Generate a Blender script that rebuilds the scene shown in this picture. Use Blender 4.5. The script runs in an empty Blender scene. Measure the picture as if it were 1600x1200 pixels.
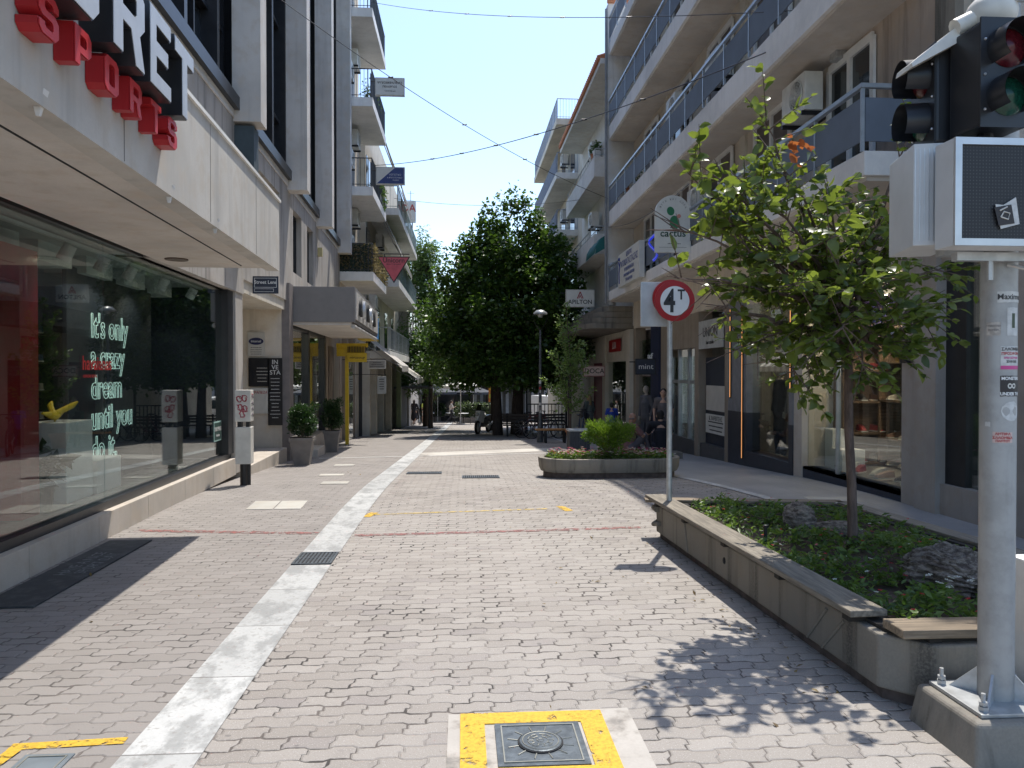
import bpy, bmesh, math, random
import numpy as np
from mathutils import Vector, Matrix, noise, Euler
rad = math.radians
S = bpy.context.scene
COL = S.collection
random.seed(7); RNG = np.random.default_rng(7)

# ---------------------------------------------------------------- camera, light, exposure
cam_d = bpy.data.cameras.new('camera'); cam = bpy.data.objects.new('camera', cam_d); COL.objects.link(cam)
cam_d.sensor_width = 36; cam_d.lens = 27.0; cam_d.clip_start = .05; cam_d.clip_end = 2000
cam.location = (0, 0, 1.6); cam.rotation_euler = (rad(90 - .81), 0, rad(-3.72)); S.camera = cam
SUN_EL, SUN_AZ = rad(65.8), rad(24.3)          # azimuth measured from +Y towards +X
W = bpy.data.worlds.new('World'); S.world = W; W.use_nodes = True
wn = W.node_tree.nodes; wl = W.node_tree.links
bg = wn['Background']; sky = wn.new('ShaderNodeTexSky'); sky.sky_type = 'NISHITA'; sky.sun_disc = False
sky.sun_elevation = SUN_EL; sky.sun_rotation = SUN_AZ; sky.air_density = 1.0; sky.dust_density = 1.0; sky.ozone_density = 1.6
hs = wn.new('ShaderNodeHueSaturation'); hs.inputs['Saturation'].default_value = 1.03; wl.new(sky.outputs[0], hs.inputs['Color']); wl.new(hs.outputs[0], bg.inputs[0]); bg.inputs[1].default_value = .15
sd = bpy.data.lights.new('sun', 'SUN'); so = bpy.data.objects.new('sun', sd); COL.objects.link(so)
sd.energy = 2.85; sd.angle = rad(.53); sd.color = (1, .95, .87)
dv = Vector((math.sin(SUN_AZ)*math.cos(SUN_EL), math.cos(SUN_AZ)*math.cos(SUN_EL), math.sin(SUN_EL)))
so.rotation_euler = dv.to_track_quat('Z', 'Y').to_euler(); so.location = (20, 30, 60)
S.view_settings.view_transform = 'Standard'; S.view_settings.look = 'None'; S.view_settings.gamma = 1
S.view_settings.exposure = .92
S.render.engine = 'CYCLES'
try:
    S.cycles.max_bounces = 8; S.cycles.transparent_max_bounces = 24
except Exception: pass

# ---------------------------------------------------------------- materials
MATS = {}
class NT:
    def __init__(s, name):
        s.m = bpy.data.materials.new(name); s.m.use_nodes = True
        s.t = s.m.node_tree; s.n = s.t.nodes; s.l = s.t.links
        s.b = s.n['Principled BSDF']; s.out = s.n['Material Output']
    def put(s, sock, v):
        if hasattr(v, 'node'): s.l.new(v, sock)
        elif v is not None: sock.default_value = v
    def math(s, op, a, b=None, c=None, clamp=False):
        n = s.n.new('ShaderNodeMath'); n.operation = op; n.use_clamp = clamp
        s.put(n.inputs[0], a)
        if b is not None: s.put(n.inputs[1], b)
        if c is not None: s.put(n.inputs[2], c)
        return n.outputs[0]
    def pos(s):
        return s.n.new('ShaderNodeNewGeometry').outputs['Position']
    def objc(s): return s.n.new('ShaderNodeTexCoord').outputs['Object']
    def sep(s, v):
        n = s.n.new('ShaderNodeSeparateXYZ'); s.l.new(v, n.inputs[0]); return n.outputs
    def comb(s, x, y, z=0.0):
        n = s.n.new('ShaderNodeCombineXYZ'); s.put(n.inputs[0], x); s.put(n.inputs[1], y); s.put(n.inputs[2], z); return n.outputs[0]
    def noise(s, scale, vec=None, detail=4, rough=.55, out=0):
        n = s.n.new('ShaderNodeTexNoise'); n.inputs['Scale'].default_value = scale; n.inputs['Detail'].default_value = detail
        n.inputs['Roughness'].default_value = rough
        if vec is not None: s.l.new(vec, n.inputs['Vector'])
        return n.outputs[out]
    def mapr(s, v, a, b, c=0.0, d=1.0, smooth=True):
        n = s.n.new('ShaderNodeMapRange'); n.interpolation_type = 'SMOOTHSTEP' if smooth else 'LINEAR'
        s.l.new(v, n.inputs[0])
        for i, x in enumerate((a, b, c, d)): n.inputs[i+1].default_value = x
        return n.outputs[0]
    def mix(s, f, a, b, mode='MIX'):
        n = s.n.new('ShaderNodeMix'); n.data_type = 'RGBA'; n.blend_type = mode
        s.put(n.inputs[0], f)
        for k, v in ((6, a), (7, b)):
            if hasattr(v, 'node'): s.l.new(v, n.inputs[k])
            else: n.inputs[k].default_value = (*v[:3], 1)
        return n.outputs[2]
    def bump(s, h, strength=.4, dist=.01, nrm=None):
        n = s.n.new('ShaderNodeBump'); n.inputs['Strength'].default_value = strength; n.inputs['Distance'].default_value = dist
        s.l.new(h, n.inputs['Height'])
        if nrm is not None: s.l.new(nrm, n.inputs['Normal'])
        s.l.new(n.outputs[0], s.b.inputs['Normal']); return n.outputs[0]
    def col(s, c): s.put(s.b.inputs['Base Color'], c if hasattr(c, 'node') else (*c, 1))
    def rough(s, r): s.put(s.b.inputs['Roughness'], r)

def plain(name, c, rough=.6, metal=0, var=.12, scale=6, bump=.0, bscale=40, emit=None, es=1, spec=None):
    """slightly mottled single-colour surface"""
    if name in MATS: return MATS[name]
    t = NT(name); v = t.objc()
    n = t.noise(scale, v, 5)
    lo = tuple(x*(1-var) for x in c); hi = tuple(min(1, x*(1+var)) for x in c)
    t.col(t.mix(t.mapr(n, .3, .7), lo, hi)); t.rough(rough); t.b.inputs['Metallic'].default_value = metal
    if spec is not None: t.b.inputs['Specular IOR Level'].default_value = spec
    if bump: t.bump(t.noise(bscale, v, 4), bump, .01)
    if emit: t.b.inputs['Emission Color'].default_value = (*emit, 1); t.b.inputs['Emission Strength'].default_value = es
    MATS[name] = t.m; return t.m

def stained(name, c, dark=.6, rough=.85, streak=1.0, grain=.25, tint=(.55, .5, .44)):
    """plaster / concrete: blotches, vertical drips, fine grain"""
    if name in MATS: return MATS[name]
    t = NT(name); p = t.pos(); x, y, z = t.sep(p)
    big = t.noise(.7, p, 6, .6); mid = t.noise(5, p, 6, .6); fine = t.noise(90, p, 3)
    st = t.noise(1.0, t.comb(t.math('MULTIPLY', x, 5), t.math('MULTIPLY', y, 5), t.math('MULTIPLY', z, .35)), 6, .65)
    base = t.mix(t.mapr(big, .35, .7), c, tuple(a*.74 for a in c))
    base = t.mix(t.math('MULTIPLY', t.mapr(mid, .46, .68), .5), base, tuple(a*b*1.5 for a, b in zip(c, tint)))
    base = t.mix(t.math('MULTIPLY', t.mapr(st, .48, .70), .75*streak), base, tuple(a*dark*.8 for a in c))
    base = t.mix(t.math('MULTIPLY', t.mapr(fine, .35, .7), grain), base, tuple(a*.72 for a in c))
    t.col(base); t.rough(rough)
    t.bump(t.math('ADD', t.math('MULTIPLY', mid, .6), t.math('MULTIPLY', fine, .25)), .25, .01)
    MATS[name] = t.m; return t.m

def glass(name, tint=(.82, .88, .87), ior=1.5, rough=0.0):
    if name in MATS: return MATS[name]
    t = NT(name); n = t.n
    tr = n.new('ShaderNodeBsdfTransparent'); tr.inputs[0].default_value = (*tint, 1)
    gl = n.new('ShaderNodeBsdfGlossy'); gl.inputs[0].default_value = (1, 1, 1, 1); gl.inputs[1].default_value = rough
    lw = n.new('ShaderNodeLayerWeight'); lw.inputs[0].default_value = .5
    f0 = ((ior-1)/(ior+1))**2; fr = t.math('ADD', t.math('MULTIPLY', t.math('POWER', lw.outputs['Facing'], 5.0), 1-f0), f0)
    mx = n.new('ShaderNodeMixShader'); t.l.new(fr, mx.inputs[0]); t.l.new(tr.outputs[0], mx.inputs[1]); t.l.new(gl.outputs[0], mx.inputs[2])
    t.l.new(mx.outputs[0], t.out.inputs[0]); MATS[name] = t.m; return t.m

def darkglass(name, c=(.02, .025, .03)):
    if name in MATS: return MATS[name]
    t = NT(name); t.col(c); t.rough(.05); t.b.inputs['IOR'].default_value = 1.6
    t.bump(t.noise(.8, t.objc(), 2), .04, .05); MATS[name] = t.m; return t.m

def paver_mat():
    t = NT('interlocking_pavers'); p = t.pos(); x, y, z = t.sep(p)
    nz = t.noise(6, p, 3, .5, 1); nx, ny, _ = t.sep(nz)
    lo = t.noise(.35, p, 3, .5, 1); lx, ly, _ = t.sep(lo)
    x2 = t.math('ADD', t.math('ADD', x, t.math('MULTIPLY', nx, .012)), t.math('MULTIPLY', lx, .10))
    y2 = t.math('ADD', t.math('ADD', y, t.math('MULTIPLY', ny, .012)), t.math('MULTIPLY', ly, .12))
    PX, PY = .205, .108
    def cs(a, k=2.6):   # clipped sine
        s_ = t.math('MULTIPLY', t.math('SINE', a), k); return t.math('MINIMUM', t.math('MAXIMUM', s_, -1.0), 1.0)
    wav = cs(t.math('MULTIPLY', x2, 2*math.pi/PX))
    yy = t.math('ADD', t.math('DIVIDE', y2, PY), t.math('MULTIPLY', wav, .075))
    row = t.math('FLOOR', yy); fy = t.math('FRACT', yy)
    half = t.math('MULTIPLY', t.math('MODULO', t.math('ABSOLUTE', row), 2.0), .5)
    xs = t.math('ADD', t.math('ADD', t.math('DIVIDE', x2, PX), half), t.math('MULTIPLY', cs(t.math('MULTIPLY', fy, 2*math.pi)), .045))
    cid = t.math('FLOOR', xs); fx = t.math('FRACT', xs)
    dx = t.math('MULTIPLY', t.math('MINIMUM', fx, t.math('SUBTRACT', 1.0, fx)), PX)
    dy = t.math('MULTIPLY', t.math('MINIMUM', fy, t.math('SUBTRACT', 1.0, fy)), PY)
    d = t.math('MINIMUM', dx, dy)
    wn_ = t.n.new('ShaderNodeTexWhiteNoise'); wn_.noise_dimensions = '2D'; t.l.new(t.comb(cid, row), wn_.inputs[0]); rv = wn_.outputs[0]
    wid = t.mapr(t.noise(2.6, p, 5, .75), .42, .70, -.0022, .0062)
    joint = t.mapr(t.math('SUBTRACT', d, wid), .0010, .0050, 1, 0)
    left = t.mapr(x, -1.30, -1.26, 1, 0)                    # smoother paving on the shop side
    a = t.mix(rv, (.252, .225, .198), (.335, .305, .274))
    dk = t.mapr(rv, .91, .95); a = t.mix(t.math('MULTIPLY', dk, .55), a, (.19, .165, .155))
    a = t.mix(t.math('MULTIPLY', t.mapr(t.noise(.45, p, 5, .6), .45, .68), .55), a, (.205, .180, .162))
    a = t.mix(t.math('MULTIPLY', t.mapr(t.noise(.22, p, 3), .4, .62), .45), a, (.40, .37, .335))
    a = t.mix(t.math('MULTIPLY', t.mapr(t.noise(3.1, p, 6, .7), .56, .72), .42), a, (.17, .15, .14))
    sp = t.mapr(t.noise(170, p, 2, .6), .60, .70); a = t.mix(t.math('MULTIPLY', sp, .75), a, (.58, .56, .53))
    sp2 = t.mapr(t.noise(120, p, 2, .6), .60, .70); a = t.mix(t.math('MULTIPLY', sp2, .60), a, (.18, .16, .15))
    sm = t.mix(rv, (.238, .216, .196), (.276, .252, .231))
    sm = t.mix(t.math('MULTIPLY', t.mapr(t.noise(1.2, p, 5, .65), .48, .7), .5), sm, (.21, .19, .175))
    base = t.mix(left, a, sm)
    spot = t.mapr(t.noise(1.7, p, 7, .75), .60, .72); base = t.mix(t.math('MULTIPLY', spot, .35), base, (.12, .11, .10))
    gum = t.mapr(t.noise(19, p, 1, .3), .755, .77); base = t.mix(t.math('MULTIPLY', gum, .6), base, (.13, .12, .115))
    sandj = t.mapr(t.noise(1.1, p, 4, .6), .40, .60)
    jc = t.mix(sandj, (.022, .019, .017), (.12, .10, .088))
    jm = t.math('MULTIPLY', joint, t.math('ADD', t.math('MULTIPLY', left, -.15), .95))
    t.col(t.mix(jm, base, jc)); t.rough(.82)
    tilt = t.math('MULTIPLY', rv, .30)
    edge = t.mapr(d, .002, .013)
    h = t.math('ADD', t.math('ADD', edge, tilt), t.math('MULTIPLY', t.noise(110, p, 3), .45))
    t.bump(h, .75, .006); return t.m

def marble_mat(name='worn_marble', c1=(.52, .52, .50), c2=(.25, .25, .24), slab=.82):
    if name in MATS: return MATS[name]
    t = NT(name); p = t.pos(); x, y, z = t.sep(p)
    n1 = t.noise(5, t.comb(t.math('MULTIPLY', x, 1.0), t.math('MULTIPLY', y, .55), z), 8, .68); n2 = t.noise(26, p, 5, .7)
    wn_ = t.n.new('ShaderNodeTexWhiteNoise'); wn_.noise_dimensions = '1D'; t.l.new(t.math('FLOOR', t.math('DIVIDE', y, slab)), wn_.inputs['W'])
    base = t.mix(wn_.outputs[0], c1, tuple(a*.80 for a in c1))
    base = t.mix(t.math('MULTIPLY', t.mapr(n1, .46, .60), .72), base, c2)
    base = t.mix(t.math('MULTIPLY', t.mapr(n2, .54, .66), .55), base, (.22, .20, .18))
    fy = t.math('FRACT', t.math('DIVIDE', y, slab)); j = t.mapr(t.math('MINIMUM', fy, t.math('SUBTRACT', 1.0, fy)), .003, .009, 1, 0)
    t.col(t.mix(t.math('MULTIPLY', j, .8), base, (.12, .11, .1))); t.rough(t.mapr(n2, .3, .7, .35, .7))
    t.bump(t.math('SUBTRACT', n2, j), .25, .01); MATS[name] = t.m; return t.m

def paint_mat(name, c, cover=.42):
    """worn road paint: transparent where it has flaked"""
    if name in MATS: return MATS[name]
    t = NT(name); p = t.pos(); n = t.noise(16, p, 8, .75); n2 = t.noise(70, p, 4)
    t.col(t.mix(t.mapr(n2, .4, .7), c, tuple(a*.72 for a in c))); t.rough(.65)
    x, y, z = t.sep(p)
    t.l.new(t.mapr(n, cover-.05, cover+.05), t.b.inputs['Alpha']); MATS[name] = t.m; return t.m

def leaf_mat(name, c1, c2, trans=.35, rough=.38, spec=.6):
    if name in MATS: return MATS[name]
    t = NT(name); g = t.n.new('ShaderNodeNewGeometry'); r = g.outputs['Random Per Island']
    c = t.mix(r, c1, c2); t.col(c); t.rough(rough); t.b.inputs['Specular IOR Level'].default_value = spec
    tl = t.n.new('ShaderNodeBsdfTranslucent'); t.l.new(t.mix(.5, c, (c2[0]*1.9, c2[1]*1.9, c2[2]*.9)), tl.inputs[0])
    mx = t.n.new('ShaderNodeMixShader'); mx.inputs[0].default_value = trans
    t.l.new(t.b.outputs[0], mx.inputs[1]); t.l.new(tl.outputs[0], mx.inputs[2]); t.l.new(mx.outputs[0], t.out.inputs[0])
    MATS[name] = t.m; return t.m

def bark_mat(name, c):
    t = NT(name); v = t.objc(); x, y, z = t.sep(v)
    n = t.noise(22, t.comb(x, y, t.math('MULTIPLY', z, .2)), 6, .7)
    t.col(t.mix(t.mapr(n, .35, .65), tuple(a*.5 for a in c), c)); t.rough(.9); t.bump(n, .7, .01); return t.m

def wood_mat(name, c, axis='y'):
    if name in MATS: return MATS[name]
    t = NT(name); p = t.pos(); x, y, z = t.sep(p)
    if axis == 'y': v = t.comb(t.math('MULTIPLY', x, 14), t.math('MULTIPLY', y, .9), t.math('MULTIPLY', z, 14))
    else: v = t.comb(t.math('MULTIPLY', x, .9), t.math('MULTIPLY', y, 14), t.math('MULTIPLY', z, 14))
    n = t.noise(3, v, 7, .65); n2 = t.noise(3.5, p, 5, .6)
    c_ = t.mix(t.mapr(n, .35, .65), tuple(a*.55 for a in c), c); c_ = t.mix(t.math('MULTIPLY', t.mapr(n2, .45, .7), .5), c_, tuple(a*.55 for a in c))
    t.col(c_); t.rough(.8); t.bump(n, .5, .008); MATS[name] = t.m; return t.m

M_CONC = stained('weathered_concrete', (.48, .445, .40), .5, streak=1.3)
M_CONC_F = stained('board_concrete', (.58, .55, .50), .6, streak=.55)
M_CONC_D = stained('grimy_concrete', (.27, .245, .205), .35, streak=1.5, grain=.6)
M_SOFF = stained('smooth_soffit', (.66, .61, .55), .7, streak=.3)
M_FIN = stained('grey_render', (.68, .65, .61), .7, streak=.6, grain=.1)
M_BEIGE = stained('beige_render', (.72, .645, .54), .65, streak=.55)
M_PINKISH = stained('stained_render', (.56, .46, .38), .5, streak=1.3)
M_WHITE = stained('white_render', (.80, .785, .75), .7, streak=.45)
M_CREAM = stained('cream_render', (.70, .65, .55), .65, streak=.4)
M_SLAB = stained('painted_slab', (.88, .87, .85), .7, streak=.35, tint=(.63, .62, .60))
M_TRAV = stained('stone_cladding', (.56, .50, .43), .7, streak=.3)
M_TAN = stained('tan_marble_cladding', (.34, .285, .225), .55, streak=.6)
M_GREYP = plain('grey_panel', (.205, .19, .18), .5, var=.05)
M_BLACKF = plain('black_frame', (.018, .019, .022), .35, var=.2)
M_NAVY = plain('navy_paint', (.022, .03, .05), .5)
M_WHITEP = plain('white_paint', (.74, .74, .72), .45, var=.06)
M_ALU = plain('aluminium', (.56, .57, .58), .35, .7, var=.08)
M_GALV = plain('galvanised_steel', (.44, .45, .45), .42, .55, var=.16, scale=14)
M_RAILP = plain('slate_blue_panel', (.125, .155, .20), .75, var=.1, scale=2)
M_DARK = plain('dark_void', (.012, .012, .014), .8)
M_BLACKM = plain('black_metal', (.02, .02, .022), .4, .3)
M_RED = plain('red_paint', (.36, .014, .018), .4, var=.08)
M_YEL = plain('yellow_paint', (.62, .44, .02), .45, var=.08)
M_WIN = darkglass('window_glass')
M_GLASS = glass('shop_glass', ior=1.85)
M_GLASSB = glass('blue_tinted_glass', (.42, .52, .62), 1.6)

# ---------------------------------------------------------------- mesh helpers
class MB:
    def __init__(s, T=None): s.v = []; s.f = []; s.m = []; s.T = T or Matrix(); s.mi = 0
    def add(s, vs, fs):
        o = len(s.v); s.v += [tuple(s.T @ Vector(p)) for p in vs]
        for f in fs: s.f.append([i+o for i in f]); s.m.append(s.mi)
        return s
    def box(s, x0, x1, y0, y1, z0, z1, R=None):
        x0, x1 = min(x0, x1), max(x0, x1); y0, y1 = min(y0, y1), max(y0, y1); z0, z1 = min(z0, z1), max(z0, z1)
        vs = [(x, y, z) for z in (z0, z1) for y in (y0, y1) for x in (x0, x1)]
        if R is not None: vs = [tuple(R @ Vector(p)) for p in vs]
        return s.add(vs, [(0, 2, 3, 1), (4, 5, 7, 6), (0, 1, 5, 4), (2, 6, 7, 3), (0, 4, 6, 2), (1, 3, 7, 5)])
    def bbox(s, x0, x1, y0, y1, z0, z1, b=.01):      # box with bevelled edges (12 chamfers)
        x0, x1 = min(x0, x1), max(x0, x1); y0, y1 = min(y0, y1), max(y0, y1); z0, z1 = min(z0, z1), max(z0, z1)
        bm = bmesh.new(); bmesh.ops.create_cube(bm, size=1)
        for v in bm.verts: v.co = Vector(((x0+x1)/2 + v.co.x*(x1-x0), (y0+y1)/2 + v.co.y*(y1-y0), (z0+z1)/2 + v.co.z*(z1-z0)))
        bmesh.ops.bevel(bm, geom=bm.edges[:], offset=b, segments=2, affect='EDGES', profile=.7)
        bm.verts.index_update(); s.add([v.co[:] for v in bm.verts], [[v.index for v in f.verts] for f in bm.faces]); bm.free(); return s
    def prism(s, poly, z0, z1, axis='z'):            # poly: list of 2D points
        n = len(poly)
        def q(a, b, c): return (a, b, c) if axis == 'z' else ((a, c, b) if axis == 'y' else (c, a, b))
        vs = [q(a, b, z0) for a, b in poly] + [q(a, b, z1) for a, b in poly]
        fs = [tuple(range(n))[::-1], tuple(range(n, 2*n))] + [(i, (i+1) % n, n+(i+1) % n, n+i) for i in range(n)]
        return s.add(vs, fs)
    def hexa(s, b4, t4):                             # 4 bottom, 4 top corners
        return s.add(list(b4)+list(t4), [(3, 2, 1, 0), (4, 5, 6, 7), (0, 1, 5, 4), (1, 2, 6, 5), (2, 3, 7, 6), (3, 0, 4, 7)])
    def tube(s, pts, r, n=8, cap=True):
        pts = [Vector(p) for p in pts]; rs = r if isinstance(r, (list, tuple)) else [r]*len(pts)
        vs = []; fs = []; up = None
        for i, p in enumerate(pts):
            d = (pts[min(i+1, len(pts)-1)] - pts[max(i-1, 0)])
            if d.length < 1e-7: d = Vector((0, 0, 1))
            d.normalize()
            if up is None: up = Vector((0, 0, 1)) if abs(d.z) < .9 else Vector((1, 0, 0))
            a = d.cross(up)
            if a.length < 1e-4: a = d.cross(Vector((0, 1, 0)))
            a.normalize(); b = d.cross(a); up = -b if False else up
            for k in range(n):
                t = 2*math.pi*k/n; vs.append(tuple(p + (a*math.cos(t) + b*math.sin(t))*rs[i]))
        for i in range(len(pts)-1):
            for k in range(n): fs.append((i*n+k, i*n+(k+1) % n, (i+1)*n+(k+1) % n, (i+1)*n+k))
        if cap: fs.append(tuple(range(n))[::-1]); fs.append(tuple(range((len(pts)-1)*n, len(pts)*n)))
        return s.add(vs, fs)
    def lathe(s, prof, n=24, c=(0, 0, 0), a0=0, a1=2*math.pi, sx=1, sy=1):
        full = abs(a1-a0-2*math.pi) < 1e-5; N = n if full else n+1
        vs = []; fs = []
        for r, z in prof:
            for k in range(N):
                t = a0+(a1-a0)*k/n; vs.append((c[0]+r*sx*math.cos(t), c[1]+r*sy*math.sin(t), c[2]+z))
        for i in range(len(prof)-1):
            for k in range(n): 
                k2 = (k+1) % N; fs.append((i*N+k, i*N+k2, (i+1)*N+k2, (i+1)*N+k))
        if full:
            if prof[0][0] > 1e-6: fs.append(tuple(range(N))[::-1])
            if prof[-1][0] > 1e-6: fs.append(tuple(range((len(prof)-1)*N, len(prof)*N)))
        return s.add(vs, fs)
    def ball(s, c, r, n=12, m=8):
        r = (r, r, r) if not isinstance(r, (tuple, list)) else r
        vs = [(c[0], c[1], c[2]-r[2])]; fs = []
        for i in range(1, m):
            t = math.pi*i/m
            for k in range(n): 
                a = 2*math.pi*k/n; vs.append((c[0]+r[0]*math.sin(t)*math.cos(a), c[1]+r[1]*math.sin(t)*math.sin(a), c[2]-r[2]*math.cos(t)))
        vs.append((c[0], c[1], c[2]+r[2])); L = len(vs)-1
        for k in range(n):
            fs.append((0, 1+(k+1) % n, 1+k)); fs.append((L, L-n+k, L-n+(k+1) % n))
        for i in range(m-2):
            for k in range(n): fs.append((1+i*n+k, 1+i*n+(k+1) % n, 1+(i+1)*n+(k+1) % n, 1+(i+1)*n+k))
        return s.add(vs, fs)
    def build(s, name, mat, parent=None, smooth=False, loc=None, rot=None, label=None):
        me = bpy.data.meshes.new(name); me.from_pydata(s.v, [], s.f)
        for m in (mat if isinstance(mat, (list, tuple)) else [mat]): me.materials.append(m)
        if isinstance(mat, (list, tuple)): me.polygons.foreach_set('material_index', s.m)
        if smooth:
            me.polygons.foreach_set('use_smooth', [True]*len(me.polygons))
            try: me.set_sharp_from_angle(angle=rad(38))
            except Exception: pass
        me.update(); o = bpy.data.objects.new(name, me); COL.objects.link(o)
        if loc is not None: o.location = loc
        if rot is not None: o.rotation_euler = rot
        if parent is not None: o.parent = parent
        if label: o['label'] = label
        return o

def tag(o, label, cat, group=None):
    o['label'] = label; o['category'] = cat
    if group: o['group'] = group
    return o
def thing(name, label, cat, loc=(0, 0, 0), rz=0, group=None):
    o = bpy.data.objects.new(name, None); o.empty_display_size = .2; COL.objects.link(o)
    o.location = loc; o.rotation_euler = (0, 0, rz); return tag(o, label, cat, group)
def structure(o, kind='structure'): o['kind'] = kind; return o
def kids(o): return [c for c in bpy.data.objects if c.parent == o]
def dup(root, loc, rz=None, label=None, group=None, parent=None):
    r = root.copy(); COL.objects.link(r); r.location = loc
    if parent is not None: r.parent = parent
    if rz is not None: r.rotation_euler = (0, 0, rz)
    if label: r['label'] = label
    if group: r['group'] = group
    for ch in kids(root):
        c = ch.copy(); COL.objects.link(c); c.parent = r
        for g in kids(ch):
            d = g.copy(); COL.objects.link(d); d.parent = c
    return r
def text(s, size, mat, parent=None, name='lettering', loc=(0, 0, 0), rot=(rad(90), 0, 0), depth=.004, bold=0.0, align='CENTER', outline=0, sx=1, spacing=1, shear=0):
    cu = bpy.data.curves.new(name, 'FONT'); cu.body = s; cu.size = size; cu.extrude = depth; cu.offset = bold; cu.align_x = align; cu.align_y = 'CENTER'
    cu.space_character = spacing; cu.shear = shear; cu.resolution_u = 3
    if outline: cu.fill_mode = 'NONE'; cu.extrude = 0; cu.bevel_depth = outline; cu.bevel_resolution = 1
    o = bpy.data.objects.new(name, cu); COL.objects.link(o)
    bpy.context.view_layer.update()
    me = bpy.data.meshes.new_from_object(o.evaluated_get(bpy.context.evaluated_depsgraph_get()))
    COL.objects.unlink(o); bpy.data.objects.remove(o); bpy.data.curves.remove(cu)
    if sx != 1:
        for v in me.vertices: v.co.x *= sx
    me.materials.clear(); me.materials.append(mat)
    m = bpy.data.objects.new(name, me); COL.objects.link(m); m.location = loc; m.rotation_euler = rot
    if parent is not None: m.parent = parent
    return m
FACE_CAM = (rad(90), 0, 0)              # readable from -Y
FACE_RIGHT = (rad(90), 0, rad(90))      # on a left facade, readable from +X
FACE_LEFT = (rad(90), 0, rad(-90))      # on a right facade, readable from -X

def leaves(pts, size, mat, name, parent=None, up=.6, detail=1, wid=.55, jit=.35, dirs=None, droop=0.0):
    """one mesh of many individual folded leaf blades at pts (N,3)"""
    pts = np.asarray(pts, float); N = len(pts)
    d = RNG.normal(size=(N, 3)) if dirs is None else np.asarray(dirs) + RNG.normal(size=(N, 3))*.45
    d[:, 2] = d[:, 2]*.6 - droop; d /= np.linalg.norm(d, axis=1)[:, None] + 1e-9
    nr = RNG.normal(size=(N, 3))*(1-up); nr[:, 2] += up
    nr -= (nr*d).sum(1)[:, None]*d; nr /= np.linalg.norm(nr, axis=1)[:, None] + 1e-9
    sd_ = np.cross(d, nr)
    L = size*(1 + jit*RNG.uniform(-1, 1, N))*RNG.choice([.65, .9, 1.0, 1.15], N); Wd = L*wid
    if detail == 1:
        prof = [(0, 0, 0), (.5, .5, .08), (-.5, .5, .08), (0, 1, -.05), (0, .5, -.04)]
        faces = [(0, 1, 4), (1, 3, 4), (0, 4, 2), (2, 4, 3)]
    else:
        prof = [(0, 0, 0), (.36, .2, .05), (.5, .45, .07), (.34, .75, .03), (0, 1, -.10), (-.34, .75, .03), (-.5, .45, .07), (-.36, .2, .05), (0, .2, -.01), (0, .45, 0), (0, .75, -.03)]
        faces = [(0, 1, 8), (1, 2, 9, 8), (2, 3, 10, 9), (3, 4, 10), (0, 8, 7), (8, 9, 6, 7), (9, 10, 5, 6), (10, 4, 5)]
    V = np.zeros((N, len(prof), 3))
    for i, (a, b, c) in enumerate(prof):
        V[:, i] = pts + sd_*(a*Wd)[:, None] + d*(b*L)[:, None] + nr*(c*L)[:, None]
    me = bpy.data.meshes.new(name); k = len(prof)
    me.vertices.add(N*k); me.vertices.foreach_set('co', V.reshape(-1).astype(np.float32))
    idx = np.concatenate([np.array(f) for f in faces]); fl = [len(f) for f in faces]
    loops = (idx[None, :] + (np.arange(N)*k)[:, None]).reshape(-1)
    me.loops.add(len(loops)); me.loops.foreach_set('vertex_index', loops.astype(np.int32))
    tot = np.tile(np.array(fl), N); st = np.concatenate([[0], np.cumsum(tot)[:-1]])
    me.polygons.add(len(tot)); me.polygons.foreach_set('loop_start', st.astype(np.int32)); me.polygons.foreach_set('loop_total', tot.astype(np.int32))
    me.polygons.foreach_set('use_smooth', np.ones(len(tot), bool))
    me.update(calc_edges=True); me.materials.append(mat)
    o = bpy.data.objects.new(name, me); COL.objects.link(o)
    if parent is not None: o.parent = parent
    return o

def blob_points(blobs, n, shell=.55, cluster=1, spread=.1):
    """points in ellipsoids (cx,cy,cz,rx,ry,rz) biased towards their skins, in small clusters; returns pts, outward dirs"""
    B = np.array(blobs, float); vol = (B[:, 3]*B[:, 4]*B[:, 5])**.72; pr = vol/vol.sum()
    k = RNG.choice(len(B), n//cluster, p=pr); u = RNG.normal(size=(len(k), 3)); u /= np.linalg.norm(u, axis=1)[:, None]
    r = shell + (1-shell)*RNG.uniform(0, 1, len(k))**.6; r = np.where(RNG.uniform(size=len(k)) < .2, r*RNG.uniform(.2, 1, len(k)), r)
    p = B[k, :3] + u*B[k, 3:]*r[:, None]
    p = np.repeat(p, cluster, 0); u = np.repeat(u, cluster, 0)
    if cluster > 1: p = p + RNG.normal(size=p.shape)*spread
    return p, u

def gz(Y):
    return 0.0 if Y < 9 else (-.045*(Y-9)**2/6 if Y < 12 else (-.0675-.045*(Y-12) if Y < 62 else -2.3175))
def sheet(name, xf, y0, y1, dz, mat, step=.5, nx=1):
    """ground-following sheet between x0(Y) and x1(Y)"""
    n = max(1, int((y1-y0)/step)); vs = []; fs = []
    for i in range(n+1):
        y = y0+(y1-y0)*i/n; a, b = xf(y)
        for j in range(nx+1): vs.append((a+(b-a)*j/nx, y, gz(y)+dz))
    for i in range(n):
        for j in range(nx):
            q = i*(nx+1)+j; fs.append((q, q+1, q+nx+2, q+nx+1))
    return MB().add(vs, fs).build(name, mat)

def WB(t):          # mesh builder whose input is world space, for children of thing t
    return MB((Matrix.Translation(t.location) @ Matrix.Rotation(t.rotation_euler[2], 4, 'Z')).inverted())

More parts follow.
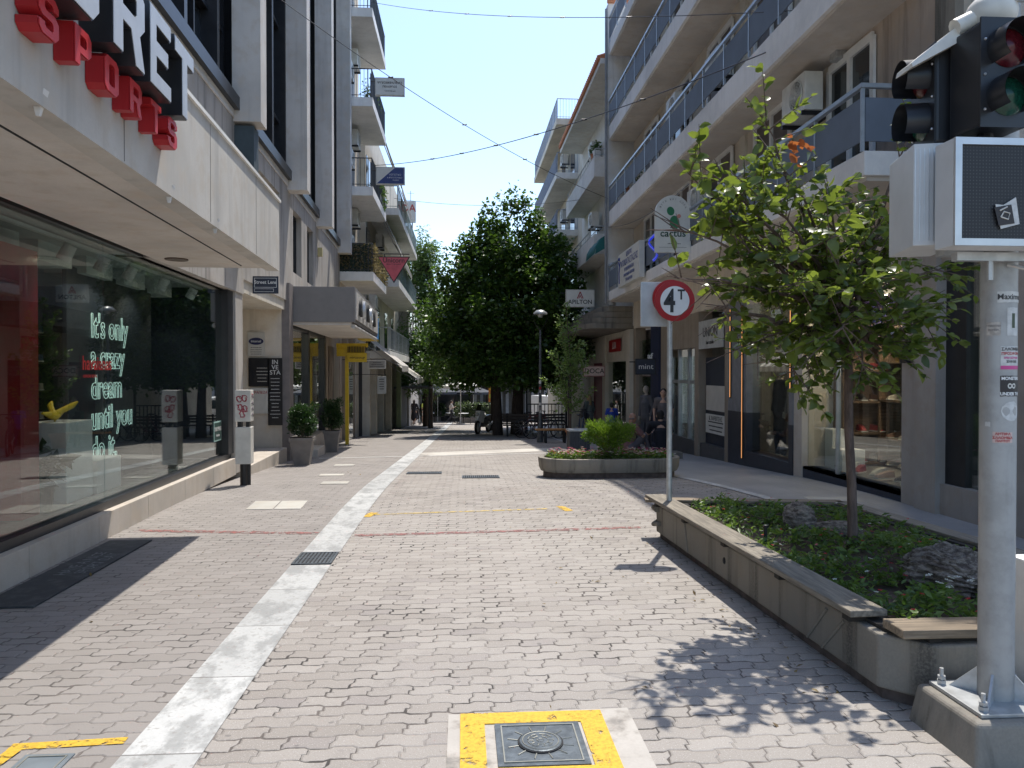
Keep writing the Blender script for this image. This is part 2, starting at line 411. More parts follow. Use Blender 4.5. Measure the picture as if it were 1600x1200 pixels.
# ================================================================ GROUND
M_PAVE = paver_mat()
structure(sheet('ground', lambda y: (-70, 70), -40, 420, 0, M_PAVE, 2.0, 2)) if False else None
ys = [-40, -20, -5] + [i*.5 for i in range(0, 130)] + [70, 100, 200, 420]
vs = []; fs = []; xs_ = [-90, -20, -6, -3, 0, 3, 6, 20, 90]
for y in ys:
    for x in xs_: vs.append((x, y, gz(y)))
nx_ = len(xs_)
for i in range(len(ys)-1):
    for j in range(nx_-1): q = i*nx_+j; fs.append((q, q+1, q+nx_+1, q+nx_))
structure(MB().add(vs, fs).build('pavement', M_PAVE))
M_MARB = marble_mat()
XS = lambda y: (-1.42+.008*max(0, y-9), -1.09+.008*max(0, y-9))
structure(sheet('marble_strip', XS, -2, 6.46, .005, M_MARB)); structure(sheet('marble_strip', XS, 6.93, 16.2, .005, M_MARB))
structure(sheet('marble_strip', XS, 16.2, 60, .005, marble_mat('far_marble', (.6, .6, .58), (.3, .3, .29), .62)))
# right walkway: smooth grey slabs and a pale edge strip
def wk(y):
    e = 3.78 - .16*(y-10) if y < 13 else 3.30
    return e if y > 7.6 else 4.16
t = NT('grey_walkway_slabs'); p = t.pos(); x, y, z = t.sep(p)
n = t.noise(1.2, p, 5, .6); fx = t.math('FRACT', t.math('DIVIDE', x, .5)); fy = t.math('FRACT', t.math('DIVIDE', y, .5))
jj = t.math('MINIMUM', t.math('MINIMUM', fx, t.math('SUBTRACT', 1.0, fx)), t.math('MINIMUM', fy, t.math('SUBTRACT', 1.0, fy)))
c = t.mix(t.mapr(n, .35, .7), (.30, .30, .30), (.40, .39, .385)); c = t.mix(t.math('MULTIPLY', t.mapr(t.noise(60, p, 2), .5, .7), .3), c, (.22, .22, .22))
t.col(t.mix(t.mapr(jj, .004, .012, .7, 0), c, (.15, .15, .15))); t.rough(.42)
M_WALK = t.m
structure(sheet('walkway', lambda y: (wk(y)+.12, 5.42), -6, 45, .004, M_WALK, .25))
structure(sheet('pale_edge_strip', lambda y: (wk(y)-.02, wk(y)+.12), 7.7, 45, .008, marble_mat('edge_marble', (.58, .58, .57), (.4, .4, .4), .9), .25))
# worn painted lines
M_YP = paint_mat('worn_yellow_paint', (.66, .40, .03), .45); M_YP2 = paint_mat('faded_yellow_paint', (.62, .44, .12), .48)
M_RP = paint_mat('faded_red_paint', (.30, .12, .105), .50)
def band(name, pts, w, mat, dz=.004):
    vs = []; fs = []; n = 0; P = []
    for (a, b) in zip(pts[:-1], pts[1:]):
        k = max(1, int((Vector(b)-Vector(a)).length/.5))
        for i in range(k): P.append(Vector(a).lerp(Vector(b), i/k))
    P.append(Vector(pts[-1]))
    for i, p_ in enumerate(P):
        d = (P[min(i+1, len(P)-1)]-P[max(i-1, 0)]).normalized(); q = Vector((-d.y, d.x))*w/2
        for s_ in (q, -q): vs.append((p_.x+s_.x, p_.y+s_.y, gz(p_.y+s_.y)+dz))
    for i in range(len(P)-1): fs.append((2*i, 2*i+1, 2*i+3, 2*i+2))
    return structure(MB().add(vs, fs).build(name, mat))
band('red_line', [(-3.3, 8.0), (-1.44, 7.75)], .11, M_RP); band('red_line', [(-1.06, 7.62), (1.84, 7.83)], .10, M_RP)
band('red_line', [(-1.05, 10.3), (1.7, 10.9)], .12, paint_mat('ghost_red_paint', (.30, .17, .15), .60))
band('red_line', [(-.95, 10.3), (-.85, 19.5)], .10, paint_mat('ghost_red_paint', (.30, .17, .15), .60))
band('yellow_line', [(-1.0, 8.74), (1.0, 8.98)], .055, M_YP2); band('yellow_line', [(-1.07, 8.6), (-1.0, 8.86)], .10, M_YP)
band('yellow_line', [(1.24, 8.82), (1.17, 9.14)], .10, M_YP)
band('yellow_line', [(-1.93, 3.39), (-1.46, 3.42)], .06, M_YP, .004); band('yellow_line', [(-1.89, 3.36), (-1.92, 3.05)], .06, M_YP, .008)
band('pale_band', [(-3.2, 17.4), (3.4, 19.2)], .16, marble_mat('edge_marble2', (.62, .6, .57), (.45, .44, .42), .7))
band('pale_band', [(-1.0, 18.6), (2.8, 20.8)], 1.2, M_CONC_F, .003)

# pale patch slabs set in the paving
def slab(pts, label, cut=None):
    y_ = sum(p[1] for p in pts)/len(pts); x_ = sum(p[0] for p in pts)/len(pts)
    T = thing('paving_slab', label, 'slab', (x_, y_, gz(y_)), 0, 'pale slabs set into the shop-side paving')
    s_ = .045 if y_ > 11 else 0
    mb = MB(Matrix(((1, 0, 0, 0), (0, 1, 0, 0), (0, -s_, 1, 0), (0, 0, 0, 1))))
    P = [(a-x_, b-y_) for a, b in pts]
    halves = [P] if cut is None else [[P[0], P[1], P[2], P[3]]]
    if cut:
        m0 = ((P[0][0]+P[1][0])/2, (P[0][1]+P[1][1])/2); m1 = ((P[2][0]+P[3][0])/2, (P[2][1]+P[3][1])/2)
        e = .008; halves = [[P[0], (m0[0]-e, m0[1]), (m1[0]-e, m1[1]), P[3]], [(m0[0]+e, m0[1]), P[1], P[2], (m1[0]+e, m1[1])]]
    for h in halves: MB(mb.T).prism(h, -.02, .007).build('slab_half' if cut else 'slab', M_PSLAB, T)
M_PSLAB = stained('pale_stone_slab', (.50, .48, .43), .7, streak=0)
slab([(-2.53, 9.16), (-1.90, 9.16), (-1.93, 9.74), (-2.57, 9.74)], 'widest pale two-piece slab in the paving, nearest the sports shop plinth', True)
slab([(-2.10, 11.5), (-1.70, 11.5), (-1.72, 11.9), (-2.12, 11.9)], 'single pale slab in the paving, second one up from the camera')
slab([(-2.38, 12.9), (-1.98, 12.9), (-2.0, 13.25), (-2.40, 13.25)], 'pale slab in the paving, third one up from the camera')
slab([(-2.50, 15.1), (-2.12, 15.1), (-2.14, 15.5), (-2.52, 15.5)], 'small farthest pale slab in the paving before the bushes')
slab([(4.35, 9.3), (5.0, 9.2), (5.0, 9.55), (4.4, 9.65)], 'pale rectangular slab in the grey walkway by the shoe shop')

# manholes and drains
M_IRON = plain('cast_iron', (.10, .115, .125), .45, .5, var=.25, scale=20, bump=.2)
M_IRONL = plain('worn_iron_ridge', (.24, .24, .21), .55, .3)
T = thing('manhole_cover', 'square iron manhole cover with ringed round lid inside worn yellow paint', 'manhole', (.335, 3.30, 0))
b = MB()
b.prism([(-.40, -.42), (.45, -.42), (.45, .30), (-.40, .28)], -.03, .004); b.build('cement_surround', M_CONC, T)
b = MB()
def ring4(b, ox0, ox1, oy0, oy1, w, z0, z1):
    b.box(ox0, ox1, oy1-w, oy1, z0, z1); b.box(ox0, ox1, oy0, oy0+w, z0, z1); b.box(ox0, ox0+w, oy0+w, oy1-w, z0, z1); b.box(ox1-w, ox1, oy0+w, oy1-w, z0, z1)
ring4(b, -.345, .315, -.34, .275, .11, .0, .009); b.build('yellow_border', paint_mat('thick_yellow_paint', (.66, .40, .02), .40), T)
b = MB(); b.box(-.19, .19, -.225, .155, -.02, .012); b.build('frame_plate', M_IRON, T)
b = MB(); ring4(b, -.165, .165, -.20, .13, .006, .011, .016)
for k in range(12):
    a = k*math.pi/6+.26; b.tube([(.10*math.cos(a), -.035+.10*math.sin(a), .013), (.145*math.cos(a), -.035+.145*math.sin(a), .013)], .003, 5)
b.build('plate_ribs', M_IRONL, T)
b = MB(); b.lathe([(.0, .012), (.098, .012), (.098, .0175), (.0, .0175)], 40, (0, -.035, 0)); b.build('gap_ring', M_DARK, T)
lid = MB().lathe([(0, .010), (.092, .010), (.092, .020), (.088, .022), (0, .022)], 40, (0, -.035, 0)).build('lid', M_IRON, T)
b = MB()
for r_, seg in ((.078, 40), (.055, 40), (.034, 24), (.014, 16)):
    for k in range(seg):
        if r_ < .06 and (k*7+int(r_*900)) % 9 < 3: continue
        a0, a1 = 2*math.pi*k/seg, 2*math.pi*(k+1)/seg
        b.tube([(r_*math.cos(a), -.035+r_*math.sin(a), .0225) for a in (a0, a1)], .0028, 5)
for k in range(10):
    a = k*2*math.pi/10; b.tube([(.034*math.cos(a), -.035+.034*math.sin(a), .0225), (.050*math.cos(a), -.035+.050*math.sin(a), .0225)], .0025, 5)
b.build('lid_ribs', M_IRONL, lid)
T = thing('manhole_cover', 'grey iron cover beside yellow paint in the bottom left corner', 'manhole', (-1.72, 3.25, 0))
MB().box(-.10, .10, -.13, .06, -.02, .007).build('frame_plate', plain('blue_grey_iron', (.19, .22, .24), .5, .3), T); b = MB(); ring4(b, -.08, .08, -.10, .04, .006, .007, .011); b.build('plate_ribs', M_IRONL, T)
def drain(x, y, w, l, label, dzs=0.0, bars='y'):
    T = thing('drain_grate', label, 'drain', (x, y, gz(y)), 0, 'iron drain grates in the paving')
    s_ = .045 if y > 11 else 0; X = Matrix(((1, 0, 0, 0), (0, 1, 0, 0), (0, -s_, 1, 0), (0, 0, 0, 1)))
    MB(X).box(-w/2, w/2, -l/2, l/2, -.03, .006).build('pit', M_DARK, T)
    b = MB(X); ring4(b, -w/2, w/2, -l/2, l/2, .02, .0, .012); b.build('frame', M_IRON, T)
    b = MB(X); n = int((w-.04)/.032)
    for i in range(n):
        xx = -w/2+.02+(i+.5)*(w-.04)/n; b.box(xx-.008, xx+.008, -l/2+.02, l/2-.02, -.02, .010)
    b.box(-w/2+.02, w/2-.02, -.008, .008, -.018, .0095); b.build('bars', M_IRON, T)
drain(-.65, 13.3, .60, .38, 'smaller drain grate beside the marble strip'); drain(.30, 12.45, .60, .42, 'larger drain grate in the middle of the paving')
drain(-1.26, 6.69, .33, .42, 'long dark slotted grate laid across the marble strip')

# door mat on the shop side
T = thing('door_mat', 'large dark entrance mat lying in the shade beside the shop plinth', 'mat', (-3.13, 6.5, 0), rad(1))
t = NT('mat_rubber'); p = t.objc(); n = t.noise(8, p, 5, .7)
t.col(t.mix(t.mapr(n, .45, .7), (.035, .038, .042), (.075, .078, .08))); t.rough(.75); M_MAT = t.m
MB().bbox(-.19, .20, -1.1, 1.0, .001, .016, .006).build('mat', M_MAT, T)
M_MATL = plain('mat_print', (.16, .165, .17), .8, var=.4, scale=30)
text('HAVE A NICE', .13, M_MATL, T, 'mat_lettering', (-.03, .1, .017), (0, 0, rad(90)), .0005)
text('SPORT DAY', .13, M_MATL, T, 'mat_lettering', (.10, .1, .017), (0, 0, rad(90)), .0005)

# ================================================================ LEFT: building with sports shop (facade frame: x outward, y = Y-6 along)
A = rad(2.0)
L1 = thing('concrete_building', 'concrete office building with tall grey fins above the glass sports shop and its canopy', 'building', (-3.35, 6, 0), A)
LM = Matrix.Translation((-3.35, 6, 0)) @ Matrix.Rotation(A, 4, 'Z')
def Lb(): return MB(Matrix.Translation((0, -6, 0)))
def lw(o, Y, z): return LM @ Vector((o, Y-6, z))
def lthing(name, label, cat, o, Y, z, group=None): return thing(name, label, cat, lw(o, Y, z), A, group)
YA, YB = 1.2, 25.8
b = Lb()
b.box(-.45, -.02, YA, 8.9, 3.0, 5.72); b.box(-.45, 0, 8.9, 12.95, 2.9, 5.72)
b.box(-.45, 0, 12.95, 17.0, 3.15, 4.55); b.box(-.45, 0, 17.0, YB, 3.52, 3.85)
for a0, a1 in ((12.95, 13.3), (15.9, 17.4), (18.5, 19.3), (20.3, YB)): b.box(-.45, 0, a0, a1, 4.55 if a0 < 17 else 3.85, 5.25)
b.box(-.45, 0, 16.999, 17.4, 3.85, 4.55)
b.box(-.45, 0, 12.95, YB, 5.25, 5.72)
b.box(-7, -.45, YA, YB, 17.6, 17.9); b.box(-.45, .05, YA, YB, 16.9, 17.9)
b.box(-.40, -.02, 12.50, 12.95, 0, 2.9)                      # end pier
b.box(-7.0, -.45, YB-.25, YB-.02, 0, 17.6); b.box(-7.3, -7.0, YA, YB, -1, 17.6); b.box(-7, -.46, YA, YA+.2, 3.05, 17.6)
b.build('wall', M_CONC, L1)
b = Lb()
for a0, a1, z0, z1 in ((13.3, 15.9, 4.55, 5.25), (17.4, 18.5, 3.85, 5.25), (19.3, 20.3, 3.85, 5.25)):
    w = Lb().box(-.22, -.18, a0, a1, z0, z1).build('window', M_WIN, L1)
    f = Lb(); n = 3 if a1-a0 > 2 else 1
    for i in range(n+1):
        yy = a0+(a1-a0)*i/n; f.box(-.18, -.12, yy-.03, yy+.03, z0, z1)
    f.box(-.179, -.121, a0, a1, z0, z0+.05); f.box(-.179, -.121, a0, a1, z1-.05, z1); f.build('window_frame', M_BLACKF, w)
# plinth under shop glass, in blocks
for i in range(9):
    a0 = YA+i*1.255; a1 = a0+1.249
    Lb().bbox(-.28, -.02, a0, a1, -.02, .25, .006).build('plinth_block', M_TRAV, L1)
# canopy: tapering in plan
def fx_(Y): return (-2.06+.047*(8.9-Y)) - (-3.35-.035*(Y-6))
def canopy(y0, y1, z0, z1, inner=0.0):
    return [(inner, y0-6, z0), (fx_(y0), y0-6, z0), (fx_(y1), y1-6, z0), (inner, y1-6, z0)], [(inner, y0-6, z1), (fx_(y0), y0-6, z1), (fx_(y1), y1-6, z1), (inner, y1-6, z1)]
cn = MB(); 
cn.hexa([(.25, YA-6, 2.78), (fx_(YA)-.14, YA-6, 2.78), (fx_(8.78)-.14, 2.78, 2.78), (.25, 2.78, 2.78)], [(.25, YA-6, 3.2), (fx_(YA)-.14, YA-6, 3.2), (fx_(8.78)-.14, 2.78, 3.2), (.25, 2.78, 3.2)])
cn.box(-.02, .25, YA-6, 2.9, 2.93, 3.2)
cano = cn.build('canopy', M_SOFF, L1)
fb = MB(); F0 = .14
def fas(y0, y1): fb.hexa([(fx_(y0)-F0, y0-6, 2.75), (fx_(y0), y0-6, 2.75), (fx_(y1), y1-6, 2.75), (fx_(y1)-F0, y1-6, 2.75)], [(fx_(y0)-F0, y0-6, 3.52), (fx_(y0), y0-6, 3.52), (fx_(y1), y1-6, 3.52), (fx_(y1)-F0, y1-6, 3.52)])
fas(YA, 8.78); fb.box(-.02, fx_(8.78)-F0, 2.64, 2.78, 3.2, 3.52)
fb.build('fascia', M_CONC_F, cano)
for yy in (2.6, 4.3, 6.0, 7.6):            # shallow vertical panel joints in the fascia
    jn = MB(); jn.box(fx_(yy)-.002, fx_(yy)+.0015, yy-6.004, yy-5.996, 2.76, 3.51); jn.build('panel_joint', plain('joint_shadow', (.16, .15, .14), .9), cano)
cp = MB(); y0, y1 = YA, 8.80
cp.hexa([(fx_(y0)-F0-.02, y0-6, 3.52), (fx_(y0)+.02, y0-6, 3.52), (fx_(y1)+.02, y1-6, 3.52), (fx_(y1)-F0-.02, y1-6, 3.52)], [(fx_(y0)-F0-.02, y0-6, 3.55), (fx_(y0)+.02, y0-6, 3.55), (fx_(y1)+.02, y1-6, 3.55), (fx_(y1)-F0-.02, y1-6, 3.55)])
cp.build('coping', M_WHITE, cano)
jt = MB(); y0, y1 = YA, 8.6
jt.hexa([(fx_(y0)-.38, y0-6, 2.776), (fx_(y0)-.365, y0-6, 2.776), (fx_(y1)-.365, y1-6, 2.776), (fx_(y1)-.38, y1-6, 2.776)], [(fx_(y0)-.38, y0-6, 2.79), (fx_(y0)-.365, y0-6, 2.79), (fx_(y1)-.365, y1-6, 2.79), (fx_(y1)-.38, y1-6, 2.79)])
jt.build('drip_groove', M_DARK, cano)
MB().lathe([(.0, 0), (.10, 0), (.115, -.006), (.115, .01), (0, .01)], 24, (.48, 2.15, 2.775)).build('recessed_light', plain('bronze', (.12, .085, .06), .4, .5), cano)
for yy in (3.4, 5.1, 6.2): MB().hexa([(fx_(yy)-.03, yy-6, 2.71), (fx_(yy)-.015, yy-6, 2.71), (fx_(yy)-.015, yy-5.985, 2.71), (fx_(yy)-.03, yy-5.985, 2.71)], [(fx_(yy)-.04, yy-6, 2.752), (fx_(yy)+.004, yy-6, 2.83), (fx_(yy)+.004, yy-5.95, 2.83), (fx_(yy)-.04, yy-5.95, 2.752)]).build('drip_stain_nib', M_WHITE, cano)
# fins and window bands above
fy_ = [12.35, 16.75, 20.75, 25.25]; fz_ = [5.55, 5.52, 5.50, 5.50]
for yy, zz in zip(fy_, fz_):
    Lb().bbox(-.02, .42, yy, yy+.42, zz, 18.2, .008).build('fin', M_FIN, L1)
MB(Matrix.Translation((0, -6, 0))).box(0, .30, 12.40, 12.72, 3.55, 5.5).build('pilaster', plain('dark_teal_render', (.05, .07, .08), .7), L1)
spans = [(1.2, 12.35), (12.77, 16.75), (17.17, 20.75), (21.17, 25.25)]
for a0, a1 in spans:
    Lb().box(-.30, -.26, a0, a1, 5.92, 16.9).build('window_band', M_WIN, L1)
    f = Lb(); w_ = a1-a0; n = max(2, round(w_/.72))
    for i in range(n+1):
        yy = a0+w_*i/n; big = i % 2 == 0; f.box(-.26, -.02 if big else -.14, yy-(.06 if big else .025), yy+(.06 if big else .025), 5.92, 16.9)
    for zz in (6.9, 8.9, 9.7, 11.9, 12.7, 14.9, 15.7): f.box(-.26, -.15, a0, a1, zz, zz+.07)
    f.build('window_frame', M_BLACKF, L1)
    Lb().box(-.45, .10, a0+.003, a1-.003, 5.72, 5.92).build('window_sill', M_BLACKF, L1)
    g = Lb()
    for i in range(n):
        if (i*5+int(a0)) % 3 == 0:
            yy = a0+w_*i/n+.06; g.box(-.255, -.235, yy, yy+w_/n*.8, 6.97, 8.88); g.box(-.255, -.235, yy, yy+w_/n*.55, 9.8, 11.88)
    g.build('blind', plain('pale_blind', (.40, .44, .48), .5), L1)
    Lb().box(-.02, .02, a0+.01, a1-.01, 5.60, 5.72).build('sill_moulding', M_WHITE, L1)
# small yellowish box under the far windows
MB(Matrix.Translation((0, -6, 0))).bbox(0, .12, 21.0, 21.15, 4.75, 4.98, .01).build('junction_box', plain('yellowed_plastic', (.5, .42, .2), .5), L1)
# ---- shop glass, frame and interior (shell)
for a0, a1 in ((YA, 7.93), (7.945, 12.2)):
    Lb().box(-.165, -.155, a0, a1, .33, 2.93).build('glass_pane', M_GLASS, L1)
f = Lb(); f.box(-.24, -.10, YA, 12.5, .25, .33); f.box(-.22, -.12, YA, 12.5, 2.84 if False else 2.90, 2.98); f.box(-.24, -.06, 12.2, 12.5, .33, 2.9)
f.build('shop_window_frame', M_BLACKF, L1)
b = Lb()
b.box(-4.4, -4.3, YA, 12.2, .2, 2.98); b.box(-4.3, -.25, 12.2, 12.3, .2, 2.98); b.build('shop_back_wall', M_NAVY, L1)
Lb().box(-4.3, -.25, YA, 12.2, .2, .28).build('shop_floor', plain('shop_floor', (.22, .21, .2), .25, var=.1), L1)
Lb().box(-4.3, -.25, YA, 12.2, 2.92, 3.0).build('shop_ceiling', plain('shop_ceiling', (.36, .39, .39), .7), L1)
Lb().box(-4.4, -.25, YA-.1, YA, .2, 3.0).build('shop_side_wall', M_NAVY, L1)
b = Lb(); 
for i in range(10): b.box(-1.2, -.75, 1.6+i*1.05, 2.3+i*1.05, 2.72, 2.92)
b.build('ceiling_beam', plain('pale_ceiling_box', (.5, .54, .53), .7), L1)
# neon letters on a navy board
T = lthing('neon_wall', 'navy display board with pale neon handwriting about a crazy dream', 'neon sign', -.85, 9.45, .28)
MB().bbox(-.05, 0, -.75, 1.75, 0, 2.50, .01).build('board', plain('navy_board', (.012, .018, .028), .6), T)
M_NEON = plain('neon_tube', (.62, .8, .76), .4, emit=(.56, .80, .72), es=.40)
for i, s_ in enumerate(("It's only", "a crazy", "dream", "until you", "do it.")):
    text(s_, .40, M_NEON, T, 'neon_line', (.02, -.22, 1.86-i*.36), FACE_RIGHT, 0, .004, 'LEFT', .0042, .86)
T = lthing('window_sticker', 'red lettering stuck on the glass over the neon words', 'sticker', -.15, 7.45, 1.69)
text('havaianas', .19, plain('red_vinyl', (.6, .03, .03), .5), T, 'lettering', (0, 0, 0), FACE_RIGHT, .001, .002, 'LEFT', sx=.92)
text('OFFICIAL RETAIL', .04, MATS['red_vinyl'], T, 'lettering', (0, .02, -.12), FACE_RIGHT, .001, 0, 'LEFT')
# red portal with green framed panel near the camera
T = lthing('red_display_portal', 'tall red display frame with a mirror and green panel inside the shop', 'display', -1.05, 7.15, .28)
b = MB(); b.box(0, .5, 0, .32, 0, 2.45); b.box(0, .5, -2.6, 0, 2.12, 2.45); b.box(0, .5, -2.6, -2.3, 0, 2.12); b.box(0, .08, -2.3, 0, .95, 1.15); b.build('frame', plain('deep_red_panel', (.30, .012, .014), .35), T)
MB().box(.02, .06, -2.3, 0, 0, .95).build('green_panel', plain('green_panel', (.01, .09, .04), .4), T)
MB().box(.02, .05, -2.3, 0, 1.15, 2.12).build('mirror', darkglass('smoky_mirror', (.08, .08, .08)), T)
b = MB(); b.box(.061, .075, -.06, -.02, .1, .9); b.box(.061, .075, -2.28, -.06, .86, .9); b.build('panel_trim', M_WHITEP, T)
T = lthing('display_plinth', 'white box plinth on the sports shop floor below a trainer', 'plinth', -.75, 8.3, .28)
MB().bbox(-.2, .2, -.3, .3, 0, .82, .01).build('box', M_WHITEP, T)
MB().bbox(-.18, .22, .36, 1.0, 0, .36, .01).build('low_box', M_WHITEP, T)
def shoe(name, label, loc, rz, c, group=None, sole=(.75, .74, .7)):
    T = thing(name, label, 'shoe', loc, rz, group)
    b = MB(); b.add([(-.045, -.13, 0), (.045, -.13, 0), (.05, .06, 0), (.035, .14, 0), (-.035, .14, 0), (-.05, .06, 0), (-.04, -.125, .09), (.04, -.125, .09), (.035, .0, .075), (.025, .12, .035), (-.025, .12, .035), (-.035, .0, .075)],
                   [(0, 5, 4, 3, 2, 1), (0, 1, 7, 6), (1, 2, 8, 7), (2, 3, 9, 8), (3, 4, 10, 9), (4, 5, 11, 10), (5, 0, 6, 11), (6, 7, 8, 11), (8, 9, 10, 11)])
    b.build('upper', plain('shoe_%d_%d_%d' % tuple(int(x*99) for x in c), c, .6), T)
    MB().box(-.05, .05, -.135, .14, -.018, -.001).build('sole', plain('sole_%d' % int(sole[0]*99), sole, .7), T); return T
T = thing('plastic_toy', 'yellow winged ornament standing on the white shop plinth', 'ornament', lw(-.75, 8.2, 1.10), A)
b = MB(); b.tube([(0, -.25, .10), (0, 0, .06), (0, .28, .14)], [.012, .05, .01], 8); b.tube([(0, .0, .08), (.1, .16, .16), (.14, .2, .2)], [.03, .03, .01], 8); b.tube([(0, -.02, .08), (-.1, .12, .16), (-.12, .2, .2)], [.03, .03, .01], 8)
b.tube([(0, 0, 0), (0, 0, .08)], .01, 6); b.build('body', M_YEL, T, True)
# shelves with shoes at the back
T = lthing('shoe_shelf', 'tall dark wall shelf with rows of shoes in the sports shop', 'shelf', -2.6, 10.9, .28)
b = MB(); b.box(-.35, -.3, -1.2, 1.2, 0, 2.2)
for k in range(5): b.box(-.3, 0, -1.2, 1.2, .2+.42*k, .225+.42*k)
b.build('rack', plain('dark_wood_shelf', (.03, .028, .027), .5), T)
k_ = 0
for r_ in range(5):
    for q in range(5):
        c = random.choice([(.5, .5, .5), (.06, .2, .24), (.3, .05, .05), (.45, .4, .35), (.05, .08, .2)])
        shoe('trainer', 'small trainer in the rows on the dark sports shop shelf', lw(-2.74, 9.9+q*.48, .28+.245+.42*r_), A+rad(80), c, 'trainers on the sports shop shelf'); k_ += 1
T = lthing('potted_leaves', 'dark leafy plant low in the shop window by the red frame', 'plant', -.6, 7.65, .28)
MB().lathe([(.07, 0), (.1, .25), (.09, .25)], 16).build('pot', M_BLACKM, T)
leaves(blob_points([(0, 0, .45, .15, .2, .2)], 90), .16, leaf_mat('dark_indoor_leaf', (.01, .03, .012), (.02, .05, .02)), 'foliage', T) if False else leaves(blob_points([(0, 0, .45, .15, .2, .2)], 90)[0], .16, leaf_mat('dark_indoor_leaf', (.01, .03, .012), (.02, .05, .02)), 'foliage', T)
# track spots
M_LAMP = plain('lamp_lens', (1, .9, .7), .4, emit=(1, .85, .6), es=9)
for i, (yy, dx) in enumerate(((4.9, 0), (5.9, 0), (7.75, 0), (8.55, 0), (9.3, 0), (10.4, 0), (11.6, 0))):
    T = lthing('spotlight', ['first', 'second', 'third', 'fourth', 'fifth', 'sixth', 'seventh'][i]+' white track spotlight from the near end of the sports shop ceiling', 'spotlight', -.38, yy, 2.84, 'track spotlights in the sports shop')
    R_ = Matrix.Rotation(rad(28), 4, 'Y'); b = MB(R_); b.lathe([(0, 0), (.06, 0), (.065, -.16), (.05, -.16), (.05, -.15), (0, -.15)], 16); b.build('body', M_WHITEP, T, True)
    MB(R_).lathe([(0, -.152), (.044, -.152), (.044, -.157), (0, -.157)], 16).build('lens', M_LAMP, T)
    ld = bpy.data.lights.new('bulb', 'SPOT'); ld.energy = 11; ld.spot_size = rad(110); ld.spot_blend = .6; ld.color = (1, .88, .72); ld.shadow_soft_size = .04
    lo = bpy.data.objects.new('bulb', ld); COL.objects.link(lo); lo.parent = T; lo.location = R_ @ Vector((0, 0, -.17)); lo.rotation_euler = (0, rad(28), 0)
T = lthing('lighting_track', 'white lighting track along the sports shop ceiling above the glass', 'lighting track', -.42, 8, 2.9)
MB().box(-.02, .02, -4, 4.1, -.03, 0).build('rail', M_WHITEP, T)
# window sticker TAX FREE
T = lthing('tax_free_sticker', 'small framed tax free sticker low on the shop glass corner', 'sticker', -.15, 11.75, .72)
MB().box(0, .004, -.02, .36, -.15, .15).build('card', plain('pale_green_card', (.4, .6, .55), .5), T); MB().box(.004, .006, .0, .34, -.13, .13).build('card_face', plain('dark_green_card', (.02, .06, .05), .5), T)
text('TAX FREE', .085, M_WHITEP, T, 'lettering', (.008, .17, .03), FACE_RIGHT, .001, .001); text('shopping', .05, M_WHITEP, T, 'lettering', (.008, .17, -.06), FACE_RIGHT, .001)
# ---- SECRET SPORTS sign
GLY = {                                   # squared sign letters on a unit box, outer outline then counters
 'T': [[(0,1),(1,1),(1,.78),(.64,.78),(.64,0),(.36,0),(.36,.78),(0,.78)]],
 'E': [[(0,1),(1,1),(1,.79),(.3,.79),(.3,.61),(.86,.61),(.86,.4),(.3,.4),(.3,.21),(1,.21),(1,0),(0,0)]],
 'R': [[(0,1),(.8,1),(1,.86),(1,.52),(.84,.39),(1,0),(.69,0),(.54,.37),(.3,.37),(.3,0),(0,0)], [(.3,.79),(.3,.57),(.66,.57),(.71,.61),(.71,.75),(.66,.79)]],
 'P': [[(0,1),(.82,1),(1,.86),(1,.46),(.82,.32),(.32,.32),(.32,0),(0,0)], [(.32,.78),(.32,.53),(.64,.53),(.69,.58),(.69,.73),(.64,.78)]],
 'O': [[(.18,1),(.82,1),(1,.86),(1,.14),(.82,0),(.18,0),(0,.14),(0,.86)], [(.36,.78),(.31,.73),(.31,.27),(.36,.22),(.64,.22),(.69,.27),(.69,.73),(.64,.78)]],
 'C': [[(.18,1),(.82,1),(1,.86),(1,.64),(.7,.64),(.7,.75),(.64,.79),(.36,.79),(.3,.74),(.3,.26),(.36,.21),(.64,.21),(.7,.25),(.7,.36),(1,.36),(1,.14),(.82,0),(.18,0),(0,.14),(0,.86)]],
 'S': [[(.18,1),(.82,1),(1,.86),(1,.69),(.7,.69),(.7,.76),(.64,.80),(.36,.80),(.31,.76),(.31,.65),(.36,.61),(.82,.61),(1,.48),(1,.14),(.82,0),(.18,0),(0,.14),(0,.31),(.3,.31),(.3,.24),(.36,.20),(.64,.20),(.69,.24),(.69,.36),(.64,.40),(.18,.40),(0,.53),(0,.86)]]}
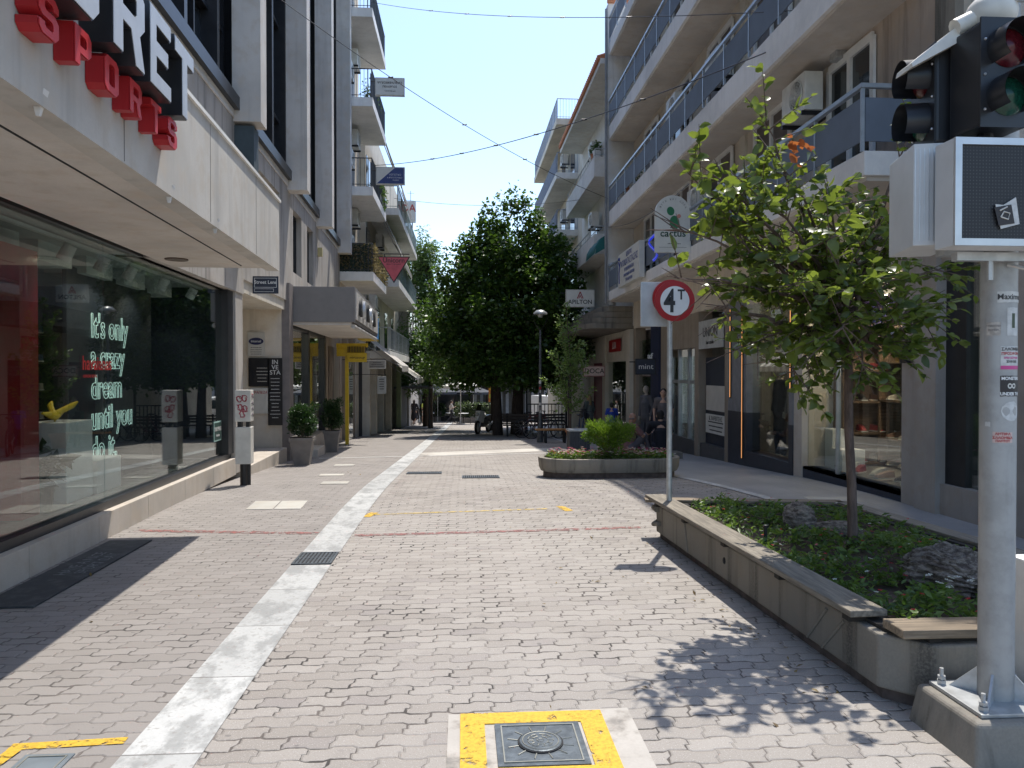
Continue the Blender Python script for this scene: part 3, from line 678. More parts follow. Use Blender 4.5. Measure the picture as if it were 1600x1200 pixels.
def boxletter(ch, w, h, T, face, side, y, z, dep):
    """built-up letter on the fascia: coloured returns with a slightly inset face plate"""
    def cv(nm, mat, off, d, x):
        cu = bpy.data.curves.new(nm, 'CURVE'); cu.dimensions = '2D'; cu.fill_mode = 'BOTH'; cu.extrude = d; cu.offset = off
        for poly in GLY[ch]:
            sp = cu.splines.new('POLY'); sp.points.add(len(poly)-1); sp.use_cyclic_u = True
            for q, (a, b) in zip(sp.points, poly): q.co = ((a-.5)*w, (b-.5)*h, 0, 1)
        o = bpy.data.objects.new(nm, cu); COL.objects.link(o); bpy.context.view_layer.update()
        me = bpy.data.meshes.new_from_object(o.evaluated_get(bpy.context.evaluated_depsgraph_get())); bpy.data.objects.remove(o); bpy.data.curves.remove(cu)
        me.materials.clear(); me.materials.append(mat); me.polygons.foreach_set('use_smooth', [False]*len(me.polygons)); m = bpy.data.objects.new(nm, me); COL.objects.link(m); return m
    a_ = cv('letter', side, 0, dep/2, 0); a_.parent = T; a_.location = (dep/2, y, z); a_.rotation_euler = FACE_RIGHT
    f_ = cv('letter_face', face, -.006 if w > .25 else -.003, .002, 0); f_.parent = a_; f_.location = (0, 0, dep/2+.0045); return a_
fa = math.atan(.047)
def fw(Y, z, out=0): return Vector((-2.06+.047*(8.9-Y)+out, Y, z))
M_LF = plain('brushed_letter_face', (.52, .54, .56), .35, .25, var=.06)
T = thing('shop_sign', 'big white faced black box letters on the concrete canopy of the sports shop', 'sign', fw(3.9, 3.40, .004), fa)
for ch, Y, w_ in (('S', 2.52, .37), ('E', 2.98, .34), ('C', 3.46, .37), ('R', 4.01, .42), ('E', 4.47, .345), ('T', 4.90, .375)):
    boxletter(ch, w_, .44, T, M_LF, M_BLACKF, Y-3.9, 0, .15)
T = thing('shop_sign', 'small red box letters reading sports under the big letters', 'sign', fw(3.95, 3.075, .004), fa)
for ch, Y in zip('SPORTS', (3.31, 3.63, 3.95, 4.27, 4.58, 4.87)):
    boxletter(ch, .172, .178, T, plain('red_letter_face', (.50, .03, .035), .4), M_RED, Y-3.95, 0, .085)
# ---- entrance alcove (12.95 .. 17.0)
b = Lb(); b.box(-1.6, -1.45, 12.95, 16.7, -.4, 3.15); b.box(-1.45, -.1, 16.55, 16.7, -.4, 3.15); b.box(-1.6, -.40, 12.80, 12.95, -.4, 2.9); b.build('entrance_wall', M_BEIGE, L1)
Lb().box(-.12, .06, 16.62, 17.05, -.4, 3.52).build('pilaster', plain('brown_grey_pilaster', (.20, .175, .165), .6), L1)
Lb().bbox(-1.45, .02, 12.97, 16.5, -.4, .03, .01).build('entrance_step', M_TRAV, L1)
Lb().box(-1.45, -.03, 12.96, 16.55, 2.94, 3.15).build('entrance_lintel', M_CREAM, L1)
M_CARD = plain('pale_plaque', (.55, .53, .48), .5, var=.05); M_INK = plain('dark_ink', (.03, .03, .03), .6); M_INKW = plain('white_ink', (.72, .72, .7), .5)
Lb().box(-.95, -.90, 13.3, 13.34, -.3, 2.9) if False else None
Lb().box(-1.44, -1.38, 13.6, 15.6, .03, 2.6).build('entrance_door', M_WIN, L1)
def plaque(name, label, X, Y, z0, z1, w, mat, lines, group=None, face='cam', edge=.012):
    """small wall panel facing -Y; lines = [(text, size, dz, mat, bold)]"""
    T = thing(name, label, 'sign', (X, Y, (z0+z1)/2), 0, group)
    h = (z1-z0)/2; MB().box(-w/2, w/2, -edge, 0, -h, h).build('panel', mat, T)
    for s_, sz, dz, m_, bd in lines: text(s_, sz, m_, T, 'lettering', (0, -edge-.002, dz), FACE_CAM, .001, bd)
    return T
def mini(T, x0, x1, z, y, n, mat, dz=.03, th=.008, center=True):
    """rows of tiny unreadable print"""
    b = MB()
    for i in range(n):
        w = (x1-x0)*random.uniform(.55, 1)/2; c = (x0+x1)/2
        xx = c-w
        while xx < c+w:
            l = random.uniform(.02, .05)*(x1-x0)*2.2; b.box(xx, min(xx+l, c+w), y-.001, y, z-i*dz, z-i*dz+th); xx += l*1.25
    b.build('fine_print', mat, T)
T = plaque('wall_plaque', 'tall black vertical name panel with white serif letters beside the grey shop canopy', -3.93, 16.48, .50, 1.92, .30, M_BLACKF, [('IN', .13, .62, M_INKW, .001), ('VE', .13, .51, M_INKW, .001), ('STA', .13, .40, M_INKW, .001)])
mini(T, -.11, .11, .27, -.013, 12, M_INKW, .075, .012)
T = plaque('wall_plaque', 'cream wall plaque with a dark oval logo in the entrance alcove', -4.32, 16.48, 1.96, 2.46, .35, M_CARD, [])
t_ = MB(); t_.lathe([(0, 0), (.15, 0), (.15, .004), (0, .004)], 32, sy=.5, sx=1.02); o_ = t_.build('oval', plain('oval_ink', (.02, .025, .09), .5), T, loc=(0, -.012, .06), rot=(rad(90), 0, 0))
text('intersel', .07, M_INKW, T, 'lettering', (0, -.018, .06), FACE_CAM, .001, .001); mini(T, -.13, .13, -.08, -.013, 4, M_INK, .045, .012)
T = plaque('wall_plaque', 'black plaque with white lines of print under the oval logo plaque', -4.27, 16.48, 1.32, 1.92, .42, M_BLACKF, [])
mini(T, -.05, .19, .08, -.013, 5, M_CARD, .07, .014)
T = plaque('wall_plaque', 'pale poster with a red heading in the entrance alcove', -4.25, 16.48, .75, 1.29, .40, M_CARD, [('ΤΡΑΠΕΖΑ', .07, .17, M_RED, .001)])
T = plaque('projecting_sign', 'small black framed optician street sign above the entrance alcove', -3.40, 13.6, 2.98, 3.28, .44, M_NAVY, [('Street Lens', .083, .045, M_INKW, .001)])
b = MB(); ring4(b, -.19, .19, -.045, .12, .006, 0, .002); b.build('border', M_INKW, T, rot=(rad(90), 0, 0), loc=(0, -.0125, 0)); b = MB(); ring4(b, -.19, .14, -.12, -.065, .005, 0, .002); b.build('border', M_INKW, T, rot=(rad(90), 0, 0), loc=(0, -.0125, 0))
# grey shop canopy + shop window beyond
sc = MB(Matrix.Translation((0, -6, 0))); sc.bbox(0, 1.38, 17.1, 23.8, 2.72, 3.50, .008)
scn = sc.build('shop_canopy', M_GREYP, L1)
Lb().box(0.02, 1.30, 17.14, 23.76, 2.66, 2.72).build('canopy_soffit', M_SOFF, scn)
Lb().box(1.38, 1.40, 17.25, 23.7, 2.80, 3.42).build('sign_board', plain('pale_sign_board', (.52, .50, .47), .5), scn)
b = MB(Matrix.Translation((0, -6, 0))); b.tube([(1.33, 17.2, 2.64), (1.33, 23.7, 2.64)], .055, 10); b.build('rolled_blind', plain('ribbed_blind', (.46, .44, .40), .7), scn, True)
T = thing('shop_lettering', 'tall dark metallic letters on the grey shop canopy front', 'lettering', lw(1.40, 17.4, 3.1), A)
for i, ch in enumerate('AERON'): text(ch, .62, M_ALU if i % 2 else M_INK, T, 'letter', (.03, .5+i*1.0, 0), FACE_RIGHT, .03, .004, sx=1.1)
b = Lb()
b.box(-2.5, -2.4, 17.05, 22.7, -.6, 3.5); b.box(-2.4, -.3, 17.05, 22.7, 3.0, 3.1); b.box(-2.4, -.2, 17.05, 22.7, -.5, -.2); b.box(-2.4, -.35, 22.65, 22.75, -.6, 3.5); b.build('shop_interior', plain('dim_shop_wall', (.10, .09, .08), .8), L1)
for a0, a1 in ((17.1, 19.6), (19.8, 22.4)):
    p_ = Lb().box(-.12, -.11, a0, a1, -.05, 2.60).build('glass_pane', M_GLASS, L1)
b = Lb()
for a0 in (17.06, 19.6, 22.4): b.box(-.18, -.02, a0, a0+.2, -.6, 3.0)
b.box(-.18, -.04, 17.26, 19.6, 2.6, 3.0); b.box(-.18, -.04, 19.8, 22.4, 2.6, 3.0); b.build('shop_window_frame', M_BLACKF, L1)
Lb().box(-.35, -.02, 22.76, YB-.01, -1, 3.515).build('ground_floor_cladding', M_TAN, L1)
Lb().box(-.02, .0, 23.1, 24.3, -.6, 2.4).build('side_door', plain('brown_door', (.10, .07, .05), .5), L1)
T = lthing('shop_ceiling_lamp', 'small lit ceiling lamp inside the grey canopied shop window', 'lamp', -.9, 18.2, 2.95)
MB().lathe([(0, -.08), (.08, -.08), (.08, .04), (0, .04)], 16).build('housing', M_WHITEP, T); MB().lathe([(0, -.085), (.07, -.085), (.07, -.081), (0, -.081)], 16).build('lens', M_LAMP, T)
ld = bpy.data.lights.new('bulb', 'POINT'); ld.energy = 22; ld.color = (1, .85, .65); ld.shadow_soft_size = .06; lo = bpy.data.objects.new('bulb', ld); COL.objects.link(lo); lo.parent = T; lo.location = (0, 0, -.16)
Lb().box(-.2, .0, 17.06, 22.6, -.7, -.05).build('shop_sill', M_TRAV, L1)
Lb().bbox(.0, .45, 17.9, 19.0, -.6, -.16, .01).build('shop_step', M_TRAV, L1)

# ---- people-like figures (continuous remeshed bodies)
def capsules(segs, voxel, name, mat, parent, mats=None):
    b = MB()
    for s_ in segs:
        if s_[0] == 's': b.ball(s_[1], s_[2], 12, 8)
        else:
            pts, rs = s_[1], s_[2]; b.tube(pts, rs, 10); b.ball(pts[0], rs[0], 10, 6); b.ball(pts[-1], rs[-1], 10, 6)
    o = b.build(name, mat, None)
    md = o.modifiers.new('r', 'REMESH'); md.mode = 'VOXEL'; md.voxel_size = voxel; md.use_smooth_shade = True
    sm = o.modifiers.new('s', 'SMOOTH'); sm.factor = .5; sm.iterations = 2
    bpy.context.view_layer.update()
    me = bpy.data.meshes.new_from_object(o.evaluated_get(bpy.context.evaluated_depsgraph_get()))
    o.modifiers.clear(); old = o.data; o.data = me; bpy.data.meshes.remove(old); me.name = name
    if not me.materials: me.materials.append(mat)
    if parent is not None: o.parent = parent
    return o
def lerp(a, b, t): return tuple(x+(y-x)*t for x, y in zip(a, b))
M_SKIN = plain('skin', (.50, .30, .21), .55, var=.08); M_SKIND = plain('tanned_skin', (.38, .21, .14), .55, var=.08)
def person(label, loc, rz, pose='walk', h=1.7, top=(.2, .2, .2), low=(.1, .1, .1), hairc=(.03, .02, .015), lowlen=1.0, sleeve=.5, hair='short', skin=None, arms='swing', dress=False, shoe_c=(.1, .1, .1), bag=None, vox=.012):
    skin = skin or M_SKIN; k = h/1.72
    T = thing('person', label, 'person', loc, rz)
    J = {}
    J['hip'] = (0, 0, .93); J['chest'] = (0, .01, 1.27); J['neck'] = (0, .0, 1.47); J['head'] = (0, .02, 1.60)
    for sx, q in ((-1, 'l'), (1, 'r')):
        J['sh'+q] = (sx*.175, 0, 1.405); J['hp'+q] = (sx*.09, 0, .92)
    if pose == 'walk':
        J.update(knl=(-.10, .20, .53), anl=(-.10, .24, .10), knr=(.10, -.02, .50), anr=(.10, -.32, .17))
        J.update(ell=(-.24, -.14, 1.14), wrl=(-.22, -.10, .90), elr=(.24, .10, 1.14), wrr=(.20, .28, .98))
    elif pose == 'stand':
        J.update(knl=(-.10, .02, .50), anl=(-.11, 0, .09), knr=(.10, .02, .50), anr=(.12, -.02, .09))
        J.update(ell=(-.25, -.02, 1.14), wrl=(-.24, .10, .92), elr=(.25, -.02, 1.14), wrr=(.23, .10, .92))
    else:                                              # seated: hips on the ledge at z=.0 of the thing
        J['hip'] = (0, 0, .10); J['chest'] = (0, .05, .42); J['neck'] = (0, .09, .63); J['head'] = (0, .14, .76)
        for sx, q in ((-1, 'l'), (1, 'r')): J['sh'+q] = (sx*.18, .07, .57); J['hp'+q] = (sx*.10, .02, .10)
        J.update(knl=(-.14, .42, .10), anl=(-.14, .46, -.30), knr=(.14, .42, .10), anr=(.15, .40, -.30))
        J.update(ell=(-.25, .14, .32), wrl=(-.12, .36, .22), elr=(.25, .14, .32), wrr=(.10, .38, .22))
    if pose == 'squat':
        J.update(knl=(-.16, .34, .36), anl=(-.15, .50, -.05), knr=(.16, .36, .36), anr=(.15, .52, -.05)); J.update(ell=(-.26, .22, .36), wrl=(-.12, .42, .38), elr=(.26, .22, .36), wrr=(.10, .44, .38))
    if arms == 'push':
        J.update(ell=(-.25, .10, 1.15), wrl=(-.20, .36, 1.05), elr=(.25, .10, 1.15), wrr=(.20, .36, 1.05))
    if arms == 'phone': J.update(elr=(.22, .06, 1.12), wrr=(.08, .28, 1.22))
    J = {a: tuple(c*k for c in b) for a, b in J.items()}
    hd = J['head']; nk = J['neck']
    S_ = [('s', hd, (.076*k, .092*k, .112*k)), ('s', (hd[0], hd[1]+.035*k, hd[2]-.06*k), (.052*k, .055*k, .055*k)),
          ('t', [nk, (nk[0], nk[1]+.01, hd[2]-.06*k)], [.052*k, .048*k]), ('t', [J['hip'], J['chest'], (nk[0], nk[1], nk[2]-.06*k)], [.135*k, .145*k, .085*k]),
          ('t', [J['shl'], J['shr']], [.062*k, .062*k]), ('t', [J['hpl'], J['hpr']], [.105*k, .105*k]),
          ('t', [(0, hd[1]+.085*k, hd[2]+.0*k), (0, hd[1]+.108*k, hd[2]-.030*k)], [.011*k, .017*k]),            # nose
          ('t', [(-.022*k, hd[1]+.086*k, hd[2]-.062*k), (.022*k, hd[1]+.086*k, hd[2]-.062*k)], [.010*k, .010*k])]   # lips
    for sx in (-1, 1): S_.append(('s', (sx*.080*k, hd[1]-.01, hd[2]-.01*k), (.012*k, .022*k, .032*k)))
    for q, sx in (('l', -1), ('r', 1)):
        S_.append(('t', [J['sh'+q], J['el'+q], J['wr'+q]], [.050*k, .040*k, .026*k]))
        S_.append(('t', [J['hp'+q], J['kn'+q], lerp(J['kn'+q], J['an'+q], .35), J['an'+q]], [.088*k, .056*k, .054*k, .036*k]))
        a = J['an'+q]; S_.append(('t', [(a[0], a[1]-.04*k, a[2]-.05*k), (a[0]+sx*.01, a[1]+.16*k, a[2]-.065*k)], [.036*k, .027*k]))
        w = Vector(J['wr'+q]); e = Vector(J['el'+q]); d = (w-e).normalized(); side = d.cross(Vector((sx, 0, 0)))
        side = side.normalized() if side.length > .1 else Vector((0, 1, 0)); palm = w+d*.055*k
        S_.append(('t', [tuple(w), tuple(palm)], [.026*k, .032*k]))
        for fi in range(4):
            off = side*((fi-1.5)*.019*k); L_ = (.058, .068, .064, .050)[fi]*k; cu = Vector((-sx, 0, 0))*.018*k
            S_.append(('t', [tuple(palm+off), tuple(palm+off+d*L_*.6+cu*.3), tuple(palm+off+d*L_+cu)], [.010*k, .009*k, .008*k]))
        S_.append(('t', [tuple(w+d*.02*k+side*.025*k), tuple(w+d*.06*k+side*.055*k)], [.012*k, .009*k]))
    body = capsules(S_, vox, 'body', skin, T)
    eyes = MB()
    for sx in (-1, 1): eyes.ball((sx*.030*k, hd[1]+.083*k, hd[2]+.010*k), .010*k, 8, 5)
    eyes.build('eyes', M_INK, T)
    # clothing: inflated continuous shells
    g = .016*k; C = []
    C.append(('t', [lerp(J['hip'], J['chest'], -.12), J['chest'], (nk[0], nk[1], nk[2]-.085*k)], [.150*k, .158*k, .085*k])); C.append(('t', [J['shl'], J['shr']], [.062*k+g]*2))
    for q in 'lr':
        a, b_, c = J['sh'+q], J['el'+q], J['wr'+q]
        if sleeve <= .5: C.append(('t', [a, lerp(a, b_, sleeve*1.4)], [.050*k+g, .048*k+g]))
        else: C.append(('t', [a, b_, lerp(b_, c, .9)], [.050*k+g, .042*k+g, .030*k+g]))
    if dress:
        C.append(('t', [J['hip'], lerp(J['knl'], J['knr'], .5)], [.16*k, .24*k]))
    capsules(C, vox, 'dress' if dress else 'shirt', plain('cloth_%02d%02d%02d' % tuple(int(x*99) for x in top), top, .85, var=.15, bump=.2), T)
    if not dress:
        C = [('t', [J['hip'], lerp(J['hip'], J['chest'], .12)], [.150*k, .145*k]), ('t', [J['hpl'], J['hpr']], [.105*k+g]*2)]
        for q in 'lr':
            a, b_, c = J['hp'+q], J['kn'+q], J['an'+q]
            if lowlen < .6: C.append(('t', [a, lerp(a, b_, min(1, lowlen*2))], [.088*k+g, .072*k+g]))
            else: C.append(('t', [a, b_, lerp(b_, c, .92)], [.088*k+g, .058*k+g, .046*k+g]))
        capsules(C, vox, 'trousers' if lowlen > .6 else 'shorts', plain('cloth_%02d%02d%02d' % tuple(int(x*99) for x in low), low, .85, var=.15, bump=.2), T)
    C = []
    for q, sx in (('l', -1), ('r', 1)):
        a = J['an'+q]; C.append(('t', [(a[0], a[1]-.05*k, a[2]-.045*k), (a[0]+sx*.01, a[1]+.17*k, a[2]-.06*k)], [.044*k, .034*k]))
    capsules(C, vox, 'shoes', plain('shoe_c%02d' % int(shoe_c[0]*99), shoe_c, .6), T)
    if hair != 'bald':
        C = [('s', (hd[0], hd[1]-.018*k, hd[2]+.028*k), (.086*k, .096*k, .100*k)), ('s', (hd[0], hd[1]-.045*k, hd[2]-.03*k), (.078*k, .062*k, .075*k))]
        if hair == 'long': C.append(('t', [(hd[0], hd[1]-.06*k, hd[2]), (nk[0], nk[1]-.06*k, nk[2]-.16*k)], [.082*k, .066*k]))
        if hair == 'pony': C.append(('t', [(hd[0], hd[1]-.10*k, hd[2]+.05*k), (hd[0], hd[1]-.16*k, hd[2]-.02*k), (hd[0], hd[1]-.14*k, hd[2]-.14*k)], [.035*k, .034*k, .02*k]))
    else: C = [('t', [(-.07*k, hd[1]-.03*k, hd[2]-.01*k), (0, hd[1]-.085*k, hd[2]-.02*k), (.07*k, hd[1]-.03*k, hd[2]-.01*k)], [.022*k, .028*k, .022*k])]
    capsules(C, vox*.9, 'hair', plain('hair_%02d' % int(hairc[0]*99+1), hairc, .7), T)
    return T, J

# mannequins in the far left shop window
def mannequin(label, loc, rz, top, low, h=1.75, group=None, headless=True, wood=True):
    T = thing('mannequin', label, 'mannequin', loc, rz, group); k = h/1.75
    M_ = plain('mannequin_skin', (.42, .36, .30), .5)
    S_ = [('t', [(0, 0, .95), (0, .01, 1.25), (0, 0, 1.42)], [.12, .13, .07]), ('t', [(0, 0, 1.42), (0, 0, 1.52)], [.05, .045]), ('t', [(-.17, 0, 1.40), (.17, 0, 1.40)], [.05, .05])]
    if not headless: S_.append(('s', (0, .02, 1.62), (.075, .09, .11)))
    for sx in (-1, 1):
        S_.append(('t', [(sx*.17, 0, 1.40), (sx*.24, -.02, 1.12), (sx*.22, .06, .88), (sx*.22, .08, .78)], [.045, .038, .026, .02]))
        S_.append(('t', [(sx*.09, 0, .93), (sx*.10, .03, .5), (sx*.10, 0, .08), (sx*.11, .12, .04)], [.08, .05, .035, .03]))
    capsules(S_, .014, 'figure', M_, T)
    C = [('t', [(0, 0, .86), (0, .01, 1.25), (0, 0, 1.40)], [.155, .15, .085]), ('t', [(-.17, 0, 1.40), (.17, 0, 1.40)], [.066, .066])]
    for sx in (-1, 1): C.append(('t', [(sx*.17, 0, 1.40), (sx*.24, -.02, 1.12), (sx*.22, .05, .90)], [.062, .055, .042]))
    capsules(C, .014, 'jacket', plain('cloth_%02d%02d%02d' % tuple(int(x*99) for x in top), top, .85), T)
    C = [('t', [(sx*.09, 0, .90), (sx*.10, .03, .5), (sx*.10, 0, .12)], [.09, .068, .055]) for sx in (-1, 1)]
    capsules(C, .014, 'trousers', plain('cloth_%02d%02d%02d' % tuple(int(x*99) for x in low), low, .85), T)
    MB().lathe([(0, -.01), (.17, -.01), (.17, .005), (0, .005)], 20).build('base', M_ALU, T)
    MB().tube([(-.14, -.1, 0), (-.14, -.1, .5)], .008, 6).build('rod', M_ALU, T)
    return T
mannequin('mannequin in a tan jacket behind the glass of the grey canopied shop', lw(-.6, 18.3, -.18), rad(-60), (.36, .27, .18), (.05, .05, .06))
mannequin('mannequin in an olive jacket deeper along the grey canopied shop window', lw(-.6, 20.6, -.18), rad(-60), (.14, .14, .08), (.25, .2, .16))
mannequin('mannequin in a pale floral blouse at the near end of the grey canopied shop', lw(-.55, 17.55, -.18), rad(-60), (.42, .38, .36), (.3, .28, .27))

# ---- potted bushes
def bush_pot(label, X, Y, w0, w1, hp, bh, br, mat, group):
    z = gz(Y); T = thing('potted_bush', label, 'potted plant', (X, Y, z), rad(3), group)
    b = MB(); b.hexa([(-w0, -w0, 0), (w0, -w0, 0), (w0, w0, 0), (-w0, w0, 0)], [(-w1, -w1, hp), (w1, -w1, hp), (w1, w1, hp), (-w1, w1, hp)])
    ring4(b, -w1-.012, w1+.012, -w1-.012, w1+.012, .03, hp-.05, hp+.012); b.build('pot', M_PLANTER, T)
    MB().box(-w1+.02, w1-.02, -w1+.02, w1-.02, hp+.0005, hp+.006).build('soil', M_SOIL, T)
    b = MB()
    for i in range(7):
        a = i*.9; b.tube([(0, 0, hp), (.05*math.cos(a), .05*math.sin(a), hp+bh*.3), (br*.5*math.cos(a), br*.5*math.sin(a), hp+bh*.7)], [.015, .01, .004], 5)
    b.build('stems', M_BARK, T)
    bl = [(0, 0, hp+bh*.42, br, br, bh*.38), (0, 0, hp+bh*.72, br*.7, br*.7, bh*.3)] + [(random.uniform(-.8, .8)*br, random.uniform(-.8, .8)*br, hp+bh*random.uniform(.25, 1.0), br*random.uniform(.15, .4), br*random.uniform(.15, .4), bh*random.uniform(.08, .2)) for _ in range(14)]
    p_, u_ = blob_points(bl, 5200, .5, 4, .02); leaves(p_, .05, mat, 'foliage', T, .35, 1, .5, dirs=u_*.8+np.array([0, 0, .5]))
    return T
M_PLANTER = plain('taupe_planter', (.17, .155, .145), .55); M_SOIL = plain('soil', (.06, .042, .03), .95, var=.4, bump=.6)
M_BARK = bark_mat('grey_brown_bark', (.20, .15, .12))
M_LBUSH = leaf_mat('dark_bush_leaf', (.012, .035, .010), (.035, .085, .02), .25, .45)
bush_pot('larger round bush in a taupe square pot, nearest one by the grey canopied shop', -3.17, 15.5, .14, .22, .54, .64, .27, M_LBUSH, 'square taupe pots with bushes')
bush_pot('slimmer bush in a taupe square pot beside the yellow shop doorway', -3.34, 20.0, .13, .20, .54, .78, .25, M_LBUSH, 'square taupe pots with bushes')

# ---- street meter box on its stand, with graffiti
T = thing('utility_cabinet', 'white two-part graffitied utility cabinet on a black stub post by the shop plinth', 'utility cabinet', (-3.20, 11.5, gz(11.5)), rad(4))
M_CAB = plain('cabinet_paint', (.56, .54, .49), .55, var=.1)
MB().bbox(-.10, .12, -.11, .11, .32, .86, .012).build('lower_cabinet', M_CAB, T); MB().bbox(-.10, .12, -.11, .11, .94, 1.40, .012).build('upper_cabinet', M_CAB, T)
b = MB(); b.box(-.08, -.02, -.05, .05, .86, .94); b.box(.04, .09, -.05, .05, .86, .94); b.build('bracket', M_BLACKM, T)
b = MB(); b.tube([(.0, 0, -.05), (.0, 0, .33)], .055, 10); b.tube([(.06, .04, -.05), (.06, .04, .33)], .03, 10); b.build('post', M_BLACKM, T, True)
M_GRAF = plain('graffiti_red', (.34, .03, .06), .6)
def scribble(seed, x, z, w, h, y, n=16, r=.006):
    rr = random.Random(seed); pts = []
    for i in range(n): pts.append((x+w*rr.random(), y, z+h*(i/n)+rr.uniform(-.03, .03)))
    return pts
b = MB()
for sd__, (x_, z_) in enumerate(((-.07, 1.24), (.0, 1.25), (-.06, 1.12), (.01, 1.10), (-.03, 1.02))):
    for lp in range(2):
        pts = [(x_+.03+.032*math.cos(a*1.05+sd__+lp)*(1+.35*math.sin(3*a+sd__)), -.113, z_+.03+.045*math.sin(a*(1+.3*lp)+sd__)) for a in np.linspace(0, 5.6, 14)]
        b.tube(pts, .0055, 5)
b.build('graffiti', M_GRAF, T)
b = MB()
for z_ in (1.30, 1.20, 1.12, 1.03): b.tube([(.1225, -.05, z_), (.1225, .0, z_+.03), (.1225, .05, z_-.02)], .009, 5)
b.build('graffiti', plain('graffiti_grey', (.15, .13, .15), .6), T)
b = MB(); b.tube([(.1225, -.04, 1.34), (.1225, .05, 1.33), (.1225, -.03, 1.30)], .010, 5); b.build('graffiti', plain('graffiti_pink', (.5, .12, .15), .6), T)

# ================================================================ LEFT: shops and balcony blocks further on (world frame)
L2 = thing('balcony_building', 'beige apartment block with stacked deep balconies just beyond the grey finned building', 'building', (-4.1, 25.9, gz(26)))
XW = -4.1
def l2(): return WB(L2)
b = l2(); b.box(-9, XW, 25.95, 31.05, 3.2, 19.5); b.box(-9, XW-.02, 30.2, 31, -1.2, 3.2); b.build('wall', M_BEIGE, L2)
b = l2(); b.box(XW-.5, XW-.4, 25.95, 30.2, -1.3, 3.2); b.build('shop_wall', M_TAN, L2)
for yy in (26.0, 27.6, 29.2): l2().box(XW-.4, XW+.02, yy, yy+.45, -1.2, 3.2).build('pilaster', M_TAN, L2)
for yy in (26.55, 28.15): l2().box(XW-.395, XW-.36, yy, yy+.9, -1.2, 2.3).build('shop_door', M_WIN, L2)
M_RAILM = plain('dark_railing', (.06, .065, .07), .5, .3)
def railing(T, x0, x1, y0, y1, z, h, mat, sides, bars=.12, panel=None, name='railing'):
    """balcony railing along outer edge x1 and the short sides"""
    b = WB(T)
    def run(p, q):
        p = Vector(p); q = Vector(q); L_ = (q-p).length; n = max(1, int(L_/bars))
        b.tube([(p.x, p.y, z+h), (q.x, q.y, z+h)], .02, 6); b.tube([(p.x, p.y, z+.08), (q.x, q.y, z+.08)], .012, 6)
        for i in range(n+1):
            c = p.lerp(q, i/n); b.tube([(c.x, c.y, z), (c.x, c.y, z+h)], .018 if i % 8 == 0 else .008, 5)
    if 'o' in sides: run((x1, y0, 0), (x1, y1, 0))
    if 'n' in sides: run((x0, y0, 0), (x1, y0, 0))
    if 'f' in sides: run((x0, y1, 0), (x1, y1, 0))
    return b.build(name, mat, T)
XO = -2.95
for i, zb in enumerate((4.67, 7.50, 10.45, 13.40, 16.30)):
    s_ = l2().bbox(XW if i else XW, XO, 25.85, 30.3, zb, zb+.30, .01).build('balcony', M_SLAB, L2)
    r_ = railing(L2, XW, XO-.04, 25.89, 30.26, zb+.3, .95, M_RAILM, 'onf'); 
    if i: 
        l2().box(XO-.10, XO-.08, 26.0, 30.2, zb+.36, zb+1.15).build('balcony_screen', plain('dark_blue_canvas', (.05, .07, .10), .8), L2)
    # door, window
    w = l2().box(XW-.01, XW+.015, 26.3, 27.7, zb+.3, zb+2.35).build('balcony_door', M_WIN, L2); f = l2(); 
    for a in (26.3, 26.98, 27.65): f.box(XW+.015, XW+.05, a-.03, a+.05, zb+.3, zb+2.4)
    f.build('door_frame', M_WHITEP, w)
    l2().box(XW-.01, XW+.02, 28.5, 29.8, zb+.3, zb+2.3).build('balcony_door', plain('rolled_shutter', (.30, .31, .32), .6), L2)
M_AC = plain('ac_casing', (.66, .66, .62), .5, var=.08)
def ac_unit(label, loc, rz, group='air conditioning units on the facades'):
    T = thing('air_conditioner', label, 'air conditioner', loc, rz, group)      # local +Y is the fan side
    MB().bbox(-.40, .40, -.14, .14, 0, .56, .02).build('casing', M_AC, T)
    b = MB(); b.lathe([(0, 0), (.20, 0), (.20, .008), (0, .008)], 24); b.build('fan_opening', M_INK, T, rot=(rad(-90), 0, 0), loc=(-.13, .141, .28))
    b = MB()
    for r__ in (.05, .09, .13, .17, .205): b.lathe([(r__, .0), (r__+.008, .0), (r__+.008, .012), (r__, .012), (r__, 0)], 24)
    for k in range(6): a = k*math.pi/6; b.tube([(.2*math.cos(a), .2*math.sin(a), .012), (-.2*math.cos(a), -.2*math.sin(a), .012)], .004, 4)
    b.build('fan_grille', M_AC, T, rot=(rad(-90), 0, 0), loc=(-.13, .15, .28))
    b = MB(); b.box(-.36, -.32, -.30, .16, -.06, -.002); b.box(.32, .36, -.30, .16, -.06, -.002); b.box(-.33, .33, -.30, -.27, -.055, -.03); b.build('bracket', M_BLACKM, T)
    b = MB(); b.tube([(.40, -.05, .3), (.47, -.12, .28), (.46, -.3, .35)], .018, 6); b.tube([(.40, -.05, .2), (.48, -.10, .15), (.47, -.3, .3)], .014, 6); b.build('pipes', M_AC, T, True)
    return T
AC = ac_unit('air conditioner on the lowest tall balcony of the beige left block', (XW+.25, 26.6, 8.65), rad(-90))
for z_, lb, y_ in ((5.75, 'air conditioner at the ivy screened balcony level of the beige left block', 26.5), (11.6, 'air conditioner on the third balcony of the beige left block', 26.5), (12.6, 'wall air conditioner under the fourth balcony soffit of the beige left block', 28.2), (14.6, 'air conditioner on the top visible balcony of the beige left block', 26.6), (9.75, 'wall air conditioner between the second and third left balconies', 28.2), (6.9, 'second air conditioner above the ivy screened balcony', 28.1)):
    dup(AC, (XW+.25, y_, z_), rad(-90), lb)
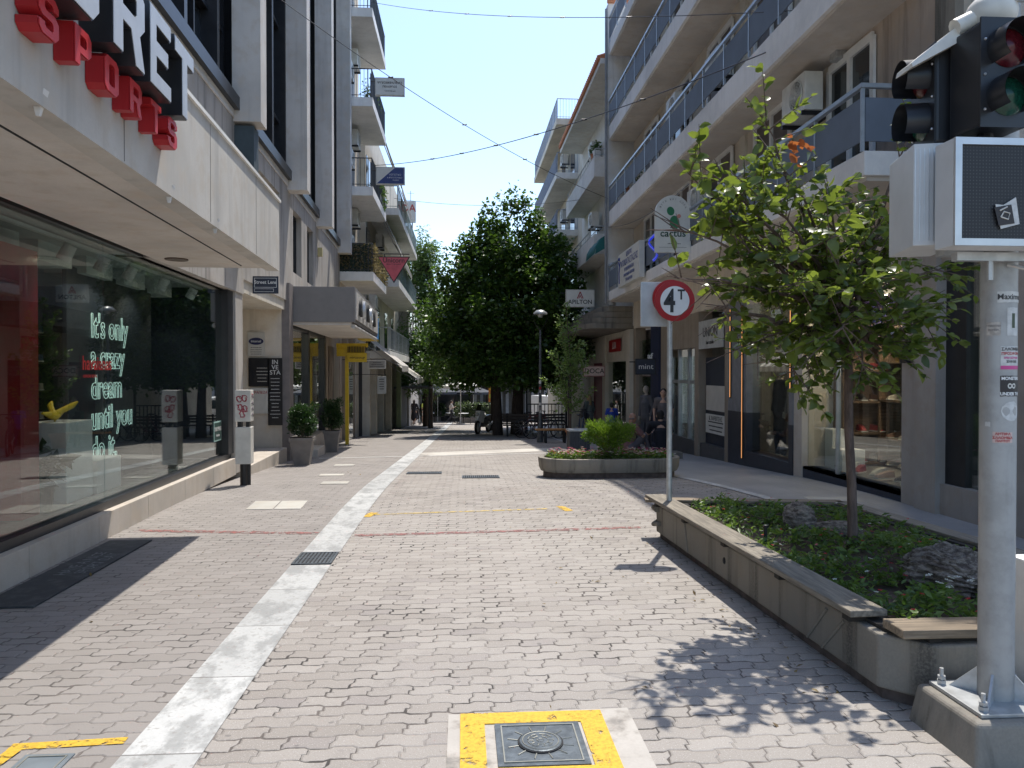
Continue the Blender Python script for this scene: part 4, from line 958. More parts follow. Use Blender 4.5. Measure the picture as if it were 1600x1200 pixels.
# dry ivy screen on the lowest balcony
T = thing('ivy_screen', 'dry ivy and netting tied to the lowest balcony railing of the beige left block', 'plant screen', (XO-.02, 25.87, 4.97))
p_ = np.concatenate([np.column_stack([RNG.uniform(-.06, .06, 1700), RNG.uniform(.05, 4.4, 1700), RNG.uniform(.02, .95, 1700)]), np.column_stack([RNG.uniform(-1.2, -.02, 500), RNG.uniform(-.03, .04, 500), RNG.uniform(.1, .9, 500)])])
leaves(p_, .09, leaf_mat('dry_ivy', (.06, .06, .03), (.26, .21, .14), .3, .8, .2), 'foliage', T, .2)
MB().box(-1.3, -.05, .06, .065, .02, .93).build('netting', plain('green_net', (.03, .05, .035), .9), T)
T = thing('plant_box', 'leafy plants hanging from a left balcony beside the blue and white sign', 'plant', (XO-.15, 29.0, 7.95))
MB().box(-.12, .12, -.6, .6, 0, .2).build('trough', M_PLANTER, T)
leaves(blob_points([(0, 0, .4, .3, .8, .35), (0, .3, .1, .3, .5, .4)], 500)[0], .12, leaf_mat('balcony_leaf', (.03, .07, .02), (.08, .14, .04)), 'foliage', T)
# projecting signs on the balconies
def proj_sign(label, X0, X1, Y, z0, z1, mat, frame, cat='sign', depth=.12):
    T = thing('projecting_sign', label, cat, ((X0+X1)/2, Y, (z0+z1)/2)); w = (X1-X0)/2; h = (z1-z0)/2
    MB().bbox(-w, w, -depth/2, depth/2, -h, h, .008).build('box', frame, T); MB().box(-w+.03, w-.03, -depth/2-.004, -depth/2, -h+.03, h-.03).build('face', mat, T)
    MB().tube([(-w-.15, 0, h*.6), (-w, 0, h*.6)], .015, 6).build('bracket', M_BLACKM, T); return T, w, h, -depth/2-.006
M_SIGNW = plain('sign_white', (.66, .65, .60), .5, var=.05)
T, w, h, y_ = proj_sign('cream lightbox with grey Greek lettering on the upper left balcony corner', -2.86, -1.89, 25.8, 10.78, 11.37, M_SIGNW, M_CAB)
text('ΨΥΧΟΘΕΡΑΠΕΙΑΣ', .095, M_INK, T, 'lettering', (0, y_, .12), FACE_CAM, .001, .002); text('ΠΕΛΑΡΓΟΣ', .09, M_INK, T, 'lettering', (0, y_, -.01), FACE_CAM, .001, .002); text('• 2310 248 660', .06, M_INK, T, 'lettering', (0, y_, -.15), FACE_CAM, .001)
T, w, h, y_ = proj_sign('navy and white diagonal lightbox on the middle left balcony corner', -2.84, -1.89, 25.8, 7.85, 8.43, plain('sign_navy', (.03, .055, .19), .5), M_CAB)
MB().add([(-w+.03, y_+.0005, h-.03), (-w+.03, y_+.0005, -h+.03), (.15, y_+.0005, h-.03)], [(0, 1, 2)]).build('white_corner', M_SIGNW, T)
text('ΛΟΓΙΣΤΙΚΟ', .075, M_INKW, T, 'lettering', (.16, y_-.003, .03), FACE_CAM, .001); text('& ΦΟΡΟΤΕΧΝΙΚΟ', .06, M_INKW, T, 'lettering', (.14, y_-.003, -.07), FACE_CAM, .001); text('ΓΡΑΦΕΙΟ', .05, M_INKW, T, 'lettering', (.18, y_-.003, -.15), FACE_CAM, .001)
T = thing('triangular_sign', 'pink inverted triangle hanging sign with dark lettering over the left shops', 'sign', (-2.26, 25.8, 5.47))
b = MB(); b.prism([(-.53, 0), (.53, 0), (0, -.88)], -.04, .04, 'y'); b.build('frame', M_INK, T); b = MB(); b.prism([(-.49, -.03), (.49, -.03), (0, -.82)], -.046, .046, 'y'); b.build('face', plain('pink_face', (.56, .10, .13), .5), T)
text('Unicorn', .22, M_INK, T, 'lettering', (0, -.049, -.13), FACE_CAM, .001, .002); text('BEAUTY & NAILS', .065, M_INK, T, 'lettering', (0, -.049, -.26), FACE_CAM, .001)
b = MB(); b.tube([(-.75, 0, .09), (.52, 0, .09)], .02, 6); 
for x_ in (-.3, .3): b.tube([(x_, 0, 0), (x_, 0, .09)], .012, 5)
b.build('arm', M_BLACKM, T)
# yellow shop portal and hanging sign
T = thing('yellow_portal', 'yellow shop door frame standing out from the left shopfronts', 'door frame', (-3.55, 23.9, gz(23.9)))
b = MB(); b.box(-.04, .06, 0, .12, 0, 3.0); b.box(-.30, .65, -.02, .12, 3.0, 3.12); b.box(-.30, .55, .02, .10, 2.72, 2.998); b.build('frame', M_YEL, T)
MB().box(-.02, .0, .12, 1.4, .1, 2.9).build('glass', M_GLASS, T)
T = thing('hanging_sign', 'yellow hanging shop sign with dark lettering under the yellow bar', 'sign', (-3.22, 23.85, 2.08))
MB().bbox(-.30, .30, -.03, .03, -.14, .14, .006).build('board', M_YEL, T); text('mirtsaos.gr', .105, M_INK, T, 'lettering', (.02, -.033, 0), FACE_CAM, .001, .001)
b = MB()
for k in range(12): b.box(-.28+k*.048, -.262+k*.048, -.01, .01, .16, .34)
b.build('fringe', M_INK, T)
T = thing('lightbox_sign', 'blue and yellow shop lightbox beyond the grey canopy', 'sign', (-2.75, 24.6, 2.95))
MB().box(-.5, .0, -.4, 1.0, -.3, .5).build('box', M_YEL, T); MB().box(.0, .01, -.3, .95, -.25, .45).build('face', plain('sign_blue', (.04, .22, .55), .5), T); MB().box(-.48, -.02, -.41, -.40, -.1, .45).build('side_face', MATS['sign_blue'], T)
T, w, h, y_ = proj_sign('flat grey hanging board with faint lettering over the dark left shop doors', -3.25, -2.65, 27.0, 1.75, 2.05, plain('sign_grey', (.26, .25, .235), .6), M_CAB, depth=.05)
mini(T, -.25, .25, .06, y_, 3, M_INK, .07, .02); MB().tube([(-1.2, 0, .17), (.3, 0, .17)], .012, 5).build('arm', M_BLACKM, T)
T = thing('hanging_sign', 'pale vertical hanging board with rounded corners by the dark left shop doors', 'sign', (-3.0, 29.0, 1.15))
MB().bbox(-.17, .17, -.02, .02, -.33, .33, .019).build('board', plain('sign_pale', (.36, .37, .35), .5), T); mini(T, -.1, .1, .2, -.021, 5, M_INK, .09, .04)
b = MB(); b.tube([(-1.1, 0, .40), (.15, 0, .40)], .012, 5); b.tube([(0, 0, .33), (0, 0, .40)], .01, 5); b.build('arm', M_BLACKM, T)

L3 = thing('cream_building', 'cream block with angled balconies and folded out awnings further along the left side', 'building', (-3.8, 31.1, gz(31)))
def l3(): return WB(L3)
b = l3(); b.box(-10, -3.85, 31.1, 47, 2.2, 12.2); b.build('wall', M_CREAM, L3); b = l3(); b.box(-10, -4.0, 31.1, 47, -2.2, 2.2); b.build('shop_wall', plain('dark_shopfront', (.035, .035, .04), .4), L3)
for yy in (31.15, 33.5, 36.5, 40.5, 44): l3().box(-4.0, -3.7, yy, yy+.4, -2.2, 2.4).build('pilaster', M_CREAM, L3)
l3().box(-3.85, -2.9, 31.2, 47, 2.2, 2.5).build('balcony', M_SLAB, L3)
for i, zb in enumerate((5.1, 8.0)):
    l3().bbox(-3.85, -2.55, 31.4, 44, zb, zb+.28, .01).build('balcony', M_WHITE, L3)
    railing(L3, -3.8, -2.6, 31.45, 43.9, zb+.28, .9, plain('green_grey_rail', (.16, .22, .22), .5), 'on', .25)
railing(L3, -3.8, -2.95, 31.3, 46.9, 2.5, .95, plain('pale_rail', (.4, .42, .42), .5), 'on', .3)
for i in range(10):
    zb = (2.5, 5.38, 8.28)[i % 3]; yy = 31.3+(i//3)*3.6; l3().box(-3.86, -3.82, yy, yy+1.2, zb, zb+2.1).build('balcony_door', M_WIN, L3)
dup(AC, (-3.6, 31.6, 4.2), rad(-90), 'air conditioner under the lowest balcony of the cream left block'); dup(AC, (-3.6, 34.2, 7.1), rad(-90), 'air conditioner on the second level of the cream left block')
def awning(label, X0, X1, Y0, Y1, zt, zb_, mat, group=None):
    T = thing('awning', label, 'awning', (X0, (Y0+Y1)/2, zt), 0, group); l = (Y1-Y0)/2; w = X1-X0; d = zb_-zt
    MB().hexa([(0, -l, -.02), (w, -l, d-.02), (w, l, d-.02), (0, l, -.02)], [(0, -l, 0), (w, -l, d), (w, l, d), (0, l, 0)]).build('canvas', mat, T)
    b = MB(); n = 16
    for i in range(n): y0_ = -l+2*l*i/n; b.prism([(y0_, d-.02), (y0_+2*l/n, d-.02), (y0_+2*l/n, d-.2), (y0_+l/n, d-.26), (y0_, d-.2)], w-.006, w+.004, 'x')
    b.build('valance', mat, T)
    b = MB(); b.tube([(0, -l, -.02), (0, l, -.02)], .04, 8); 
    for s_ in (-1, 1): b.tube([(0, s_*l*.8, -.3), (w*.55, s_*l*.8, d*.5-.35), (w, s_*l*.8, d-.04)], .02, 6)
    b.build('frame', M_ALU, T, True); return T
t = NT('striped_canvas'); p = t.objc(); x, y, z = t.sep(p); f_ = t.math('FRACT', t.math('MULTIPLY', y, 1.6)); t.col(t.mix(t.mapr(f_, .48, .52), (.60, .57, .52), (.30, .28, .27))); t.rough(.9); M_STRIPE = t.m
M_CANV = plain('pale_canvas', (.58, .55, .50), .9)
awning('nearer striped awning folded out low over the left shops', -3.75, -2.35, 30.4, 34.0, 3.0, 1.9, M_STRIPE); awning('farther pale awning folded out low over the left shops', -3.75, -2.0, 34.6, 40.0, 2.6, 1.35, M_CANV)
awning('grey awning steeply lowered from an upper balcony of the cream left block', -3.2, -2.4, 31.2, 37.0, 11.3, 9.1, plain('grey_canvas', (.33, .31, .28), .9))
awning('brownish awning lowered from the middle balcony of the cream left block', -3.2, -2.45, 31.2, 38.0, 8.1, 6.4, plain('brown_canvas', (.27, .25, .21), .9))
L4 = thing('end_building', 'distant pale building with a roof sign at the end of the left side', 'building', (-4, 48, gz(48)))
b = WB(L4); b.box(-14, -3.3, 48, 70, -2.5, 10.7); b.build('wall', stained('far_wall', (.50, .46, .42)), L4)
b = WB(L4)
for yy in range(49, 69, 3):
    for zz in (1.5, 4.5, 7.5): b.box(-3.3, -3.26, yy, yy+1.3, zz, zz+1.6)
b.build('windows', M_WIN, L4)
T = thing('roof_sign', 'white rooftop billboard ending in red letters DA on the distant left building', 'billboard', (-3.2, 46.9, 11.25))
MB().box(-1.6, .42, -.05, .05, -.55, .75).build('board', M_SIGNW, T); text('SKODA', .62, plain('dull_red', (.45, .08, .07), .6), T, 'lettering', (-.62, -.055, .3), FACE_CAM, .002, .01)
b = MB(); b.tube([(-1.2, 0, -.9), (-1.2, 0, -.5)], .04, 6); b.tube([(.2, 0, -.9), (.2, 0, -.5)], .04, 6); b.tube([(.1, .1, .7), (.1, .1, 1.4)], .015, 5); b.tube([(-.1, .1, 1.25), (.3, .1, 1.25)], .01, 5); b.build('frame', M_BLACKM, T)
# ================================================================ RIGHT: balcony building (world frame)
XR, XQ = 5.4, 4.6
R1 = thing('balcony_building', 'stained beige apartment block with long slate blue balconies over the shoe and suit shops', 'building', (XR, 9, 0))
def r1(): return WB(R1)
b = r1(); b.box(XR, 11, 8.2, 23.95, 3.0, 12.5); b.build('wall', M_BEIGE, R1)
r1().box(5.62, 11, 4.5, 8.18, 3.02, 10.6).build('white_side_wing', M_WHITE, R1)
for z0 in (4.4, 7.2): r1().box(5.60, 5.62, 5.4, 6.6, z0, z0+1.7).build('wing_window', M_WIN, R1)
r1().box(XR-.02, 5.62, 4.5, 8.2, 3.0, 3.02).build('wing_ledge', M_CONC_D, R1)
r1().box(XR-.012, XR, 8.36, 10.1, 3.3, 12.4).build('stained_wall_panel', M_PINKISH, R1)
b = r1(); b.box(XR-.10, XR+.0, 8.0, 8.35, 3.0, 12.4); b.build('pilaster', M_CONC_D, R1)
r1().box(7.6, 7.7, 4.5, 23.95, -1.0, 3.0).build('shop_back_wall', plain('shop_back', (.20, .18, .16), .8), R1)
# slabs, panelled railings
def panel_rail(y0, y1, z, near=True, h=.80):
    b = r1(); b.box(XQ-.03, XQ+.03, y0-.03, y1, z+h-.05, z+h); 
    if near: b.box(XQ+.03, XR, y0-.03, y0+.03, z+h-.05, z+h)
    n = int((y1-y0)/1.15)
    for i in range(n+1): yy = y0+(y1-y0-.03)*i/n; b.box(XQ-.02, XQ+.02, yy-.015, yy+.015, z, z+h-.05)
    if near: b.box(XR-.05, XR-.02, y0-.02, y0+.02, z, z+h-.05)
    r_ = b.build('railing', plain('blue_grey_handrail', (.34, .38, .42), .35, .4), R1)
    for i in range(n):
        a = y0+(y1-y0)*i/n+.02; c = y0+(y1-y0)*(i+1)/n-.02
        r1().box(XQ-.012, XQ+.006, a, c, z+.12, z+.62).build('panel', M_RAILP, R1)
    if near: r1().box(XQ+.03, XR-.06, y0-.01, y0+.01, z+.12, z+.62).build('panel', M_RAILP, R1)
for zb, th, y0 in ((3.87, .28, 8.55), (6.18, .48, 8.55), (8.90, .42, 8.55), (11.55, .35, 8.55)):
    s_ = r1().bbox(XQ, XR, y0, 23.9, zb, zb+th, .012).build('balcony_slab', M_SLAB, R1)
    r1().box(XQ+.06, XR, y0+.06, 23.85, zb-.05, zb).build('soffit', M_SOFF, R1)
    panel_rail(y0+.05, 23.85, zb+th, True, .78)
def balc_door(y0, y1, z0, z1, mat=None, open_=False):
    w = r1().box(XR-.03, XR-.012, y0, y1, z0, z1).build('balcony_door', mat or M_WIN, R1); f = r1()
    for a in (y0, (y0+y1)/2, y1): f.box(XR-.07, XR-.03, a-.045, a+.045, z0, z1)
    f.box(XR-.068, XR-.03, y0, y1, z1-.06, z1+.06); f.build('door_frame', M_WHITEP, w); return w
balc_door(9.75, 10.95, 4.15, 6.0); 
for z0 in (4.15, 6.66, 9.32):
    for y0 in (12.3, 15.0, 17.8, 20.8):
        balc_door(y0, y0+1.5, z0, z0+1.95, plain('brown_shutter', (.13, .11, .10), .6) if (int(y0*3+z0)) % 2 else None)
balc_door(7.9+1.6, 11.2, 6.66, 8.6)
for yy in (14.3, 19.8): r1().box(XR-.05, XR, yy, yy+.3, 4.15, 12.4).build('wall_rib', M_CREAM, R1)
# ground floor
M_ST = stained('cladding_stone_grey', (.42, .38, .34), .7, streak=.4)
b = r1()
b.box(XR, XR+.5, 8.35, 9.12, -.1, 3.0); b.box(XR-.06, XR, 8.35, 8.75, -.1, 3.0); b.box(XR, XR+.3, 4.5, 4.8, -.1, 3.0); b.box(XR, XR+.3, 6.75, 7.25, -.1, 3.0)
b.box(XR, XR+.3, 4.8, 6.75, 2.35, 3.0); b.box(XR, XR+.3, 4.8, 6.75, -.1, .35); b.box(XR, XR+.3, 7.25, 8.35, -.1, .35); b.box(XR, XR+.3, 7.25, 8.35, 2.85, 3.0)
b.build('stone_wall', M_ST, R1)
b = r1(); ring = [(XR-.03, XR+.0, 6.62, 6.75), (XR-.03, XR, 4.8, 4.93)]
for a in ring: b.box(*a, .35, 2.35)
b.box(XR-.03, XR, 4.8, 6.75, 2.35, 2.48); b.build('niche_frame', M_TRAV, R1)
for a in ((4.8, 6.75, .35, 2.35), (7.25, 8.35, .35, 2.85), (9.12, 11.9, .12, 2.95), (12.32, 14.95, .18, 2.9), (17.75, 19.9, -.2, 2.0), (21.6, 23.7, -.4, 2.6)):
    r1().box(XR+.10, XR+.112, a[0], a[1], a[2], a[3]).build('glass_pane', M_GLASS, R1)
r1().box(XR+.06, XR+.2, 8.0, 8.35, .35, 2.85).build('black_mullion', M_BLACKF, R1)
b = r1(); b.box(XR+.02, XR+.3, 9.12, 12.0, -.25, .12); b.build('shoe_shop_base', M_NAVY, R1)
b = r1(); b.box(XR, XR+.4, 11.9, 12.2, -.2, 3.0); b.build('light_pier', M_TRAV, R1)
b = r1(); b.box(XR+.05, XR+.15, 9.12, 11.9, 2.9, 3.0); b.box(XR+.07, XR+.13, 10.9, 10.93, .12, 2.9); b.build('shop_window_frame', M_ALU, R1)
# suit shop surround: grey above, charcoal below
for q in ((12.2, 12.35, .75), (14.25, 15.25, .85)): r1().box(XR-.02, XR+.25, q[0], q[1], q[2], 3.0).build('grey_pier', plain('mid_grey_panel', (.20, .205, .22), .5), R1)
b = r1(); b.box(XR-.021, XR+.25, 12.2, 12.35, -.3, .75); b.box(XR-.021, XR+.25, 14.25, 15.25, -.4, .85); b.box(XR-.02, XR+.25, 12.35, 14.25, -.3, .12); b.build('charcoal_surround', plain('charcoal_panel', (.035, .038, .048), .45), R1)
M_LED = plain('warm_led', (1, .5, .2), .4, emit=(1, .42, .14), es=.55)
for i, (yy, z0, z1) in enumerate(((12.25, 1.3, 2.9), (14.42, -.05, 2.9), (15.08, 1.1, 2.9))):
    T = thing('light_strip', ['warm vertical light strip on the suit shop edge nearest the shoe shop', 'long warm vertical light strip beside the suit shop window', 'short warm vertical light strip near the navy door'][i], 'light', (XR-.03, yy, z0))
    MB().box(-.012, 0, -.03, .03, 0, z1-z0).build('housing', M_BLACKM, T); MB().box(-.018, -.012, -.006, .006, .02, z1-z0-.02).build('tube', M_LED, T)
# navy door
b = r1(); b.box(XR+.15, XR+.2, 15.45, 17.2, -.5, 1.95); b.build('navy_door', M_NAVY, R1)
for q in ((-.02, 17.2, 17.5, -.5, 3.0), (-.02, 15.25, 15.45, -.5, 3.0), (0, 17.5, 20.6, 2.2, 3.0), (0, 19.9, 20.6, -.5, 2.2), (0, 23.6, 23.95, -.6, 3.0)): r1().box(XR+q[0], XR+.3, *q[1:]).build('wall_cladding', M_TAN, R1)
b = r1(); 
for yy in (17.5, 18.2, 19.05, 19.85): b.box(XR+.05, XR+.13, yy, yy+.08, -.4, 2.2)
b.box(XR+.06, XR+.12, 17.5, 19.9, 1.35, 1.43); b.box(XR+.06, XR+.12, 17.5, 19.9, -.4, -.25); b.build('door_frame', M_ALU, R1)
r1().box(XR-.06, XR+.3, 20.6, 21.5, -.6, 3.0).build('navy_pier', plain('deep_navy', (.012, .02, .06), .5), R1)
def wsign(name, label, X, Y, z, wy, hz, mat, th=.03, cat='sign'):
    T = thing(name, label, cat, (X, Y, z)); MB().box(-th, 0, -wy/2, wy/2, -hz/2, hz/2).build('board', mat, T); return T
T = wsign('shop_fascia_sign', 'pale sign board with dark lettering above the navy door', XR-.02, 16.3, 2.45, 1.6, .62, plain('pale_fascia', (.46, .47, .46), .5)); text('UNION', .30, M_INK, T, 'lettering', (-.034, 0, .04), FACE_LEFT, .002); text('hair studio', .12, M_INK, T, 'lettering', (-.034, 0, -.18), FACE_LEFT, .002)
T = wsign('price_board', 'wood toned panel upper on the navy door', XR+.14, 16.4, 1.05, 1.3, .55, M_CARD)
T = wsign('price_board', 'white notice with dark print lower on the navy door', XR+.14, 16.4, .48, 1.35, .42, M_SIGNW); text('Κ. ΒΑΡΒΙΤΣΗΣ', .13, M_INK, T, 'lettering', (-.032, 0, .12), FACE_LEFT, .001)
b = MB(); 
for k in range(3): b.box(-.032, -.03, -.5+.04*k, .5-.05*k, .03-k*.09, .055-k*.09)
b.build('fine_print', M_INK, T)
# wall lamp
T = thing('wall_lamp', 'small black box lamp on the stone pier by the shoe shop window', 'lamp', (XR, 8.95, 1.85)); MB().bbox(-.10, 0, -.06, .06, -.13, .13, .01).build('body', M_BLACKM, T); MB().box(-.13, -.10, -.04, .04, -.05, .03).build('bracket', M_BLACKM, T)
T = thing('wall_lamp', 'old grey bulkhead lamp high on the stained wall above the balcony door', 'lamp', (XR-.01, 10.6, 6.10)); MB().bbox(-.16, 0, -.1, .1, -.08, .08, .02).build('body', M_GALV, T)
# shoe shop interior
T = thing('shoe_shelf', 'wooden wall shelves with shoes and bags inside the right hand shoe shop', 'shelf', (6.7, 10.5, 0))
b = MB(); b.box(.3, .35, -1.4, 1.4, .1, 2.9)
for z_ in (.55, 1.15, 1.75, 2.3): b.box(-.05, .3, -1.4, 1.4, z_, z_+.03)
for y_ in (-1.4, -.45, .5, 1.37): b.box(-.05, .3, y_, y_+.03, .1, 2.33)
b.build('rack', wood_mat('shelf_wood', (.22, .14, .09), 'x'), T)
for r_ in range(3):
    for q in range(8):
        c = random.choice([(.03, .03, .035), (.25, .12, .07), (.4, .35, .3), (.08, .05, .04), (.5, .48, .45)])
        shoe('shoe', 'small shoe in the rows on the wooden shelves of the right hand shop', (6.8, 9.25+q*.34, (.58, 1.18, .15)[r_]+.02), rad(80), c, 'shoes on the wooden shelves')
for q, c in enumerate(((.5, .5, .48), (.08, .08, .09), (.42, .3, .25), (.55, .53, .5), (.3, .05, .06), (.5, .5, .5), (.12, .1, .1))):
    shoe('shoe', 'shoe on the floor of the right hand shop window', (5.78+.1*(q % 2), 9.5+q*.33, .17), rad(70+q*15), c, 'shoes on the shop window floor')
T = thing('shoe_shelf', 'wooden shelf unit of shoes on the far side wall of the shoe shop', 'shelf', (6.85, 12.0, .12))
b = MB(); b.box(-.8, .75, .14, .17, 0, 2.7)
for z_ in (.02, .5, 1.0, 1.5, 2.0): b.box(-.8, .75, -.15, .14, z_, z_+.03)
for x_ in (-.8, -.05, .72): b.box(x_, x_+.03, -.15, .14, 0, 2.03)
b.build('rack', MATS['shelf_wood'], T)
for r_ in range(4):
    for q in range(6):
        c = random.choice([(.03, .03, .035), (.30, .14, .08), (.5, .44, .36), (.10, .05, .04), (.5, .48, .45), (.35, .05, .06)])
        shoe('shoe', 'small shoe in the rows on the far side shelf unit of the shoe shop', (6.18+q*.26, 12.0, .12+(.535, 1.035, 1.535, .055)[r_]+.02), rad(150+(q % 3)*20), c, 'shoes on the far side shelf unit')
T = thing('handbag', 'brown handbag on the wooden shelves of the right hand shop', 'bag', (6.8, 10.75, 1.2)); MB().bbox(-.08, .08, -.17, .17, 0, .24, .03).build('bag', plain('brown_leather', (.10, .045, .025), .5), T); MB().tube([(0, -.12, .22), (0, -.09, .38), (0, .09, .38), (0, .12, .22)], .012, 6).build('handle', MATS['brown_leather'], T)
T = thing('display_table', 'white stepped display stand in the shoe shop window', 'display stand', (5.9, 11.4, .12)); MB().bbox(-.18, .18, -.18, .18, 0, .32, .01).build('box', M_WHITEP, T); MB().bbox(-.12, .12, .25, .5, 0, .6, .01).build('column', M_WHITEP, T)
r1().box(XR+.02, 7.6, 8.4, 12.1, .08, .12).build('shop_floor', plain('shop_floor_pale', (.28, .26, .24), .3), R1)
r1().box(XR+.02, 7.6, 12.35, 23.9, -.55, .02).build('shop_floor', plain('shop_floor_dark', (.08, .08, .08), .4), R1)
r1().box(XR+.3, 7.6, 12.2, 12.3, -.5, 3).build('party_wall', M_WHITEP, R1); r1().box(XR+.3, 7.6, 15.3, 15.4, -.5, 3).build('party_wall', M_GREYP, R1)
T = thing('flower_garland', 'coloured artificial flowers hanging at the top of the shoe shop window', 'garland', (5.75, 10.1, 2.45))
leaves(np.column_stack([RNG.normal(0, .05, 160), RNG.uniform(-.7, .9, 160), RNG.normal(0, .16, 160)]), .14, leaf_mat('garland', (.10, .02, .12), (.02, .05, .25), .2), 'flowers', T, .2, wid=.9)
# ceiling light inside the shoe shop (it is lit in the photograph)
for i, (yy, zz) in enumerate(((9.9, 2.78), (11.2, 2.78), (13.4, 2.78))):  # third lamp is added to brighten the suit shop mannequins
    T = thing('shop_ceiling_lamp', ['round warm ceiling lamp over the near half of the shoe shop', 'round warm ceiling lamp over the far half of the shoe shop', 'added warm ceiling lamp over the suited mannequins'][i], 'lamp', (6.4, yy, zz))
    MB().lathe([(0, 0), (.12, 0), (.12, .05), (0, .05)], 20).build('housing', M_WHITEP, T); MB().lathe([(0, -.004), (.10, -.004), (.10, -.001), (0, -.001)], 20).build('lens', plain('warm_lens', (1, .9, .7), .4, emit=(1, .78, .5), es=14), T)
    ld = bpy.data.lights.new('bulb', 'POINT'); ld.energy = (26, 26, 16)[i]; ld.color = (1, .80, .58); ld.shadow_soft_size = .1; lo = bpy.data.objects.new('bulb', ld); COL.objects.link(lo); lo.parent = T; lo.location = (0, 0, -.08)
mannequin('suited mannequin in a dark jacket in the suit shop window, farther one', (5.85, 13.75, .02), rad(95), (.03, .03, .04), (.03, .03, .035), 1.72)
mannequin('mannequin in a taupe jacket and grey trousers in the suit shop window, nearer one', (5.8, 13.0, .02), rad(100), (.20, .17, .15), (.16, .14, .14), 1.75)
mannequin('slim mannequin in a dark printed dress by the far shop windows', (5.1, 21.0, gz(21)), rad(120), (.10, .10, .11), (.08, .08, .09), 1.7, headless=False)
# air conditioners on the right
for (y_, z_, x_, lb) in ((11.3, 5.68, 5.1, 'large air conditioner beside the balcony door of the stained wall'), (13.4, 4.6, 5.12, 'air conditioner low behind the first right balcony railing'), (16.4, 5.3, 5.12, 'air conditioner half hidden by the tree on the first right balcony'), (15.2, 7.7, 5.12, 'air conditioner on the second right balcony, nearer one'), (18.2, 7.9, 5.12, 'air conditioner on the second right balcony, farther one'), (21.9, 5.0, 5.12, 'air conditioner at the far end of the first right balcony'), (14.6, 10.2, 5.12, 'air conditioner on the third right balcony')):
    dup(AC, (x_, y_, z_-.25), rad(90), lb)
# signs fixed to the right building
T = thing('shop_sign', 'white round topped sign with a green cactus hanging from the first right balcony', 'sign', (4.24, 15.3, 4.03))
pts = [(-.36, 0), (.36, 0), (.36, .79)] + [(.36*math.cos(a), .79+.36*math.sin(a)) for a in np.linspace(.15, math.pi-.15, 14)] + [(-.36, .79)]
MB().prism(pts, -.04, .04, 'y').build('board', M_SIGNW, T)
M_GRN = plain('cactus_green', (.02, .17, .07), .5)
b = MB(); 
def disc2(b, cx, cz, rx, rz_, y, n=20, rot=0): b.prism([(cx+rx*math.cos(a)*math.cos(rot)-rz_*math.sin(a)*math.sin(rot), cz+rx*math.cos(a)*math.sin(rot)+rz_*math.sin(a)*math.cos(rot)) for a in [2*math.pi*k/n for k in range(n)]], y-.004, y, 'y')
disc2(b, .03, .60, .10, .14, -.041, rot=.05); disc2(b, -.05, .83, .075, .09, -.0415, rot=.3); b.build('cactus', M_GRN, T)
b = MB(); disc2(b, .12, .73, .04, .04, -.0425); b.build('flower', plain('cactus_pink', (.6, .25, .2), .5), T)
text('cactus', .20, plain('dark_green_ink', (.01, .06, .035), .5), T, 'lettering', (0, -.043, .38), FACE_CAM, .001, .003, sx=1.05)
b = MB(); b.box(-.28, .28, -.042, -.04, .10, .105); b.build('line', M_INK, T); mini(T, -.15, .2, .17, -.042, 1, M_INK, .04, .012)
for k, ch in enumerate('ΦΥΤΑ ΚΑΙ ΔΩΡΑ'):
    a = math.pi*(.86-.72*k/12); 
    if ch != ' ': text(ch, .055, M_CARD if False else M_GREYP, T, 'lettering', (.28*math.cos(a), -.042, .79+.28*math.sin(a)), (rad(90), 0, 0), .0008).rotation_euler = (rad(90), -(a-math.pi/2), 0)
MB().tube([(.36, 0, .4), (.5, 0, .4)], .02, 6).build('bracket', M_BLACKM, T)
T = thing('neon_sign', 'blue snake shaped neon sign behind the cactus sign', 'sign', (4.3, 17.2, 4.15)); M_BLU = plain('blue_neon', (.02, .04, .5), .4, emit=(.03, .05, .8), es=.35)
b = MB(); b.tube([(.02+.09*math.sin(i*.75)*(1+.2*i/12), 0, i*.065) for i in range(13)], .028, 8); b.build('snake', M_BLU, T, True); b = MB(); b.tube([(.0+.10*math.sin(i*.75)*(1+.2*i/12), -.03, i*.065) for i in range(13)], .006, 6); b.build('tube', M_INKW, T); MB().tube([(.02, 0, .3), (.35, 0, .3)], .015, 5).build('bracket', M_BLACKM, T)
T = thing('railing_sign', 'big white Greek physiotherapy style sign on the far end of the first right balcony', 'sign', (4.55, 20.25, 4.5))
MB().bbox(-.14, 0, -1.3, 1.3, -.50, .42, .01).build('board', M_SIGNW, T); M_BINK = plain('blue_ink', (.04, .07, .28), .5)
for s_, sz, z_ in (('ΚΕΝΤΡΟ', .17, .29), ('ΑΠΟΚΑΤΑΣΤΑΣΗΣ', .23, .09), ('ΦΥΣΙΚΟΘΕΡΑΠΕΙΑ', .13, -.10), ('ΟΡΘΟΠΕΔΙΚΗ ΑΘΛΗΤΙΚΗ', .11, -.25), ('ΕΡΓΟΘΕΡΑΠΕΙΑ', .11, -.39)): text(s_, sz, M_BINK, T, 'lettering', (-.144, -.12, z_), FACE_LEFT, .001, .001)
b = MB(); b.tube([(-.146, 1.08, -.4), (-.146, 1.12, -.1), (-.146, 1.05, .1)], .02, 6); b.tube([(-.146, .95, .2), (-.146, 1.05, .05), (-.146, 1.2, .22)], .018, 6); b.ball((-.146, 1.08, .28), .05); b.build('figure_logo', M_BINK, T)
T, w, h, y_ = proj_sign('white projecting lightbox with a red logo in front of the big tree', 3.52, 4.50, 26.0, 3.85, 4.44, M_SIGNW, M_CAB)
text('APILTON', .20, M_INK, T, 'lettering', (0, y_, -.13), FACE_CAM, .001, .003, sx=1.0)
b = MB(); 
